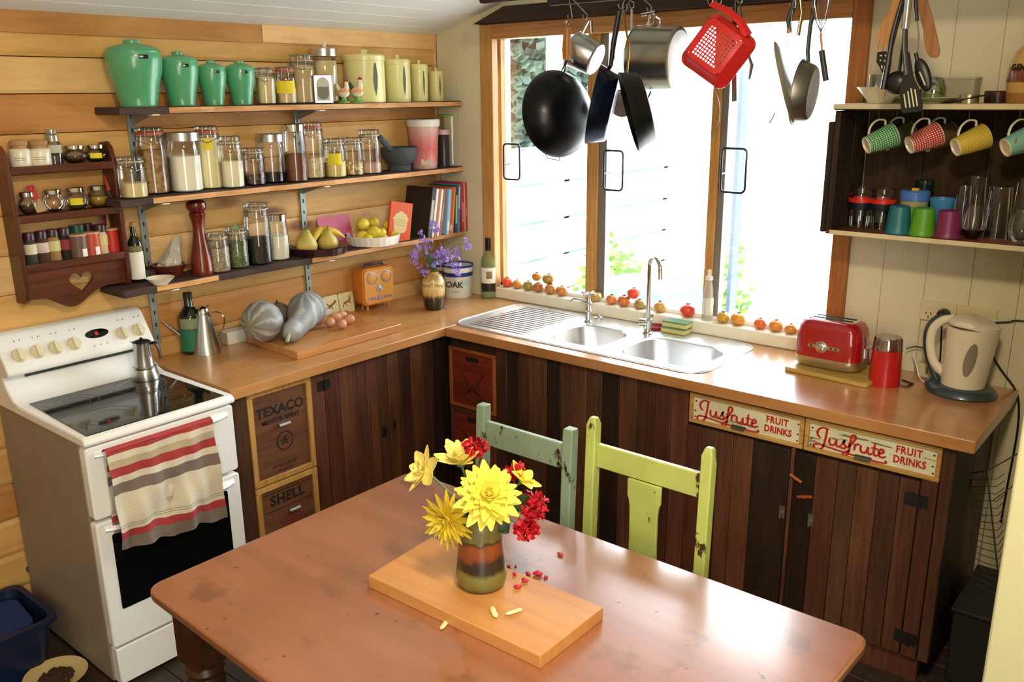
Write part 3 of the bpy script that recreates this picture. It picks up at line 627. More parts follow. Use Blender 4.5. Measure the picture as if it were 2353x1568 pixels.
for bw, dz in ((b1, .13), (b2, .16)):
    m = MB(); m.M = O; rings = []
    for off, z, r in ((0, .9032, .09), (.006, .898, .087), (.018, .90-dz*.55, .082), (.028, .90-dz*.9, .075), (.055, .90-dz, .055), (.10, .90-dz-.002, .03)):
        rings.append([q+(z,) for q in rr4(bw[0]+off, bw[1]-off, bw[2]+off, bw[3]-off, (r,)*4)][::-1])
    rings += [[(q[0]+(0), q[1], q[2]-.0015) for q in r_[::-1]][::-1] for r_ in ()]
    m.loft(rings, cap1=True).obj('bowl', SS, sk)
    cx, cy = (bw[0]+bw[1])/2, (bw[2]+bw[3])/2
    m = MB(); m.M = O @ Tr(cx, cy, .9-dz-.001); m.lathe([(.032, 0), (.030, .002), (.022, -.0005), (0, -.0005)], 20).obj('drain', CHROME, sk)
m = MB(); m.M = O
for i in range(15):
    yy = -.485+i*.0285; m.tube([(.625+abs(i-7)*.002, yy, .9022), (.66, yy, .9042), (.93, yy, .9042), (.99, yy, .9022)], [.002, .0055, .0055, .002], 6, flat=.5)
m.obj('drainer_rib', SS, sk)
# --- stove
sv = thing('electric_stove', 'white freestanding electric stove with black glass cooktop and control panel', 'stove', (.33, -1.98, 0)); O = Tr(-.33, 1.98, 0)
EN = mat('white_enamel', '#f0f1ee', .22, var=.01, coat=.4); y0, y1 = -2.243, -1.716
def sp(name, mb, m=EN, parent=None, **k):
    mb.v = [Vector(v)-Vector((.33, -1.98, 0)) for v in mb.v]; return mb.obj(name, m, parent or sv, **k)
XZ = Matrix(((1, 0, 0, 0), (0, 0, 1, 0), (0, 1, 0, 0), (0, 0, 0, 1)))     # (u, v, w) -> (x=u, y=w, z=v)
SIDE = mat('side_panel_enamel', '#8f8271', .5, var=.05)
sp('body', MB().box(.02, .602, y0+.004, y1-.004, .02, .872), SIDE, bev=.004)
pf = [(.02, .872), (.652, .872), (.660, .880), (.655, .896), (.640, .903), (.20, .903), (.155, .915), (.115, .950), (.098, .985), (.150, .998), (.152, 1.012), (.078, 1.120), (.060, 1.128), (.02, 1.128)]
sp('top_and_backguard', MB().prism(pf, y0, y1, XZ), bev=.006, seg=3, ang=50)
sp('vent_slot', MB().prism([(.103, .974), (.113, .978), (.111, .992), (.101, .988)], y0+.07, y1-.07, XZ), mat('vent_green_grey', '#3b4238', .5))
gl = [(.172, -2.205), (.640, -2.225), (.640, -1.745), (.172, -1.755)]
sp('glass_cooktop', MB().prism(gl, .9025, .9055), mat('black_ceramic_glass', '#0c0e0c', .07, var=.1, spec=.6), bev=.001)
rg = MB()
for cx, cy, r in ((.30, -2.10, .075), (.30, -1.87, .09), (.52, -2.09, .09), (.52, -1.87, .07)):
    for rr in (r, r*.62): rg.tube([(cx+rr*math.cos(2*PI*i/28), cy+rr*math.sin(2*PI*i/28), .9053) for i in range(28)], .0009, 4, closed=True)
sp('burner_ring', rg, mat('burner_print', '#4a4a48', .3))
# sloped console: frame with origin at its lower edge
d_ = Vector((.078-.152, 0, 1.120-1.012)).normalized(); nrm = Vector((d_.z, 0, -d_.x)); KN = mat('cream_knob', '#ddd5b4', .4)
def con(y, f): return Vector((.152, y, 1.012))+Vector((.078-.152, 0, 1.120-1.012))*f
for px, py in ((38, 795), (80, 783), (122, 775), (165, 766), (277, 743), (314, 736)):
    yk = on(px, py, 0, .115).y; M = Ax(con(yk, .42), nrm, (0, 1, 0))
    k = MB().lathe([(.026, 0), (.026, .002), (.0235, .003), (.022, .008), (0, .008)], 24, M); k = sp('knob', k, KN)
    g = MB().prism(rrect(-.0055, .0055, -.022, .022, .004, 3), .008, .020, M); g.v = [Vector(v)-Vector((.33, -1.98, 0)) for v in g.v]; g.obj('grip', KN, k, bev=.001)
dy = on(220, 748, 0, .11).y; M = Ax(con(dy, .58), nrm, (0, 1, 0))
dsp = sp('display', MB().lathe([(.043, 0), (.043, .0015), (.040, .002), (0, .002)], 28, M, sx=1, sy=.40), mat('display_black', '#0a0608', .1))
dg = MB().stroke([(-.0035, .005), (.0035, .005), (.0035, -.005), (-.0035, -.005), (-.0035, .005)], .002, n=1).stroke([(-.003, 0), (.003, 0)], .0018, n=1)
dg.v = [M @ (Vector(v)+Vector((-.002, 0, .002)))-Vector((.33, -1.98, 0)) for v in dg.v]; dg.obj('lit_digit', mat('red_led', '#ff1a1a', .4, emit=3), dsp)
bt = MB()
for k in (-1, 0, 1): bt.lathe([(.0045, 0), (.004, .0025), (0, .0028)], 10, Ax(con(dy+k*.024, .24), nrm, (0, 1, 0)))
sp('button', bt, KN)
mk = MB()
for px, py in ((38, 795), (80, 783), (122, 775), (165, 766), (277, 743), (314, 736)):
    yk = on(px, py, 0, .115).y
    for a in (-.9, .9): mk.lathe([(.0022, 0), (.002, .0006), (0, .0006)], 8, Ax(con(yk+a*.010+.012, .84), nrm, (0, 1, 0)))
sp('printed_mark', mk, BLACKP)
# doors
def odoor(name, z0, z1):
    return sp(name, MB().prism(rrect(y0+.004, y1-.004, z0, z1, .012, 4), .602, .645, LX), bev=.006, seg=3)
g1 = odoor('grill_door', .622, .866); g2 = odoor('oven_door', .162, .610)
sp('plinth_drawer', MB().box(.55, .640, y0+.012, y1-.004, .018, .152), bev=.004)
for g, z in ((g1, .838), (g2, .584)):
    b = MB(); P = []
    for i in range(15):
        t_ = i/14; yy = y0+.03+(y1-y0-.06)*t_; e = math.sin(PI*min(1, max(0, t_)))**.45
        P.append([(.643, yy, z+.010), (.647+.020*e, yy, z+.004), (.650+.026*e, yy, z-.004), (.645+.004*e, yy, z-.010), (.643, yy, z-.012)])
    b.sheet(P, .003); b.v = [Vector(v)-Vector((.33, -1.98, 0)) for v in b.v]; b.obj('handle', EN, g)
b = MB().prism(rrect(-2.195, -1.775, .290, .560, .006, 3), .6452, .6475, LX); b.v = [Vector(v)-Vector((.33, -1.98, 0)) for v in b.v]
b.obj('window_glass', mat('oven_glass', '#07090b', .10, spec=.6), g2, bev=.001)
for xx in (.06, .56):
    for yy in (y0+.04, y1-.04): sp('foot', MB().lathe([(.018, 0), (.018, .006), (.010, .008), (.010, .022)], 12, Tr(xx, yy, 0)), BLACKP)
# --- dining table
TW = wood('worn_table_timber', '#8a5232', '#9d6342', '#ad7450', axis='x', scale=.6, rough=.34, rnd=0, coat=1, coatr=.17, spec=.8, streak=.35, bump=.02, cross=10, marks=1)
tb = thing('dining_table', 'worn red-brown timber farmhouse table with rounded corners in the foreground', 'table', (2.05, -2.0, 0))
def rpoly(pts, r, n=6):
    out = []; N = len(pts)
    for i in range(N):
        p, a, b_ = Vector(pts[i]), Vector(pts[i-1]), Vector(pts[(i+1) % N]); u = (a-p).normalized(); v = (b_-p).normalized()
        p0, p1 = p+u*r, p+v*r
        for k in range(n+1):
            t_ = k/n; out.append(tuple((1-t_)**2*p0+2*t_*(1-t_)*p+t_*t_*p1))
    return out
tp = rpoly([(1.338-2.05, -2.437+2.0), (2.752-2.05, -2.50+2.0), (2.782-2.05, -1.537+2.0), (1.350-2.05, -1.543+2.0)], .045)
MB().prism(tp, .722, .750).obj('tabletop', TW, tb, bev=.007, seg=3)
AP = wood('dark_apron', '#2a150b', '#42220f', '#552e18', axis='x', rough=.4, rnd=.05)
for a in ((-.62, .62, -.375, -.355), (-.62, .62, .355, .375), (-.62, -.60, -.355, .355), (.60, .62, -.355, .355)): box(a[0], a[1], a[2], a[3], .62, .722).obj('apron', AP, tb, bev=.002)
lp = [(.022, 0), (.026, .01), (.020, .03), (.030, .06), (.038, .10), (.030, .14), (.026, .17), (.036, .19), (.030, .21), (.034, .30), (.042, .42), (.047, .50), (.040, .52), (.048, .535), (.040, .55), (.046, .56)]
for sx in (-.600, .600):
    for sy in (-.365, .365):
        lg = MB().lathe(lp, 20).box(-.045, .045, -.045, .045, .56, .722).obj('leg', AP, tb); lg.location = (sx, sy, 0)
# --- chairs
def chair(name, label, xc, w, yb, ztop, zrail0, zrail1, paint, splat, post, tip, group='painted wooden chairs at the table'):
    t = thing(name, label, 'chair', (xc, yb-.2, 0), 0, group); hw = w/2
    for s in (-1, 1):
        b = MB(); r = post/2; pts = [(s*(hw-r), .23, 0), (s*(hw-r), .20, .44), (s*(hw-r), .20, .62), (s*(hw-r), .215, ztop-.02)]
        b.loft([[(p[0]+a*r, p[1]+c*r, p[2]) for a, c in ((-1, -1), (1, -1), (1, 1), (-1, 1))] for p in pts]+[[(s*(hw-r)+a*r*tip, .216+c*r*tip, ztop) for a, c in ((-1, -1), (1, -1), (1, 1), (-1, 1))]], cap0=True, cap1=True).obj('back_post', paint, t, bev=.003)
        MB().loft([[(s*(hw-.02)+a*r_, -.19+c*r_, z) for a, c in ((-1, -1), (1, -1), (1, 1), (-1, 1))] for r_, z in ((.013, 0), (.019, .42))], cap0=True, cap1=True).obj('leg', paint, t, bev=.002)
        MB().tube([(s*(hw-.02), -.18, .2), (s*(hw-.02), .20, .2)], .010, 8).obj('stretcher', paint, t)
    MB().tube([(-(hw-.02), -.19, .25), ((hw-.02), -.19, .25)], .010, 8).obj('stretcher', paint, t)
    box(-hw+post, hw-post, .205, .223, zrail0, zrail1).obj('top_rail', paint, t, bev=.003); box(-hw+post, hw-post, .195, .212, .52, .56).obj('lower_rail', paint, t, bev=.003)
    if splat:
        q = splat/2; sw = [(-q, zrail0), (-q, zrail0-.05), (-q*.90, zrail0-.062), (-q*.84, zrail0-.085), (-q*.82, zrail0-.18), (-q*.9, .56), (q*.9, .56), (q*.82, zrail0-.18), (q*.84, zrail0-.085), (q*.90, zrail0-.062), (q, zrail0-.05), (q, zrail0)]
        MB().prism(sw, -.206, -.196, Matrix(((1, 0, 0, 0), (0, 0, -1, 0), (0, 1, 0, 0), (0, 0, 0, 1)))).obj('splat', paint, t, bev=.002)
    MB().prism(rpoly([(-hw-.005, .20), (-hw-.02, -.22), (hw+.02, -.22), (hw+.005, .20)], .02), .42, .445).obj('seat', paint, t, bev=.005)
    return t
GRN = chipped('chipped_sage_paint', '#8ea58c', '#352014', .44, .4, 16); LIME = chipped('chipped_lime_paint', '#bcc96c', '#4a3016', .415, .4, 18)
chair('dining_chair', 'sage-green chipped painted chair with plain top rail, left of the lime one', 1.688, .37, -1.40, .966, .835, .915, GRN, None, .034, .96)
chair('dining_chair', 'lime-green chipped painted chair with a wide central splat', 2.117, .392, -1.40, 1.020, .875, .945, LIME, .105, .032, .6)
# ============================================================ wall shelves
SHW = wood('rough_dark_shelf', '#2a1a13', '#43302a', '#5a443c', axis='y', rough=.7, rnd=.06); SHE = wood('raw_pine_edge', '#b47a44', '#d29a60', '#e2b27c', axis='y', rough=.6, rnd=.08)
ZS = (1.868, 1.550, 1.226)
shl = ['top', 'middle', 'lowest']
ends = [(-1.76, -.004), (-1.80, -.004), (-1.83, -.004)]
for k, z in enumerate(ZS):
    o = thing('wall_shelf', ['uppermost long rough timber shelf, holding the green canisters', 'middle long rough timber shelf, holding tall glass jars', 'lowest long rough timber shelf, holding the fruit dishes and books'][k], 'shelf', (0, -.9, z-.026), 0, 'long timber shelves on the left wall')
    a, c = ends[k]; q = random.Random(k+5)
    n = 28; pts = []
    for i in range(n+1):
        yy = a+(c-a)*i/n; pts.append((.186+.004*math.sin(i*1.7+k)+q.uniform(-.003, .003), yy+.9))
    MB().prism([(.008, a+.9)]+pts+[(.008, c+.9)], 0, .026).obj('board', SHW, o, bev=.002, seg=1)
    # raw sawn front face, a little proud of the dark board
    fp = [(x+.0015, y) for x, y in pts if (y > a+.9+([.13, .10, .10][k]))]
    if k == 2: fp = [p for p in fp if p[1] < -.35+.0 or p[1] > -.1]; seg = [[p for p in fp if p[1] < -.5], [p for p in fp if p[1] >= -.1]]
    else: seg = [fp]
    for s_ in seg:
        if len(s_) < 2: continue
        MB().prism([(x-.004, y) for x, y in s_[::-1]]+s_, .003, .023).obj('raw_edge', SHE, o, smooth=False)
    for yy in (-1.628, -.877):
        b = MB().prism([(.01, 0), (.15, 0), (.15, -.006), (.01, -.045)], -.002, .002, Tr(0, yy+.9, 0) @ Matrix(((1, 0, 0, 0), (0, 0, 1, 0), (0, 1, 0, 0), (0, 0, 0, 1)))).obj('bracket', mat('zinc_plate', '#a3a8a4', .45, .7), o)
        box(.150, .188, yy+.9-.012, yy+.9+.016, -.004, 0).obj('bracket_tip', WHITEP, o)
ZN = mat('zinc_strip', '#98a39d', .5, .6)
for yy, z0, lb in ((-1.630, .955, 'slotted zinc upright fixed to the wall behind the stove side of the shelves'), (-.876, .97, 'slotted zinc upright fixed to the wall behind the fruit bowls')):
    o = thing('shelf_upright', lb, 'upright', (0, yy, z0), 0, 'slotted metal shelf uprights')
    MB().box(.003, .012, -.014, .014, 0, 1.86-z0).obj('strip', ZN, o, bev=.001)
    b = MB()
    for i in range(int((1.86-z0)/.05)): b.box(.0115, .0128, -.003, .003, .02+i*.05, .036+i*.05)
    b.obj('slot', mat('slot_dark', '#23282a', .8), o); tag(o.children[-1], kind='stuff')

SEAL = mat('orange_rubber_seal', '#b4542f', .5); LIDW = mat('lid_grey_glass', '#8f8a74', .15, var=.05); YL = mat('yellow_label', '#ecd820', .6); WL = mat('white_label', '#eeeade', .6); TXT = mat('label_print', '#7a6640', .7)
def facing(p): return math.atan2(CC.y-p[1], CC.x-p[0])
def jar(name, label, loc, r, h, fill, fc, lid='clip', neck=.86, lab=None, group=None, cat='jar', tint=None, shoulder=.80):
    t = thing(name, label, cat, loc, facing(loc), group); lh = min(.028, h*.14)
    zs = h*shoulder
    hb = h-lh
    pr = [(0, .0015), (r*.9, .0015), (r, r*.12), (r, zs-lh), (r*(neck+.06), hb-(hb-zs+lh)*.35), (r*neck, hb)]
    MB().lathe(pr, 28, cap=False).obj('glass_body', tint or GLASS, t)
    if fill > 0:
        zf = .003+(hb-.006)*fill; ri = r-.0025
        pf = [(0, .003), (ri*.9, .003), (ri, r*.14)]
        if zf > zs-lh: pf += [(ri, zs-lh), (ri*(neck+.08), min(zf, hb-(hb-zs+lh)*.3))]
        else: pf += [(ri, zf)]
        pf += [(ri*.55, pf[-1][1]+.002), (0, pf[-1][1]+.0035)]
        MB().lathe(pf, 24, cap=False).obj('contents', fc, t)
    if lid in ('clip', 'orange'):
        MB().lathe([(0, hb+.003), (r*neck, hb+.003), (r*neck*1.05, hb+.006), (r*neck*1.05, h-.008), (r*neck*.8, h), (0, h)], 28, cap=False).obj('lid', GLASS, t)
        MB().lathe([(r*neck*.9, hb-.001), (r*neck*1.07, hb-.001), (r*neck*1.07, hb+(.009 if lid == 'orange' else .004)), (r*neck*.9, hb+(.009 if lid == 'orange' else .004))], 24, cap=False).obj('seal', SEAL if lid == 'orange' else mat('pale_rubber_seal', '#b9a98c', .6), t)
        b = MB(); rr = r*neck*1.10; b.tube([(rr*math.cos(2*PI*i/24), rr*math.sin(2*PI*i/24), hb-.006) for i in range(24)], .0014, 5, closed=True)
        b.tube([(rr*math.cos(2*PI*i/24), rr*math.sin(2*PI*i/24), h-.004) for i in range(24)], .0012, 5, closed=True)
        for s in (-1, 1): b.tube([(rr*.2*s+0, s*rr, hb-.006), (rr*.5, s*rr*.95, hb-.02), (rr*1.08, s*rr*.35, hb-.03), (rr*1.12, s*rr*.3, h-.006), (rr*.98, s*rr*.25, h)], .0013, 5)
        b.tube([(rr*1.08, -.35*rr, hb-.03), (rr*1.16, 0, hb-.036), (rr*1.08, .35*rr, hb-.03)], .0014, 5); b.obj('wire_clip', WIRE, t)
    elif lid == 'metal':
        MB().lathe([(0, hb-.004), (r*1.02, hb-.004), (r*1.02, h-.002), (r*.95, h), (0, h)], 28, cap=False).obj('lid', STEEL, t)
    elif lid == 'screw':
        MB().lathe([(0, hb-.002), (r*neck*1.08, hb-.002), (r*neck*1.10, h-.003), (r*neck, h), (0, h)], 28, cap=False).obj('lid', CHROME, t)
    if lab:
        z0, z1, w, m = lab; MB().arc(r+.0004, -w, w, h*z0, h*z1).obj('label', m, t)
    return t
def sj(name, label, px, xc, k, fill, fc, **kw):
    loc, r, h = slot(*px, xc, ZS[k]); return jar(name, label, loc, r, h, fill, fc, **kw)
# ---------- top shelf: green canisters
GP = mat('jade_green_glaze', '#55a878', .28, var=.05, coat=.4); GL = mat('canister_badge', '#16282a', .3)
def green(label, px, xc=.10, ov=None):
    loc, r, h = slot(*px, xc, ZS[0]); t = thing('green_canister', label, 'canister', loc, facing(loc), 'four jade green lidded canisters')
    MB().lathe([(0, 0), (r*.66, 0), (r*.68, h*.035), (r*.67, h*.05), (r*.74, h*.16), (r*.80, h*.32), (r*.94, h*.50), (r*1.0, h*.66), (r*1.0, h*.78), (r*.97, h*.83)], 40, cap=False).obj('body', GP, t)
    MB().lathe([(r*.985, h*.81), (r*.99, h*.825), (r*.92, h*.87), (r*.66, h*.915), (r*.34, h*.94), (r*.30, h*.95), (r*.30, h*.985), (r*.25, h), (0, h)], 40, cap=False).obj('lid', GP, t)
    b = MB().prism(rrect(-r*.17, r*.17, -h*.03, h*.03, .002, 2), -.001, .003, Matrix.Rotation(.35, 4, 'Z') @ Tr(r*.985, 0, h*.74) @ LX).obj('badge', GL, t)
    MB().ball((0, 0, 0), (.0015, r*.08, h*.016), 10, 6).obj('badge_mark', mat('silver_print', '#c9cec0', .4), b).matrix_world = Matrix.Rotation(.35, 4, 'Z') @ Tr(r*.985+.003, -r*.09, h*.74)
    return t
green('largest jade green canister at the left end of the top shelf', (250, 372, 92, 243)); green('second largest jade green canister, next to the biggest one', (371, 456, 119, 241))
green('third jade green canister from the left on the top shelf', (456, 520, 139, 239)); green('jade green canister nearest the glass jars on the top shelf', (520, 586, 140, 239))
OAT = speck('rolled_oats', '#b99a63', '#d9c391', 160, c3='#efe0b8'); FLOUR = mat('white_flour', '#f1ecd8', .9, var=.03); PALE = mat('pale_grain', '#d8c694', .9, var=.08, vs=80)
sj('clip_jar', 'small wire-clip jar of cream powder beside the last green canister', (587, 632, 155, 237), .10, 0, .88, mat('cream_powder', '#dcca98', .9))
sj('clip_jar', 'small jar with red-brown lid and a wide yellow label on the top shelf', (632, 680, 153, 236), .11, 0, .5, PALE, lid='orange', lab=(.28, .62, 1.0, YL))
sj('clip_jar', 'tall wire-clip jar of pale grain on the top shelf', (667, 723, 125, 234), .085, 0, .92, mat('beige_grain', '#c9b684', .9, vs=90, var=.1))
t = sj('storage_jar', 'tall glass jar with broad steel lid on the top shelf, behind the small tin', (716, 776, 112, 232), .07, 0, .9, PALE, lid='metal')
loc, r, h = slot(737, 752, 100, 118, .07, ZS[0]); p = on(745, 108, 0, .07); solo(MB().ball((0, 0, .010), (.010, .008, .010), 12, 8).ball((.004, 0, .022), (.006, .005, .007), 10, 6).lathe([(.010, 0), (.008, .004), (0, .004)], 12), 'ornament', mat('white_ceramic', '#e9e6da', .3), 'tiny white ornament sitting on the broad steel jar lid', 'ornament', (.07, p.y, ZS[0]+slot(716, 776, 112, 232, .07, ZS[0])[2]+.001))
loc, r, h = slot(722, 764, 172, 235, .150, ZS[0]); t = thing('tin_box', 'small silver tin with an arched dark window panel in front of the steel-lidded jar', 'tin', loc, facing(loc)-.05)
box(-.02, .02, -r, r, 0, h).obj('body', STEEL, t, bev=.003)
MB().prism([(-r*.7, h*.1), (r*.7, h*.1), (r*.7, h*.62)]+[(r*.7*math.cos(PI*i/10), h*.62+h*.3*math.sin(PI*i/10)) for i in range(1, 10)]+[(-r*.7, h*.62)], .0, .0008, Tr(.0201, 0, 0) @ LX).obj('window_panel', mat('pale_tin_face', '#c9c9b8', .4), t)
MB().prism([(r*.6*math.cos(PI+PI*i/10), h*.34+h*.2*math.sin(PI+PI*i/10)) for i in range(11)]+[(r*.6, h*.58), (-r*.6, h*.58)], .0, .0008, Tr(.021, 0, 0) @ LX).obj('dark_panel', mat('olive_grey', '#6d6c5a', .4), t)
CKW = mat('white_glaze', '#efe6d2', .25, coat=.3); CKR = mat('red_comb', '#b02018', .35); CKG = mat('green_base_glaze', '#6fa854', .3)
for px, lb, s in (((775, 804, 181, 236), 'white and orange ceramic hen figurine, left of its pair', -1), ((805, 836, 176, 236), 'ceramic rooster figurine with red comb and dark green tail, right of its pair', 1)):
    loc, r, h = slot(*px, .155, ZS[0]); t = thing('chicken_figurine', lb, 'figurine', loc, facing(loc)+PI/2*.8, 'pair of ceramic chickens')
    MB().lathe([(0, 0), (r, 0), (r*.9, h*.06), (r*.45, h*.12), (r*.3, h*.3), (0, h*.3)], 16, cap=False).obj('base', CKG, t)
    zz = zramp('hen_glaze', [(0, '#efe6d2'), (.035, '#f3ead8'), (.05, '#e0a050'), (.075, '#f0e8d8')], .25)
    MB().ball((0, 0, h*.42), (r*.95, r*.7, h*.20), 14, 10).tube([(r*.35, 0, h*.5), (r*.55, 0, h*.68), (r*.5, 0, h*.80)], [r*.5, r*.36, r*.28], 10).obj('body', zz, t)
    MB().ball((r*.5, 0, h*.82), (r*.32, r*.26, h*.075), 12, 8).obj('head', CKW, t)
    b = MB()
    for i in (-1, 0, 1): b.ball((r*.5+i*r*.18, 0, h*.90+(.03*h if i == 0 else 0)), (r*.13, r*.08, h*.06), 8, 6)
    b.ball((r*.74, 0, h*.73), (r*.12, r*.1, h*.05), 8, 6).obj('comb', CKR, t)
    MB().tube([(r*.8, 0, h*.80), (r*1.0, 0, h*.79)], [r*.08, .0004], 6).obj('beak', mat('yellow_glaze', '#d8b040', .3), t)
    MB().tube([(-r*.6, 0, h*.5), (-r*1.0, 0, h*.68), (-r*1.05, 0, h*.8)], [r*.3, r*.3, r*.1], 8).obj('tail', mat('dark_green_glaze', '#2f4a35', .3) if s > 0 else CKW, t)
YP = mat('pale_yellow_plastic', '#e6df98', .3, var=.02, coat=.2); LF = mat('grey_leaf_print', '#5c6250', .6)
for i, (px, lb) in enumerate((((791, 884, 114, 233), 'largest pale yellow canister on the top shelf'), ((884, 943, 126, 231), 'second pale yellow canister, right of the largest'), ((944, 983, 138, 229), 'third pale yellow canister, narrower than the second'), ((985, 1019, 156, 228), 'smallest pale yellow canister at the right end of the top shelf'))):
    loc, r, h = slot(*px, .095, ZS[0]); t = thing('yellow_canister', lb, 'canister', loc, facing(loc), 'pale yellow canisters in falling sizes')
    MB().lathe([(0, 0), (r*.97, 0), (r, h*.02), (r, h*.86)], 40, cap=False).obj('body', YP, t)
    MB().lathe([(r*1.01, h*.78), (r*1.03, h*.79), (r*1.03, h*.87), (r*.96, h*.90), (r*.2, h*.91), (r*.17, h*.93), (r*.2, h*.985), (r*.17, h), (0, h)], 40, cap=False).obj('lid', YP, t)
    MB().prism([(.0, h*.12), (r*.10, h*.3), (r*.13, h*.5), (r*.06, h*.72), (0, h*.76), (-r*.06, h*.7), (-r*.13, h*.45), (-r*.08, h*.25)], -.0004, .0006, Matrix.Rotation(.55, 4, 'Z') @ Tr(r*1.0, 0, 0) @ LX).obj('leaf_print', LF if i < 2 else mat('green_leaf_print', '#5a7048', .6), t)
# ---------- middle shelf
BEAN = speck('dark_beans', '#2c1810', '#4a2a1c', 120, c3='#7a5540'); COCOA = mat('cocoa_powder', '#7a4526', .9, var=.06); CHICK = speck('chickpeas', '#a98548', '#d9bd7c', 110, c3='#efdfae'); COFFEE = mat('black_tea', '#171412', .9, var=.3, vs=90)
M_ = [((272, 334, 358, 446), .140, .42, PALE, 'clip', 'squat wire-clip jar half full of cream flakes, first on the middle shelf', None),
 ((317, 384, 291, 441), .068, .75, speck('brown_pasta', '#8d6a3a', '#b08d58', 60), 'orange', 'tall jar with orange seal and golden-brown contents on the middle shelf', None),
 ((386, 460, 303, 436), .10, .70, FLOUR, 'metal', 'wide glass jar of white flour with broad steel lid', None),
 ((451, 508, 288, 430), .075, .93, mat('cream_flour', '#eadfae', .9), 'orange', 'tall jar of cream flour with orange seal and small yellow sticker', (.62, .80, .30, YL)),
 ((503, 557, 311, 426), .118, .60, mat('ivory_flour', '#ece4c4', .9), 'clip', 'medium wire-clip jar of ivory flour right of the stickered tall jar', None),
 ((557, 608, 338, 419), .105, .30, BEAN, 'clip', 'small wire-clip jar with brown beans at the bottom', None),
 ((594, 654, 307, 416), .075, .22, COFFEE, 'metal', 'clear steel-lidded jar with a little black tea in the bottom', None),
 ((651, 704, 284, 411), .125, .55, COCOA, 'screw', 'tall jar half full of reddish-brown cocoa powder', None),
 ((694, 745, 280, 406), .072, .42, speck('pearl_barley', '#cdb98a', '#e5d8b0', 150), 'orange', 'tall orange-sealed jar with pale barley in its lower half', None),
 ((744, 794, 317, 404), .115, .48, mat('yellow_polenta', '#e2cd7e', .9), 'clip', 'small jar of yellow meal with a bright yellow label', (.34, .62, .62, YL)),
 ((787, 834, 315, 399), .105, .40, CHICK, 'clip', 'small rounded jar part full of speckled chickpeas', None),
 ((824, 875, 297, 396), .10, .28, mat('pinkish_grain', '#cfae92', .9), 'clip', 'clear clip jar with a little pinkish grain, left of the stone mortar', None)]
for px, xc, fl_, fc, ld, lb, la in M_: sj('clip_jar' if ld != 'metal' else 'storage_jar', lb, px, xc, 1, fl_, fc, lid=ld, lab=la)
ST = mat('grey_granite', '#4c5053', .8, var=.35, vs=120, bump=.5); loc, r, h = slot(877, 960, 338, 391, .09, ZS[1])
t = thing('mortar', 'dark grey granite mortar bowl on the middle shelf', 'mortar', loc)
MB().lathe([(0, 0), (r*.62, 0), (r*.64, h*.16), (r*.58, h*.24), (r*.80, h*.40), (r*.96, h*.66), (r, h*.95), (r*.97, h), (r*.84, h), (r*.78, h*.7), (r*.5, h*.42), (0, h*.36)], 36, cap=False).obj('bowl', ST, t)
a = Vector((.10, loc.y-.01, ZS[1]+h*.42)); b_ = on(874, 318, 0, .12); solo(MB().tube([a-loc+Vector((0, .01, .01)), (a+(b_-a)*.5)-loc, b_-loc], [.020, .014, .016], 12).ball(tuple(b_-loc), .016, 12, 8), 'pestle', ST, 'grey granite pestle leaning in the mortar bowl', 'pestle', loc)
loc, r, h = slot(936, 1012, 274, 388, .10, ZS[1]); t = thing('plastic_tub', 'tall clear tub with red and pink contents and a white lid', 'tub', loc, facing(loc))
MB().lathe([(0, 0), (r*.74, 0), (r*.76, .004), (r*.93, h*.88)], 32, cap=False).obj('body', zramp('pink_tub', [(0, '#d8b4b0'), (.05, '#e08a86'), (.10, '#d96b6a'), (.16, '#d59a92'), (.2, '#dcb8ae')], .3, .5), t)
MB().lathe([(r*.94, h*.86), (r*.99, h*.86), (r*1.0, h*.98), (r*.95, h), (0, h)], 32, cap=False).obj('lid', WHITEP, t)
MB().prism(rrect(-r*.28, r*.28, h*.08, h*.2, .002, 2), r*.76, r*.785, Matrix.Rotation(.1, 4, 'Z') @ LX).obj('label', mat('beige_sticker', '#c9b9a0', .6), t)
loc, r, h = slot(1007, 1033, 297, 384, .115, ZS[1]); t = thing('narrow_jar', 'narrow dark jar with pale pink lid beside the red tub', 'jar', loc)
MB().lathe([(0, 0), (r, 0), (r, h*.86), (r*.9, h*.88)], 24, cap=False).obj('body', mat('dark_grey_beans', '#35323a', .3, var=.3, vs=80), t); MB().lathe([(r*1.05, h*.86), (r*1.05, h*.99), (0, h)], 24).obj('lid', mat('pink_lid', '#d9b8b4', .4), t)
loc, r, h = slot(1012, 1066, 262, 380, .07, ZS[1]); t = thing('storage_jar', 'large clear canister with thin translucent green lid at the right end', 'jar', loc)
MB().lathe([(0, .002), (r, .002), (r, h*.96)], 32, cap=False).obj('glass_body', GLASS, t); MB().lathe([(0, h*.955), (r*1.06, h*.955), (r*1.08, h*.985), (r*.9, h), (0, h)], 32, cap=False).obj('lid', mat('green_lid', '#8fc25a', .3), t)
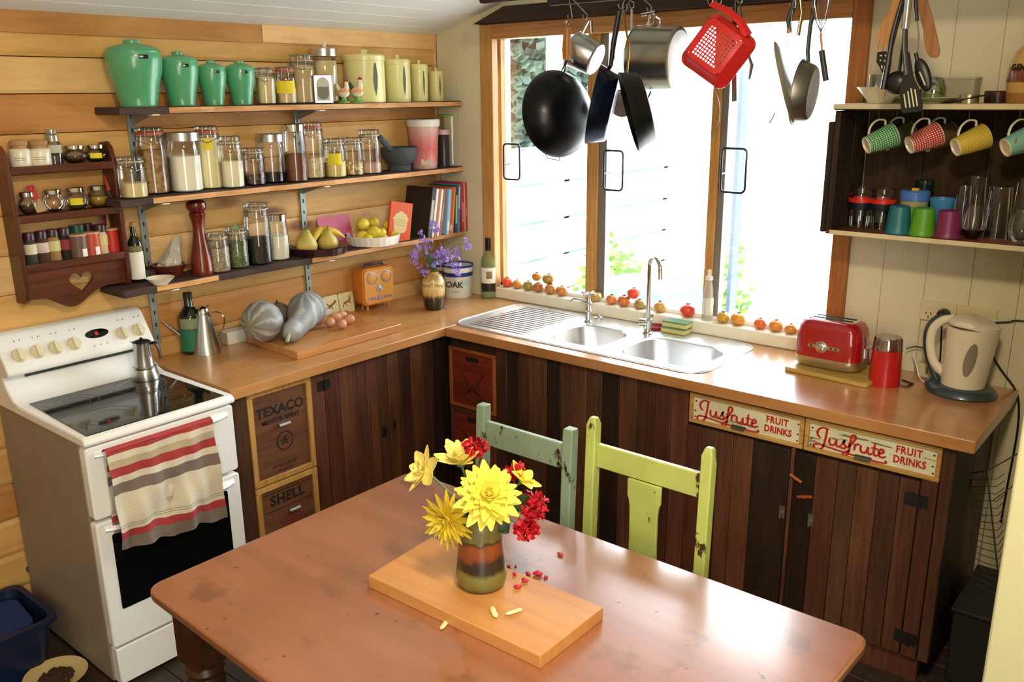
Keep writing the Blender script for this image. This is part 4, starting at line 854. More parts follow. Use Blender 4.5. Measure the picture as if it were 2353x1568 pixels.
# ---------- lowest shelf
Z3 = ZS[2]
DG = mat('dark_green_bottle', '#0f1a12', .08, spec=.6, coat=.5); CORK = mat('cork', '#b08a58', .8, var=.15, vs=60)
def bottle(label, loc, r, h, gm, prof, parts, name='bottle'):
    t = thing(name, label, 'bottle', loc, facing(loc)); MB().lathe([(a*r, b*h) for a, b in prof], 32, cap=False).obj('glass_body', gm, t)
    for nm, z0, z1, rr, w, m in parts:
        if w: MB().arc(r*rr+.0004, -w, w, z0*h, z1*h, n=16).obj(nm, m, t)
        else: MB().lathe([(0, z0*h), (rr*r, z0*h), (rr*r, z1*h-.001), (rr*r*.9, z1*h), (0, z1*h)], 20, cap=False).obj(nm, m, t)
    return t
BP = [(0, 0), (.92, 0), (1, .02), (1, .58), (.9, .66), (.45, .76), (.36, .80), (.34, .93), (0, .93)]
loc, r, h = slot(293, 329, 510, 640, .06, Z3); bottle('dark oil bottle with cork and white label at the left end of the lowest shelf', loc, r, h, DG, BP, [('label', .06, .52, 1, 1.0, WL), ('upper_label', .53, .62, .98, .9, mat('olive_label', '#7f7448', .6)), ('cork', .93, 1.0, .36, 0, CORK)])

loc, r, h = slot(342, 432, 588, 632, .072, Z3); h = .052; r = .066; TER = mat('brown_glaze', '#5a2416', .25, var=.1, coat=.4)
t = thing('brown_bowl', 'shallow red-brown glazed bowl with lug handles holding garlic', 'bowl', loc, .9)
MB().lathe([(0, 0), (r*.62, 0), (r*.66, h*.05), (r*.95, h*.9), (r*.98, h), (r*.88, h), (r*.6, h*.2), (0, h*.18)], 32, cap=False).obj('bowl', TER, t)
for s in (-1, 1): MB().tube([(s*r*.9, -.02, h*.7), (s*r*1.15, -.012, h*.8), (s*r*1.15, .012, h*.8), (s*r*.9, .02, h*.7)], .005, 8).obj('handle', TER, t)
bl = loc.copy(); GAR = mat('garlic_skin', '#e3d3b4', .6, var=.12, vs=30)
for i, (dx, dy, dz) in enumerate(((.02, -.02, .28), (-.01, .025, .3), (.025, .02, .45), (-.02, -.015, .42), (0, 0, .8))):
    solo(MB().ball((0, 0, .018), (.021, .021, .018), 16, 10, fn=lambda d, a, th: 1+.06*math.cos(a*7)).tube([(0, 0, .034), (.002, 0, .052)], [.005, .002], 6), 'garlic_bulb', GAR, ['garlic bulb at the front of the brown bowl', 'garlic bulb at the right side of the brown bowl', 'garlic bulb in the middle right of the brown bowl', 'garlic bulb at the left side of the brown bowl', 'topmost garlic bulb in the brown bowl'][i], 'garlic', (bl.x+dx, bl.y+dy, bl.z+h*dz), i, 'garlic in the brown bowl')
BAG = film('plastic_film', '#e0d8cc', .34, .15); P = []; q = random.Random(2)
for i in range(15):
    a = 2*PI*i/14; k = 1+.14*math.sin(a*5)
    P.append([(.034*k*math.cos(a), .034*k*math.sin(a), .0), (.046*k*math.cos(a), .044*k*math.sin(a), .03), (.028*k*math.cos(a)+.006, .03*k*math.sin(a)+.012, .065), (.012*math.cos(a)+.01, .026*k*math.sin(a)+.024, .10), (.004*math.cos(a)+.012, .016*k*math.sin(a)+.034, .125)])
solo(MB().sheet(P, .0006), 'plastic_bag', BAG, 'crumpled clear plastic bag standing over the garlic', 'bag', (bl.x, bl.y+.01, bl.z+h*.55))
loc, r, h = slot(335, 400, 622, 650, .172, Z3); h = .026; r = .052; solo(MB().lathe([(0, 0), (r*.5, 0), (r*.52, .002), (r*.97, h*.92), (r, h), (r*.93, h), (r*.5, h*.25), (0, h*.2)], 32, cap=False), 'small_dish', CKW, 'small shallow white dish at the front left of the lowest shelf', 'dish', loc)
loc, r, h = slot(432, 484, 456, 632, .12, Z3); MILL = wood('red_turned_wood', '#4e150b', '#7a2814', '#98391d', axis='z', rough=.22, rnd=.02, coat=.5, bump=0)
t = thing('pepper_mill', 'tall glossy red-brown turned wooden pepper mill', 'pepper mill', loc)
MB().lathe([(0, 0), (r*.98, 0), (r, .005), (r*.98, h*.06), (r*.92, h*.22), (r*.70, h*.40), (r*.52, h*.55), (r*.50, h*.64), (r*.58, h*.72), (r*.72, h*.785), (0, h*.785)], 32, cap=False).obj('body', MILL, t)
MB().lathe([(0, h*.79), (r*.70, h*.79), (r*.72, h*.81), (r*.56, h*.825), (r*.76, h*.85), (r*.90, h*.90), (r*.84, h*.95), (r*.5, h*.985), (.006, h*.99)], 32, cap=False).obj('head', MILL, t); MB().ball((0, 0, h*.995), (.006, .006, .006), 10, 6).obj('finial', STEEL, t)
sj('clip_jar', 'squat clip jar of grey-brown spice right of the pepper mill', (474, 526, 533, 616), .13, 2, .72, speck('grey_spice', '#8d8268', '#b3a88a', 200))
sj('clip_jar', 'clip jar of green dried herbs with a green tag', (521, 569, 520, 609), .115, 2, .75, speck('dried_herbs', '#4f5c34', '#6f7c4a', 160), lab=(.95, 1.1, .12, mat('green_tag', '#3fae5a', .5)))
sj('clip_jar', 'tall clip jar with dark purple-brown contents in its lower half', (563, 622, 464, 603), .11, 2, .48, mat('dark_dried_fruit', '#241718', .8, var=.4, vs=70, bump=.5))
sj('clip_jar', 'clear jar half full of milky white granules beside the dark-filled jar', (615, 662, 490, 593), .10, 2, .62, mat('white_granules', '#e2e0cc', .8), lid='screw', shoulder=.84)
# tart dish with pears and bananas
loc, r, h = slot(663, 803, 552, 592, .115, Z3); h = .038; PUR = mat('aubergine_glaze', '#2a1522', .12, coat=.5); DW = mat('dish_inside', '#8f6c62', .3)
def fluted(name, label, loc, r, h, mo, mi, nf):
    t = thing(name, label, 'dish', loc)
    MB().lathe([(0, 0), (r*.86, 0), (r*.9, .003), (r*.98, h), (r*.95, h+.002)], 96, cap=False, flute=.014, nf=nf).obj('outer_wall', mo, t)
    MB().lathe([(r*.955, h+.002), (r*.92, h-.004), (r*.85, .008), (0, .007)], 48, cap=False).obj('inside', mi, t); return t
fluted('tart_dish', 'dark aubergine fluted tart dish holding pears and bananas', loc, r, h*.9, PUR, DW, 30); TL = loc.copy()
PEAR = zramp('pear_skin', [(0, '#b3a34c'), (.05, '#c9b258'), (.09, '#a6a046'), (.13, '#8c8a3c')], .45, .4); STM = mat('stem_brown', '#5a3c20', .8); BAN = zramp('banana_skin', [(-.04, '#b8973a'), (0, '#dcc050'), (.03, '#d4b040')], .5, .6)
for px, lb in (((678, 730, 522, 578), 'green-yellow pear at the left of the dark tart dish'), ((728, 778, 522, 574), 'upright green-yellow pear in the middle of the dark tart dish')):
    p, r_, h_ = slot(*px, .122, Z3+.010); r_ *= .95; t = thing('pear', lb, 'pear', p, 0, 'pears in the dark tart dish')
    MB().lathe([(0, .004), (r_*.5, 0), (r_*.9, h_*.12), (r_, h_*.30), (r_*.86, h_*.50), (r_*.5, h_*.70), (r_*.36, h_*.86), (r_*.2, h_*.94), (0, h_*.94)], 24, cap=False).obj('flesh', PEAR, t, ang=80); MB().tube([(0, 0, h_*.93), (.003, .002, h_*1.05)], .0018, 6).obj('stem', STM, t)
for i, (a0, dz, lb) in enumerate(((.0, .045, 'banana lying at the back of the dark tart dish'), (.35, .055, 'uppermost banana arching over the dark tart dish'), (-.3, .04, 'banana curving down at the right of the dark tart dish'))):
    t = thing('banana', lb, 'banana', (TL.x-.035+i*.012, TL.y+.015+i*.02, Z3+.02), a0, 'bananas in the dark tart dish'); pts = [(.0, -.085+.17*k/10, dz*math.sin(PI*k/10)+.01+i*.012) for k in range(11)]
    MB().tube(pts, [.006, .012, .016, .018, .019, .019, .018, .017, .015, .010, .005], 6).obj('flesh', BAN, t, ang=70); MB().tube([pts[-1], (0, .097, .022+i*.012)], .004, 6).obj('stem', mat('dark_stem', '#2a1c12', .8), t)
# white fluted dish with lemons
loc, r, h = slot(795, 921, 539, 577, .12, Z3); h = .046; fluted('fluted_dish', 'white fluted quiche dish heaped with yellow lemons', loc, r, h*.95, mat('white_stoneware', '#f0ede2', .3, coat=.3), CKW, 26); LE = mat('lemon_skin', '#dfcb3c', .4, var=.1, vs=10, bump=.15, rnd=.05)
L_ = [((833, 549), .026, 'lemon low at the left of the white dish'), ((846, 565), .024, 'lemon at the front left rim of the white dish'), ((876, 566), .024, 'lemon at the front right rim of the white dish'), ((902, 548), .027, 'lemon low at the right of the white dish'),
      ((858, 540), .029, 'lemon with pointed tip in the middle of the white dish'), ((834, 521), .029, 'big lemon topmost on the left of the heap'), ((859, 517), .024, 'knobbly lemon at the top centre of the heap'), ((894, 523), .030, 'large lemon topmost on the right of the heap'), ((877, 541), .022, 'small lemon with tip pointing right in the heap')]
lem0 = None
for i, ((px, py), rr, lb) in enumerate(L_):
    xc = loc.x+[.0, .040, .040, .02, .03, -.02, -.02, -.02, .045][i]; p = on(px, py-6, 0, xc); p.z = max(p.z, Z3+.034)
    if lem0 is None:
        lem0 = thing('lemon', lb, 'lemon', (0, 0, 0), 0, 'lemons in the white dish'); MB().ball((0, 0, 0), (1.18, .98, .98), 20, 14, fn=lambda d, a, th: 1+.18*max(0, abs(d.x)-.86)/.14).obj('rind', LE, lem0, ang=80); MB().lathe([(.07, 0), (.05, .05), (0, .06)], 8, Ax((-1.36, 0, 0), (-1, 0, 0))).obj('stalk_end', STM, lem0); t = lem0
    else: t = dup(lem0); t['label'] = lb
    t.location = p; t.scale = (rr,)*3; t.rotation_euler = (R.uniform(-.4, .4), R.uniform(-.5, .5), R.uniform(0, 6))
# magenta card behind the bananas
p0, p1 = on(733, 550, 0, .05), on(806, 543, 0, .05); hh = on(770, 494, 0, .05).z-Z3
t = thing('greeting_card', 'magenta card with a pale blue corner leaning on the wall behind the bananas', 'card', (.075, (p0.y+p1.y)/2, Z3))
t.rotation_euler = (0, -.25, 0); w = (p1.y-p0.y); box(0, .003, -w/2, w/2, 0, hh).obj('board', mat('magenta_card', '#c0506e', .5, var=.12, vs=8), t); box(.0031, .004, w*.28, w*.40, .02, .06).obj('printed_patch', mat('pale_blue_print', '#a8c4dc', .5), t)
# books
def book(label, w, h, d, y, tilt, cov, x0=.02, spine=None, leaves=True, name='book'):
    t = thing(name, label, 'book', (x0, y, Z3), 0, 'cookbooks on the lowest shelf'); t.rotation_euler = (tilt, 0, 0)
    box(0, d-.004, .002, w-.002, .003, h-.003).obj('pages', mat('page_block', '#e6ddc8', .8), t)
    b = MB().box(0, d, 0, .002, 0, h).box(0, d, w-.002, w, 0, h).box(d-.003, d, .002, w-.002, 0, h).obj('cover', cov, t, bev=.0006, seg=1)
    if spine:
        for z0, z1, m in spine: box(d, d+.0006, w*.2, w*.8, h*z0, h*z1).obj('spine_print', m, t)
    return t
def bm(c): return mat('cover_'+c[1:], c, .35, var=.04)
bk = [('#1d1c1c', .028, .245, 'black-spined cookbook leaning behind the orange one', [(.35, .75, '#b9b2a0')], 957), ('#f0efe9', .016, .235, 'white-spined slim cookbook right of the black one', None, 972), ('#b5714e', .016, .235, 'terracotta brown-spined cookbook leaning left', None, 985), ('#f2f0ea', .014, .23, 'white-spined book between two brown ones', None, 994),
      ('#a7634a', .014, .23, 'brown-spined book left of the pale blue pair', [(.3, .7, '#d09a7a')], 1004), ('#9fc6e8', .022, .225, 'pale blue-spined wide cookbook', [(.1, .3, '#e8f0f4')], 1013), ('#cc5c26', .016, .23, 'burnt orange-spined book with a barcode sticker', [(.08, .2, '#d8d4c8')], 1026), ('#e7a83a', .008, .23, 'thin yellow-orange spined booklet', None, 1034),
      ('#2e5560', .020, .235, 'dark teal-spined book with pale lettering bars', [(.2, .8, '#a9c4c0')], 1040), ('#5f83b8', .016, .24, 'blue and white-spined book', [(.5, .95, '#d8e0e4')], 1050), ('#b8343a', .020, .245, 'crimson-spined book, second from the right end', [(.2, .6, '#d98a80')], 1060), ('#cdbfae', .007, .245, 'thin cream-spined book between the two red ones', None, 1069), ('#c2352c', .014, .245, 'bright red-spined book at the right end of the shelf', [(.3, .5, '#dd7d6e')], 1074)]
ycur = -.004
for i, (c, w, h_, lb, sp_, px) in enumerate(reversed(bk)):
    k = len(bk)-1-i; tl = 0 if k >= 10 else (.06 if k >= 8 else .13 if k >= 5 else .20)
    cw = w/math.cos(tl)+.0015; ycur -= cw+(.03 if k == 4 else .014 if k == 9 else .012 if k == 7 else 0)
    t = book(lb, w, h_, .185 if k > 4 else .18, ycur, -tl, bm(c), spine=[(a, b, bm(m)) for a, b, m in sp_] if sp_ else None)
ob = thing('book', 'small orange cookbook with a cream cooking pot on its cover, facing out', 'book', (.165, on(918, 545, 0, .17).y, Z3), 0)
wv = .120; hv = .185; ob.rotation_euler = (-.19, -.06, -.2)
box(-.014, -.002, -wv/2+.002, wv/2-.002, .002, hv-.002).obj('pages', mat('page_block', '#e6ddc8', .8), ob); OR = mat('orange_cover', '#d9541c', .4, var=.03)
MB().box(-.002, 0, -wv/2, wv/2, 0, hv).box(-.016, -.014, -wv/2, wv/2, 0, hv).box(-.016, 0, -wv/2-.001, -wv/2+.001, 0, hv).obj('cover', OR, ob)
pot = [(-.038, .10), (-.044, .104), (-.044, .112), (-.037, .112), (-.030, .128), (-.012, .136), (-.010, .142), (.010, .142), (.012, .136), (.030, .128), (.037, .112), (.044, .112), (.044, .104), (.038, .10), (.034, .055), (.022, .040), (-.022, .040), (-.034, .055)]
MB().prism(pot, .0002, .0008, LX).obj('printed_pot', mat('cream_print', '#dcc58e', .5), ob)
b = MB()
for z, w in ((.100, .026), (.088, .03), (.076, .026)): b.stroke([(-w+.004*k, z+.0015*math.sin(k*2.3)) for k in range(int(w/.002)+1)], .0018, n=1)
b.obj('printed_line', mat('ochre_ink', '#a87f3c', .6), ob).data.transform(Tr(0, 0, 0) @ LX @ Tr(0, 0, .0009))
# ---------- spice rack
RK = wood('spice_rack_wood', '#3c1a0e', '#61301a', '#7c4225', axis='y', rough=.4, rnd=.05, coat=.15); RKZ = wood('spice_rack_side', '#3c1a0e', '#5a2c18', '#713b20', axis='z', rough=.4, rnd=.03, coat=.15)
rk = thing('spice_rack', 'dark brown wooden wall spice rack with a heart cut-out below', 'spice rack', (0, -1.93, 1.20)); ya, yb = -.185, .178
def side(y):
    pf = [(.004, .545), (.05, .55), (.075, .53), (.090, .49), (.095, .45), (.095, .06), (.085, .03), (.06, .015), (.004, .015)]
    MB().prism(pf, y-.008, y+.008, XZ).obj('side_panel', RKZ, rk, bev=.002)
side(ya); side(yb)
for z in (.462, .300, .134): box(.004, .090, ya+.008, yb-.008, z, z+.014).obj('shelf_board', RK, rk, bev=.002)
for z in (.462, .300, .134): box(.080, .0945, ya+.008, yb-.008, z-.006, z+.020).obj('lip', RK, rk, bev=.003)
n = 96; outer = []; hole = []
cy, cz_ = .010, .066
for i in range(n):
    tt = 2*PI*i/n; hx = 16*math.sin(tt)**3; hz_ = 13*math.cos(tt)-5*math.cos(2*tt)-2*math.cos(3*tt)-math.cos(4*tt)
    hole.append((cy+hx*.0027, cz_+.002+hz_*.0026)); a = math.atan2(hole[-1][1]-cz_, hole[-1][0]-cy)
    dx, dz = math.cos(a), math.sin(a)
    def inside(s_):
        x_, z_ = cy+dx*s_, cz_+dz*s_; u_ = (x_-ya)/(yb-ya); low = .038-.058*math.exp(-((u_-.42)/.20)**2)-.030*math.exp(-((u_-.02)/.05)**2)-.006*math.exp(-((u_-1)/.05)**2)
        return ya+.008 < x_ < yb-.008 and z_ < .132 and z_ > low
    lo_, hi_ = .03, .5
    for _ in range(40):
        mi_ = (lo_+hi_)/2
        if inside(mi_): lo_ = mi_
        else: hi_ = mi_
    outer.append((cy+dx*lo_, cz_+dz*lo_))
MB().prism(outer, .060, .074, LX, hole=hole).obj('heart_panel', RK, rk)
# things in the rack
def rloc(px, k, xc=.045):
    l, r_, t_, b_ = px; p, rr, hh = slot(l, r_, t_, b_, xc, 1.20+(.476, .314, .148)[k]+.0005); return p, rr, hh
for px, lb in (((24, 69, 322, 396), 'white ceramic jar with cork stopper, first in the spice rack'), ((68, 115, 322, 392), 'white ceramic jar with cork stopper, second in the spice rack')):
    p, r_, h_ = rloc(px, 0, .045); t = thing('ceramic_jar', lb, 'jar', p, facing(p), 'white cork-stoppered spice jars')
    MB().lathe([(0, 0), (r_*.96, 0), (r_, .004), (r_, h_*.60), (r_*.9, h_*.67), (r_*.74, h_*.70)], 28, cap=False).obj('body', mat('cream_ceramic', '#e7e0c6', .3, coat=.3), t)
    MB().lathe([(0, h_*.68), (r_*.70, h_*.68), (r_*.72, h_*.80), (r_*.84, h_*.82), (r_*.84, h_*.96), (r_*.74, h_), (0, h_)], 28, cap=False).obj('cork_stopper', CORK, t)
    for z in (.28, .36): MB().arc(r_+.0003, -.6, .5, h_*z, h_*z+.0012).obj('printed_line', TXT, t)
p, r_, h_ = rloc((104, 142, 298, 389), 0, .045); t = thing('pepper_grinder', 'small clear acrylic grinder half full of peppercorns in the spice rack', 'grinder', p)
MB().lathe([(0, .001), (r_*.9, .001), (r_*.9, h_*.6), (r_*.6, h_*.7)], 20, cap=False).obj('body', GLASS, t); MB().lathe([(0, .003), (r_*.84, .003), (r_*.84, h_*.32), (0, h_*.33)], 16, cap=False).obj('peppercorns', speck('peppercorns', '#221c18', '#4a4038', 300), t)
MB().arc(r_*.91, -3, 3, h_*.36, h_*.58, n=20).obj('label', mat('grey_label', '#b8b6a4', .5), t); MB().lathe([(0, h_*.68), (r_*.7, h_*.68), (r_*.72, h_*.84), (r_*.5, h_*.86), (r_*.66, h_*.90), (r_*.6, h_), (0, h_)], 20, cap=False).obj('cap', mat('frosted_cap', '#b6b2a4', .15, .6), t)
def ballj(px, k, lb, fc, fill=.4, yl=False, xc=.045):
    p, r_, h_ = rloc(px, k, xc); t = thing('round_spice_jar', lb, 'jar', p, facing(p), 'round glass spice jars with chrome lids'); zc = h_*.42
    MB().lathe([(0, .001)]+[(r_*math.sin(a), max(.001, zc-zc*1.0*math.cos(a))) for a in [PI*i/12 for i in range(2, 10)]]+[(r_*.62, h_*.84)], 24, cap=False).obj('glass_body', GLASS, t)
    MB().lathe([(0, .003)]+[(r_*.93*math.sin(a), max(.003, zc-zc*.95*math.cos(a))) for a in [PI*i/12 for i in range(2, int(2+8*fill)+1)]]+[(0, zc-zc*.9*math.cos(PI*int(2+8*fill)/12))], 20, cap=False).obj('contents', fc, t)
    MB().lathe([(0, h_*.80), (r_*.74, h_*.80), (r_*.76, h_*.97), (r_*.68, h_), (0, h_)], 24, cap=False).obj('lid', CHROME, t)
    if yl: MB().arc(r_*1.0, -.5, .5, h_*.28, h_*.56).obj('label', YL, t)
BRN = mat('brown_spice', '#4d331c', .9, var=.2, vs=60)
ballj((146, 200, 333, 385), 0, 'round jar with small yellow sticker, fourth on the top spice rack shelf', BRN, .5); ballj((195, 246, 332, 381), 0, 'round jar with wide yellow sticker, last on the top spice rack shelf', mat('olive_spice', '#4a4424', .9), .5, True)
ballj((42, 86, 440, 492), 1, 'round jar of dark spice behind the red sachet', BRN, .5); ballj((98, 148, 434, 486), 1, 'round jar nearly empty, second on the middle rack shelf', BRN, .2); ballj((148, 202, 429, 480), 1, 'round jar with yellow sticker on the middle rack shelf', mat('grey_green_spice', '#6f6c4c', .9), .3, True); ballj((201, 251, 425, 476), 1, 'round jar of golden yellow spice on the middle rack shelf', mat('turmeric', '#a07c20', .9), .7)
def sachet(lb, pa, pb, w, c1, c2, xa, xb, name='spice_sachet'):
    a, c = on(*pa, 0, xa), on(*pb, 0, xb); t = thing(name, lb, 'sachet', c); d = (a-c); L_ = d.length; M = Ax((0, 0, 0), d, (0, 1, .2))
    P = [[(w*(-.5+j/4), .004*math.sin(PI*j/4)*math.sin(PI*i/6)+.001*math.sin(i*2+j), L_*i/6) for j in range(5)] for i in range(7)]
    MB().sheet(P, .0015, M).obj('packet', c1, t); P = [[(w*(-.42+.84*j/4), .0055*math.sin(PI*j/4)*-1-.002, L_*(.45+.5*i/6)) for j in range(5)] for i in range(7)]
    MB().sheet(P, .001, M).obj('printed_band', c2, t)
RS = mat('red_sachet', '#b8302c', .4, var=.1); KR = mat('kraft_sachet', '#b8926a', .6)
sachet('red and kraft paper spice sachet leaning over the left round jar', (66, 425), (96, 487), .03, KR, RS, .04, .085); sachet('tall narrow red and white sachet standing at the right of the middle rack shelf', (247, 402), (255, 468), .03, mat('black_white_sachet', '#5d5a50', .5, var=.5, vs=30), RS, .02, .06)
sachet('white and red patterned sachet standing behind the small tins', (232, 488), (240, 545), .035, mat('pale_sachet', '#a9a088', .5, var=.3, vs=30), mat('dark_red_band', '#7c2a24', .5), .012, .018)
PUL = mat('purple_cap', '#3c1826', .3); GRC = mat('dark_green_cap', '#1d5038', .3)
SP = [((55, 84, 534, 605), 'purple-capped spice jar with cream label, first on the bottom rack shelf', PUL, mat('cream_label', '#d9d3b0', .6), mat('grey_spice_dark', '#3c3a30', .8)), ((83, 112, 530, 601), 'purple-capped spice jar with white and red label, second on the bottom rack shelf', PUL, mat('white_red_label', '#cfb9ae', .6, var=.3, vs=40), BRN),
      ((108, 138, 526, 597), 'purple-capped spice jar with yellow-green label, third on the bottom rack shelf', PUL, mat('lime_label', '#c9c883', .6), mat('tan_spice', '#a07848', .8)), ((135, 164, 523, 592), 'purple-capped spice jar with dark red label, fourth on the bottom rack shelf', PUL, mat('dark_red_label', '#8a2c30', .6), mat('very_dark_spice', '#241a18', .8)),
      ((216, 247, 515, 580), 'purple-capped spice jar with pale yellow label behind the orange tins', PUL, mat('pale_yellow_label', '#cfc488', .6), mat('cream_spice', '#cbb890', .8))]
for i, (px, lb, cp, lbm, sc) in enumerate(SP):
    p, r_, h_ = rloc(px, 2, .05 if i < 4 else .055); r_ *= .92; t = thing('spice_jar', lb, 'jar', p, facing(p), 'purple-capped spice jars')
    MB().lathe([(0, .001), (r_*.95, .001), (r_, .004), (r_*.92, h_*.24), (r_, h_*.34), (r_, h_*.64), (r_*.85, h_*.72), (r_*.8, h_*.78)], 20, cap=False).obj('body', sc, t)
    MB().arc(r_+.0003, -2.2, 2.2, h_*.32, h_*.64, n=16).obj('label', lbm, t); MB().lathe([(0, h_*.76), (r_*.95, h_*.76), (r_*.97, h_*.98), (r_*.9, h_), (0, h_)], 20, cap=False).obj('cap', cp, t)
for px, xc, lb, c in (((160, 200, 537, 590), .06, 'small brown spice tin with white sticker', '#6d5446'), ((193, 229, 532, 585), .06, 'small orange-red spice tin left of the pale yellow jar', '#c04a28'), ((244, 272, 524, 578), .055, 'small bright red spice tin at the right end of the bottom rack shelf', '#c0301f')):
    p, r_, h_ = rloc(px, 2, xc); t = thing('spice_tin', lb, 'tin', p, facing(p)); MB().lathe([(0, 0), (r_, 0), (r_, h_*.94)], 24, cap=False).obj('body', bm(c), t); MB().lathe([(0, h_*.93), (r_*1.04, h_*.93), (r_*1.04, h_*.97), (r_*.95, h_), (0, h_)], 24, cap=False).obj('lid', mat('tin_lid_tan', '#c9a07c', .4), t)
    if c != '#c0301f': MB().arc(r_+.0004, .35, .95, h_*.08, h_*.40).obj('price_sticker', WL, t)
p, r_, h_ = rloc((160, 196, 517, 560), 2, .022); t = thing('spice_jar', 'green-capped spice jar standing behind the brown tin', 'jar', p); MB().lathe([(0, 0), (r_, 0), (r_, h_*.6), (r_*.8, h_*.66)], 20, cap=False).obj('body', BRN, t); MB().lathe([(0, h_*.62), (r_*.95, h_*.62), (r_*.95, h_), (0, h_)], 20, cap=False).obj('cap', GRC, t)
p, r_, h_ = rloc((194, 214, 513, 560), 2, .022); t = thing('spice_jar', 'purple-capped spice jar standing behind the orange-red tin', 'jar', p); MB().lathe([(0, 0), (r_, 0), (r_, h_*.6), (r_*.8, h_*.66)], 20, cap=False).obj('body', BRN, t); MB().lathe([(0, h_*.62), (r_*.95, h_*.62), (r_*.95, h_), (0, h_)], 20, cap=False).obj('cap', PUL, t)
# ============================================================ things on the left worktop
ZT = .9002
CB = wood('chopping_board_wood', '#96602f', '#bd8148', '#d39a5e', axis='y', scale=.9, rough=.35, rnd=0, coat=.2, streak=.5)
solo(MB().prism([(.098, -1.290), (.488, -1.318), (.492, -.762), (.098, -.745)], 0, .034), 'chopping_board', CB, 'large thick timber chopping board under the pumpkins and eggs', 'chopping board', (0, 0, ZT), bev=.003); ZBD = ZT+.0345
loc, r, h = stand(376, 428, 664, 806, ZT); bottle('large dark green oil bottle with green label behind the steel oil can', (max(loc.x, .055), loc.y, ZT), r, h, DG, BP, [('label', .06, .42, 1, 1.15, mat('deep_green_label', '#1f6b4c', .5, var=.15)), ('upper_label', .43, .60, 1, 1.0, mat('sage_label', '#7d8a62', .6)), ('cap', .9, 1.0, .38, 0, BLACKP), ])
loc, r, h = stand(431, 499, 702, 819, ZT); t = thing('oil_can', 'conical stainless steel oil can with long thin spout and strap handle', 'oil can', loc)
MB().lathe([(0, 0), (r, 0), (r, .004), (r*.42, h*.80), (r*.40, h*.84)], 36, cap=False).obj('body', STEEL, t); MB().lathe([(r*.43, h*.82), (r*.44, h*.86), (r*.34, h*.94), (r*.12, h*.98), (0, h*.985)], 28, cap=False).obj('lid', CHROME, t)
MB().tube([(CR*(r*.16))+Vector((0, 0, h*.94)), (CR*(r*.42))+Vector((0, 0, h*1.0))], .003, 6).obj('lid_tab', CHROME, t)
s0 = Vector((0, 0, h*.16))-CR*r*.80; e0 = -CR*(r*2.5)-FH*.05+Vector((0, 0, h*.74)); MB().tube([s0, s0*.5+e0*.5+Vector((0, 0, -.004)), e0], [.008, .0055, .0035], 10).obj('spout', STEEL, t)
hd = [CR*r*.38+Vector((0, 0, h*.72)), CR*r*.62+Vector((0, 0, h*.84)), CR*r*1.0+Vector((0, 0, h*.86)), CR*r*1.38+Vector((0, 0, h*.76)), CR*r*1.30+Vector((0, 0, h*.55)), CR*r*.82+Vector((0, 0, h*.30))]
MB().tube(sm(hd), .0065, 8, flat=.25).obj('handle', STEEL, t)
# white carton behind the pumpkins
t = thing('wrap_box', 'long white cardboard wrap box lying behind the pumpkins', 'box', (.052, -1.085, ZT)); box(-.03, .03, -.28, .27, 0, .052).obj('carton', mat('white_card', '#d9d6cc', .6, var=.02), t, bev=.002); box(-.031, .0305, -.2805, -.279, .001, .051).obj('end_flap', mat('beige_card', '#b9a98a', .6), t)
# pumpkins
def pumpk(name, m1): 
    m, tt, b = new(name); N = tt.nodes.new; L = tt.links.new; tc = N('ShaderNodeTexCoord'); sp_ = N('ShaderNodeSeparateXYZ'); L(tc.outputs['Object'], sp_.inputs[0])
    at = N('ShaderNodeMath'); at.operation = 'ARCTAN2'; L(sp_.outputs[1], at.inputs[0]); L(sp_.outputs[0], at.inputs[1])
    no = N('ShaderNodeTexNoise'); no.inputs['Scale'].default_value = 14; no.inputs['Detail'].default_value = 4; L(tc.outputs['Object'], no.inputs['Vector'])
    ml = N('ShaderNodeMath'); ml.operation = 'MULTIPLY_ADD'; ml.inputs[1].default_value = 9; ml2 = N('ShaderNodeMath'); ml2.operation = 'MULTIPLY'; ml2.inputs[1].default_value = 6.5; L(no.outputs['Fac'], ml2.inputs[0]); L(at.outputs[0], ml.inputs[0]); L(ml2.outputs[0], ml.inputs[2])
    si = N('ShaderNodeMath'); si.operation = 'SINE'; L(ml.outputs[0], si.inputs[0]); ad = N('ShaderNodeMath'); ad.operation = 'MULTIPLY'; L(si.outputs[0], ad.inputs[0]); n2 = N('ShaderNodeTexNoise'); n2.inputs['Scale'].default_value = 22; L(tc.outputs['Object'], n2.inputs['Vector']); L(n2.outputs['Fac'], ad.inputs[1])
    rp = ramp(tt, [(.0, lin('#80827c')), (.25, lin('#98999a')), (.46, lin('#a3a4a6')), (.62, lin(m1))]); L(ad.outputs[0], rp.inputs[0]); L(rp.outputs[0], b.inputs['Base Color']); b.inputs['Roughness'].default_value = .5; MATS[name] = m; return m
PK = pumpk('grey_pumpkin_rind', '#cbb49a'); PK2 = pumpk('grey_gourd_rind', '#b9ad98')
ctr = on(603, 739, 2, ZBD+.084); ax_ = (-CF*.80-CR*.42-CU*.25).normalized(); t = thing('pumpkin', 'round grey-green ribbed pumpkin with pale streaks, left on the chopping board', 'pumpkin', (ctr.x, ctr.y, ZBD), 0, 'pumpkins on the chopping board')
o = MB().ball((0, 0, 0), (.084, .084, .080), 60, 24, fn=lambda d, a, th: (1+.022*abs(math.cos(a*7))-.012)*(1-.05*max(0, d.z-.8)/.2)).obj('rind', PK, t, ang=80); o.matrix_local = Tr(0, 0, .084) @ Ax((0, 0, 0), ax_)
b = MB(); 
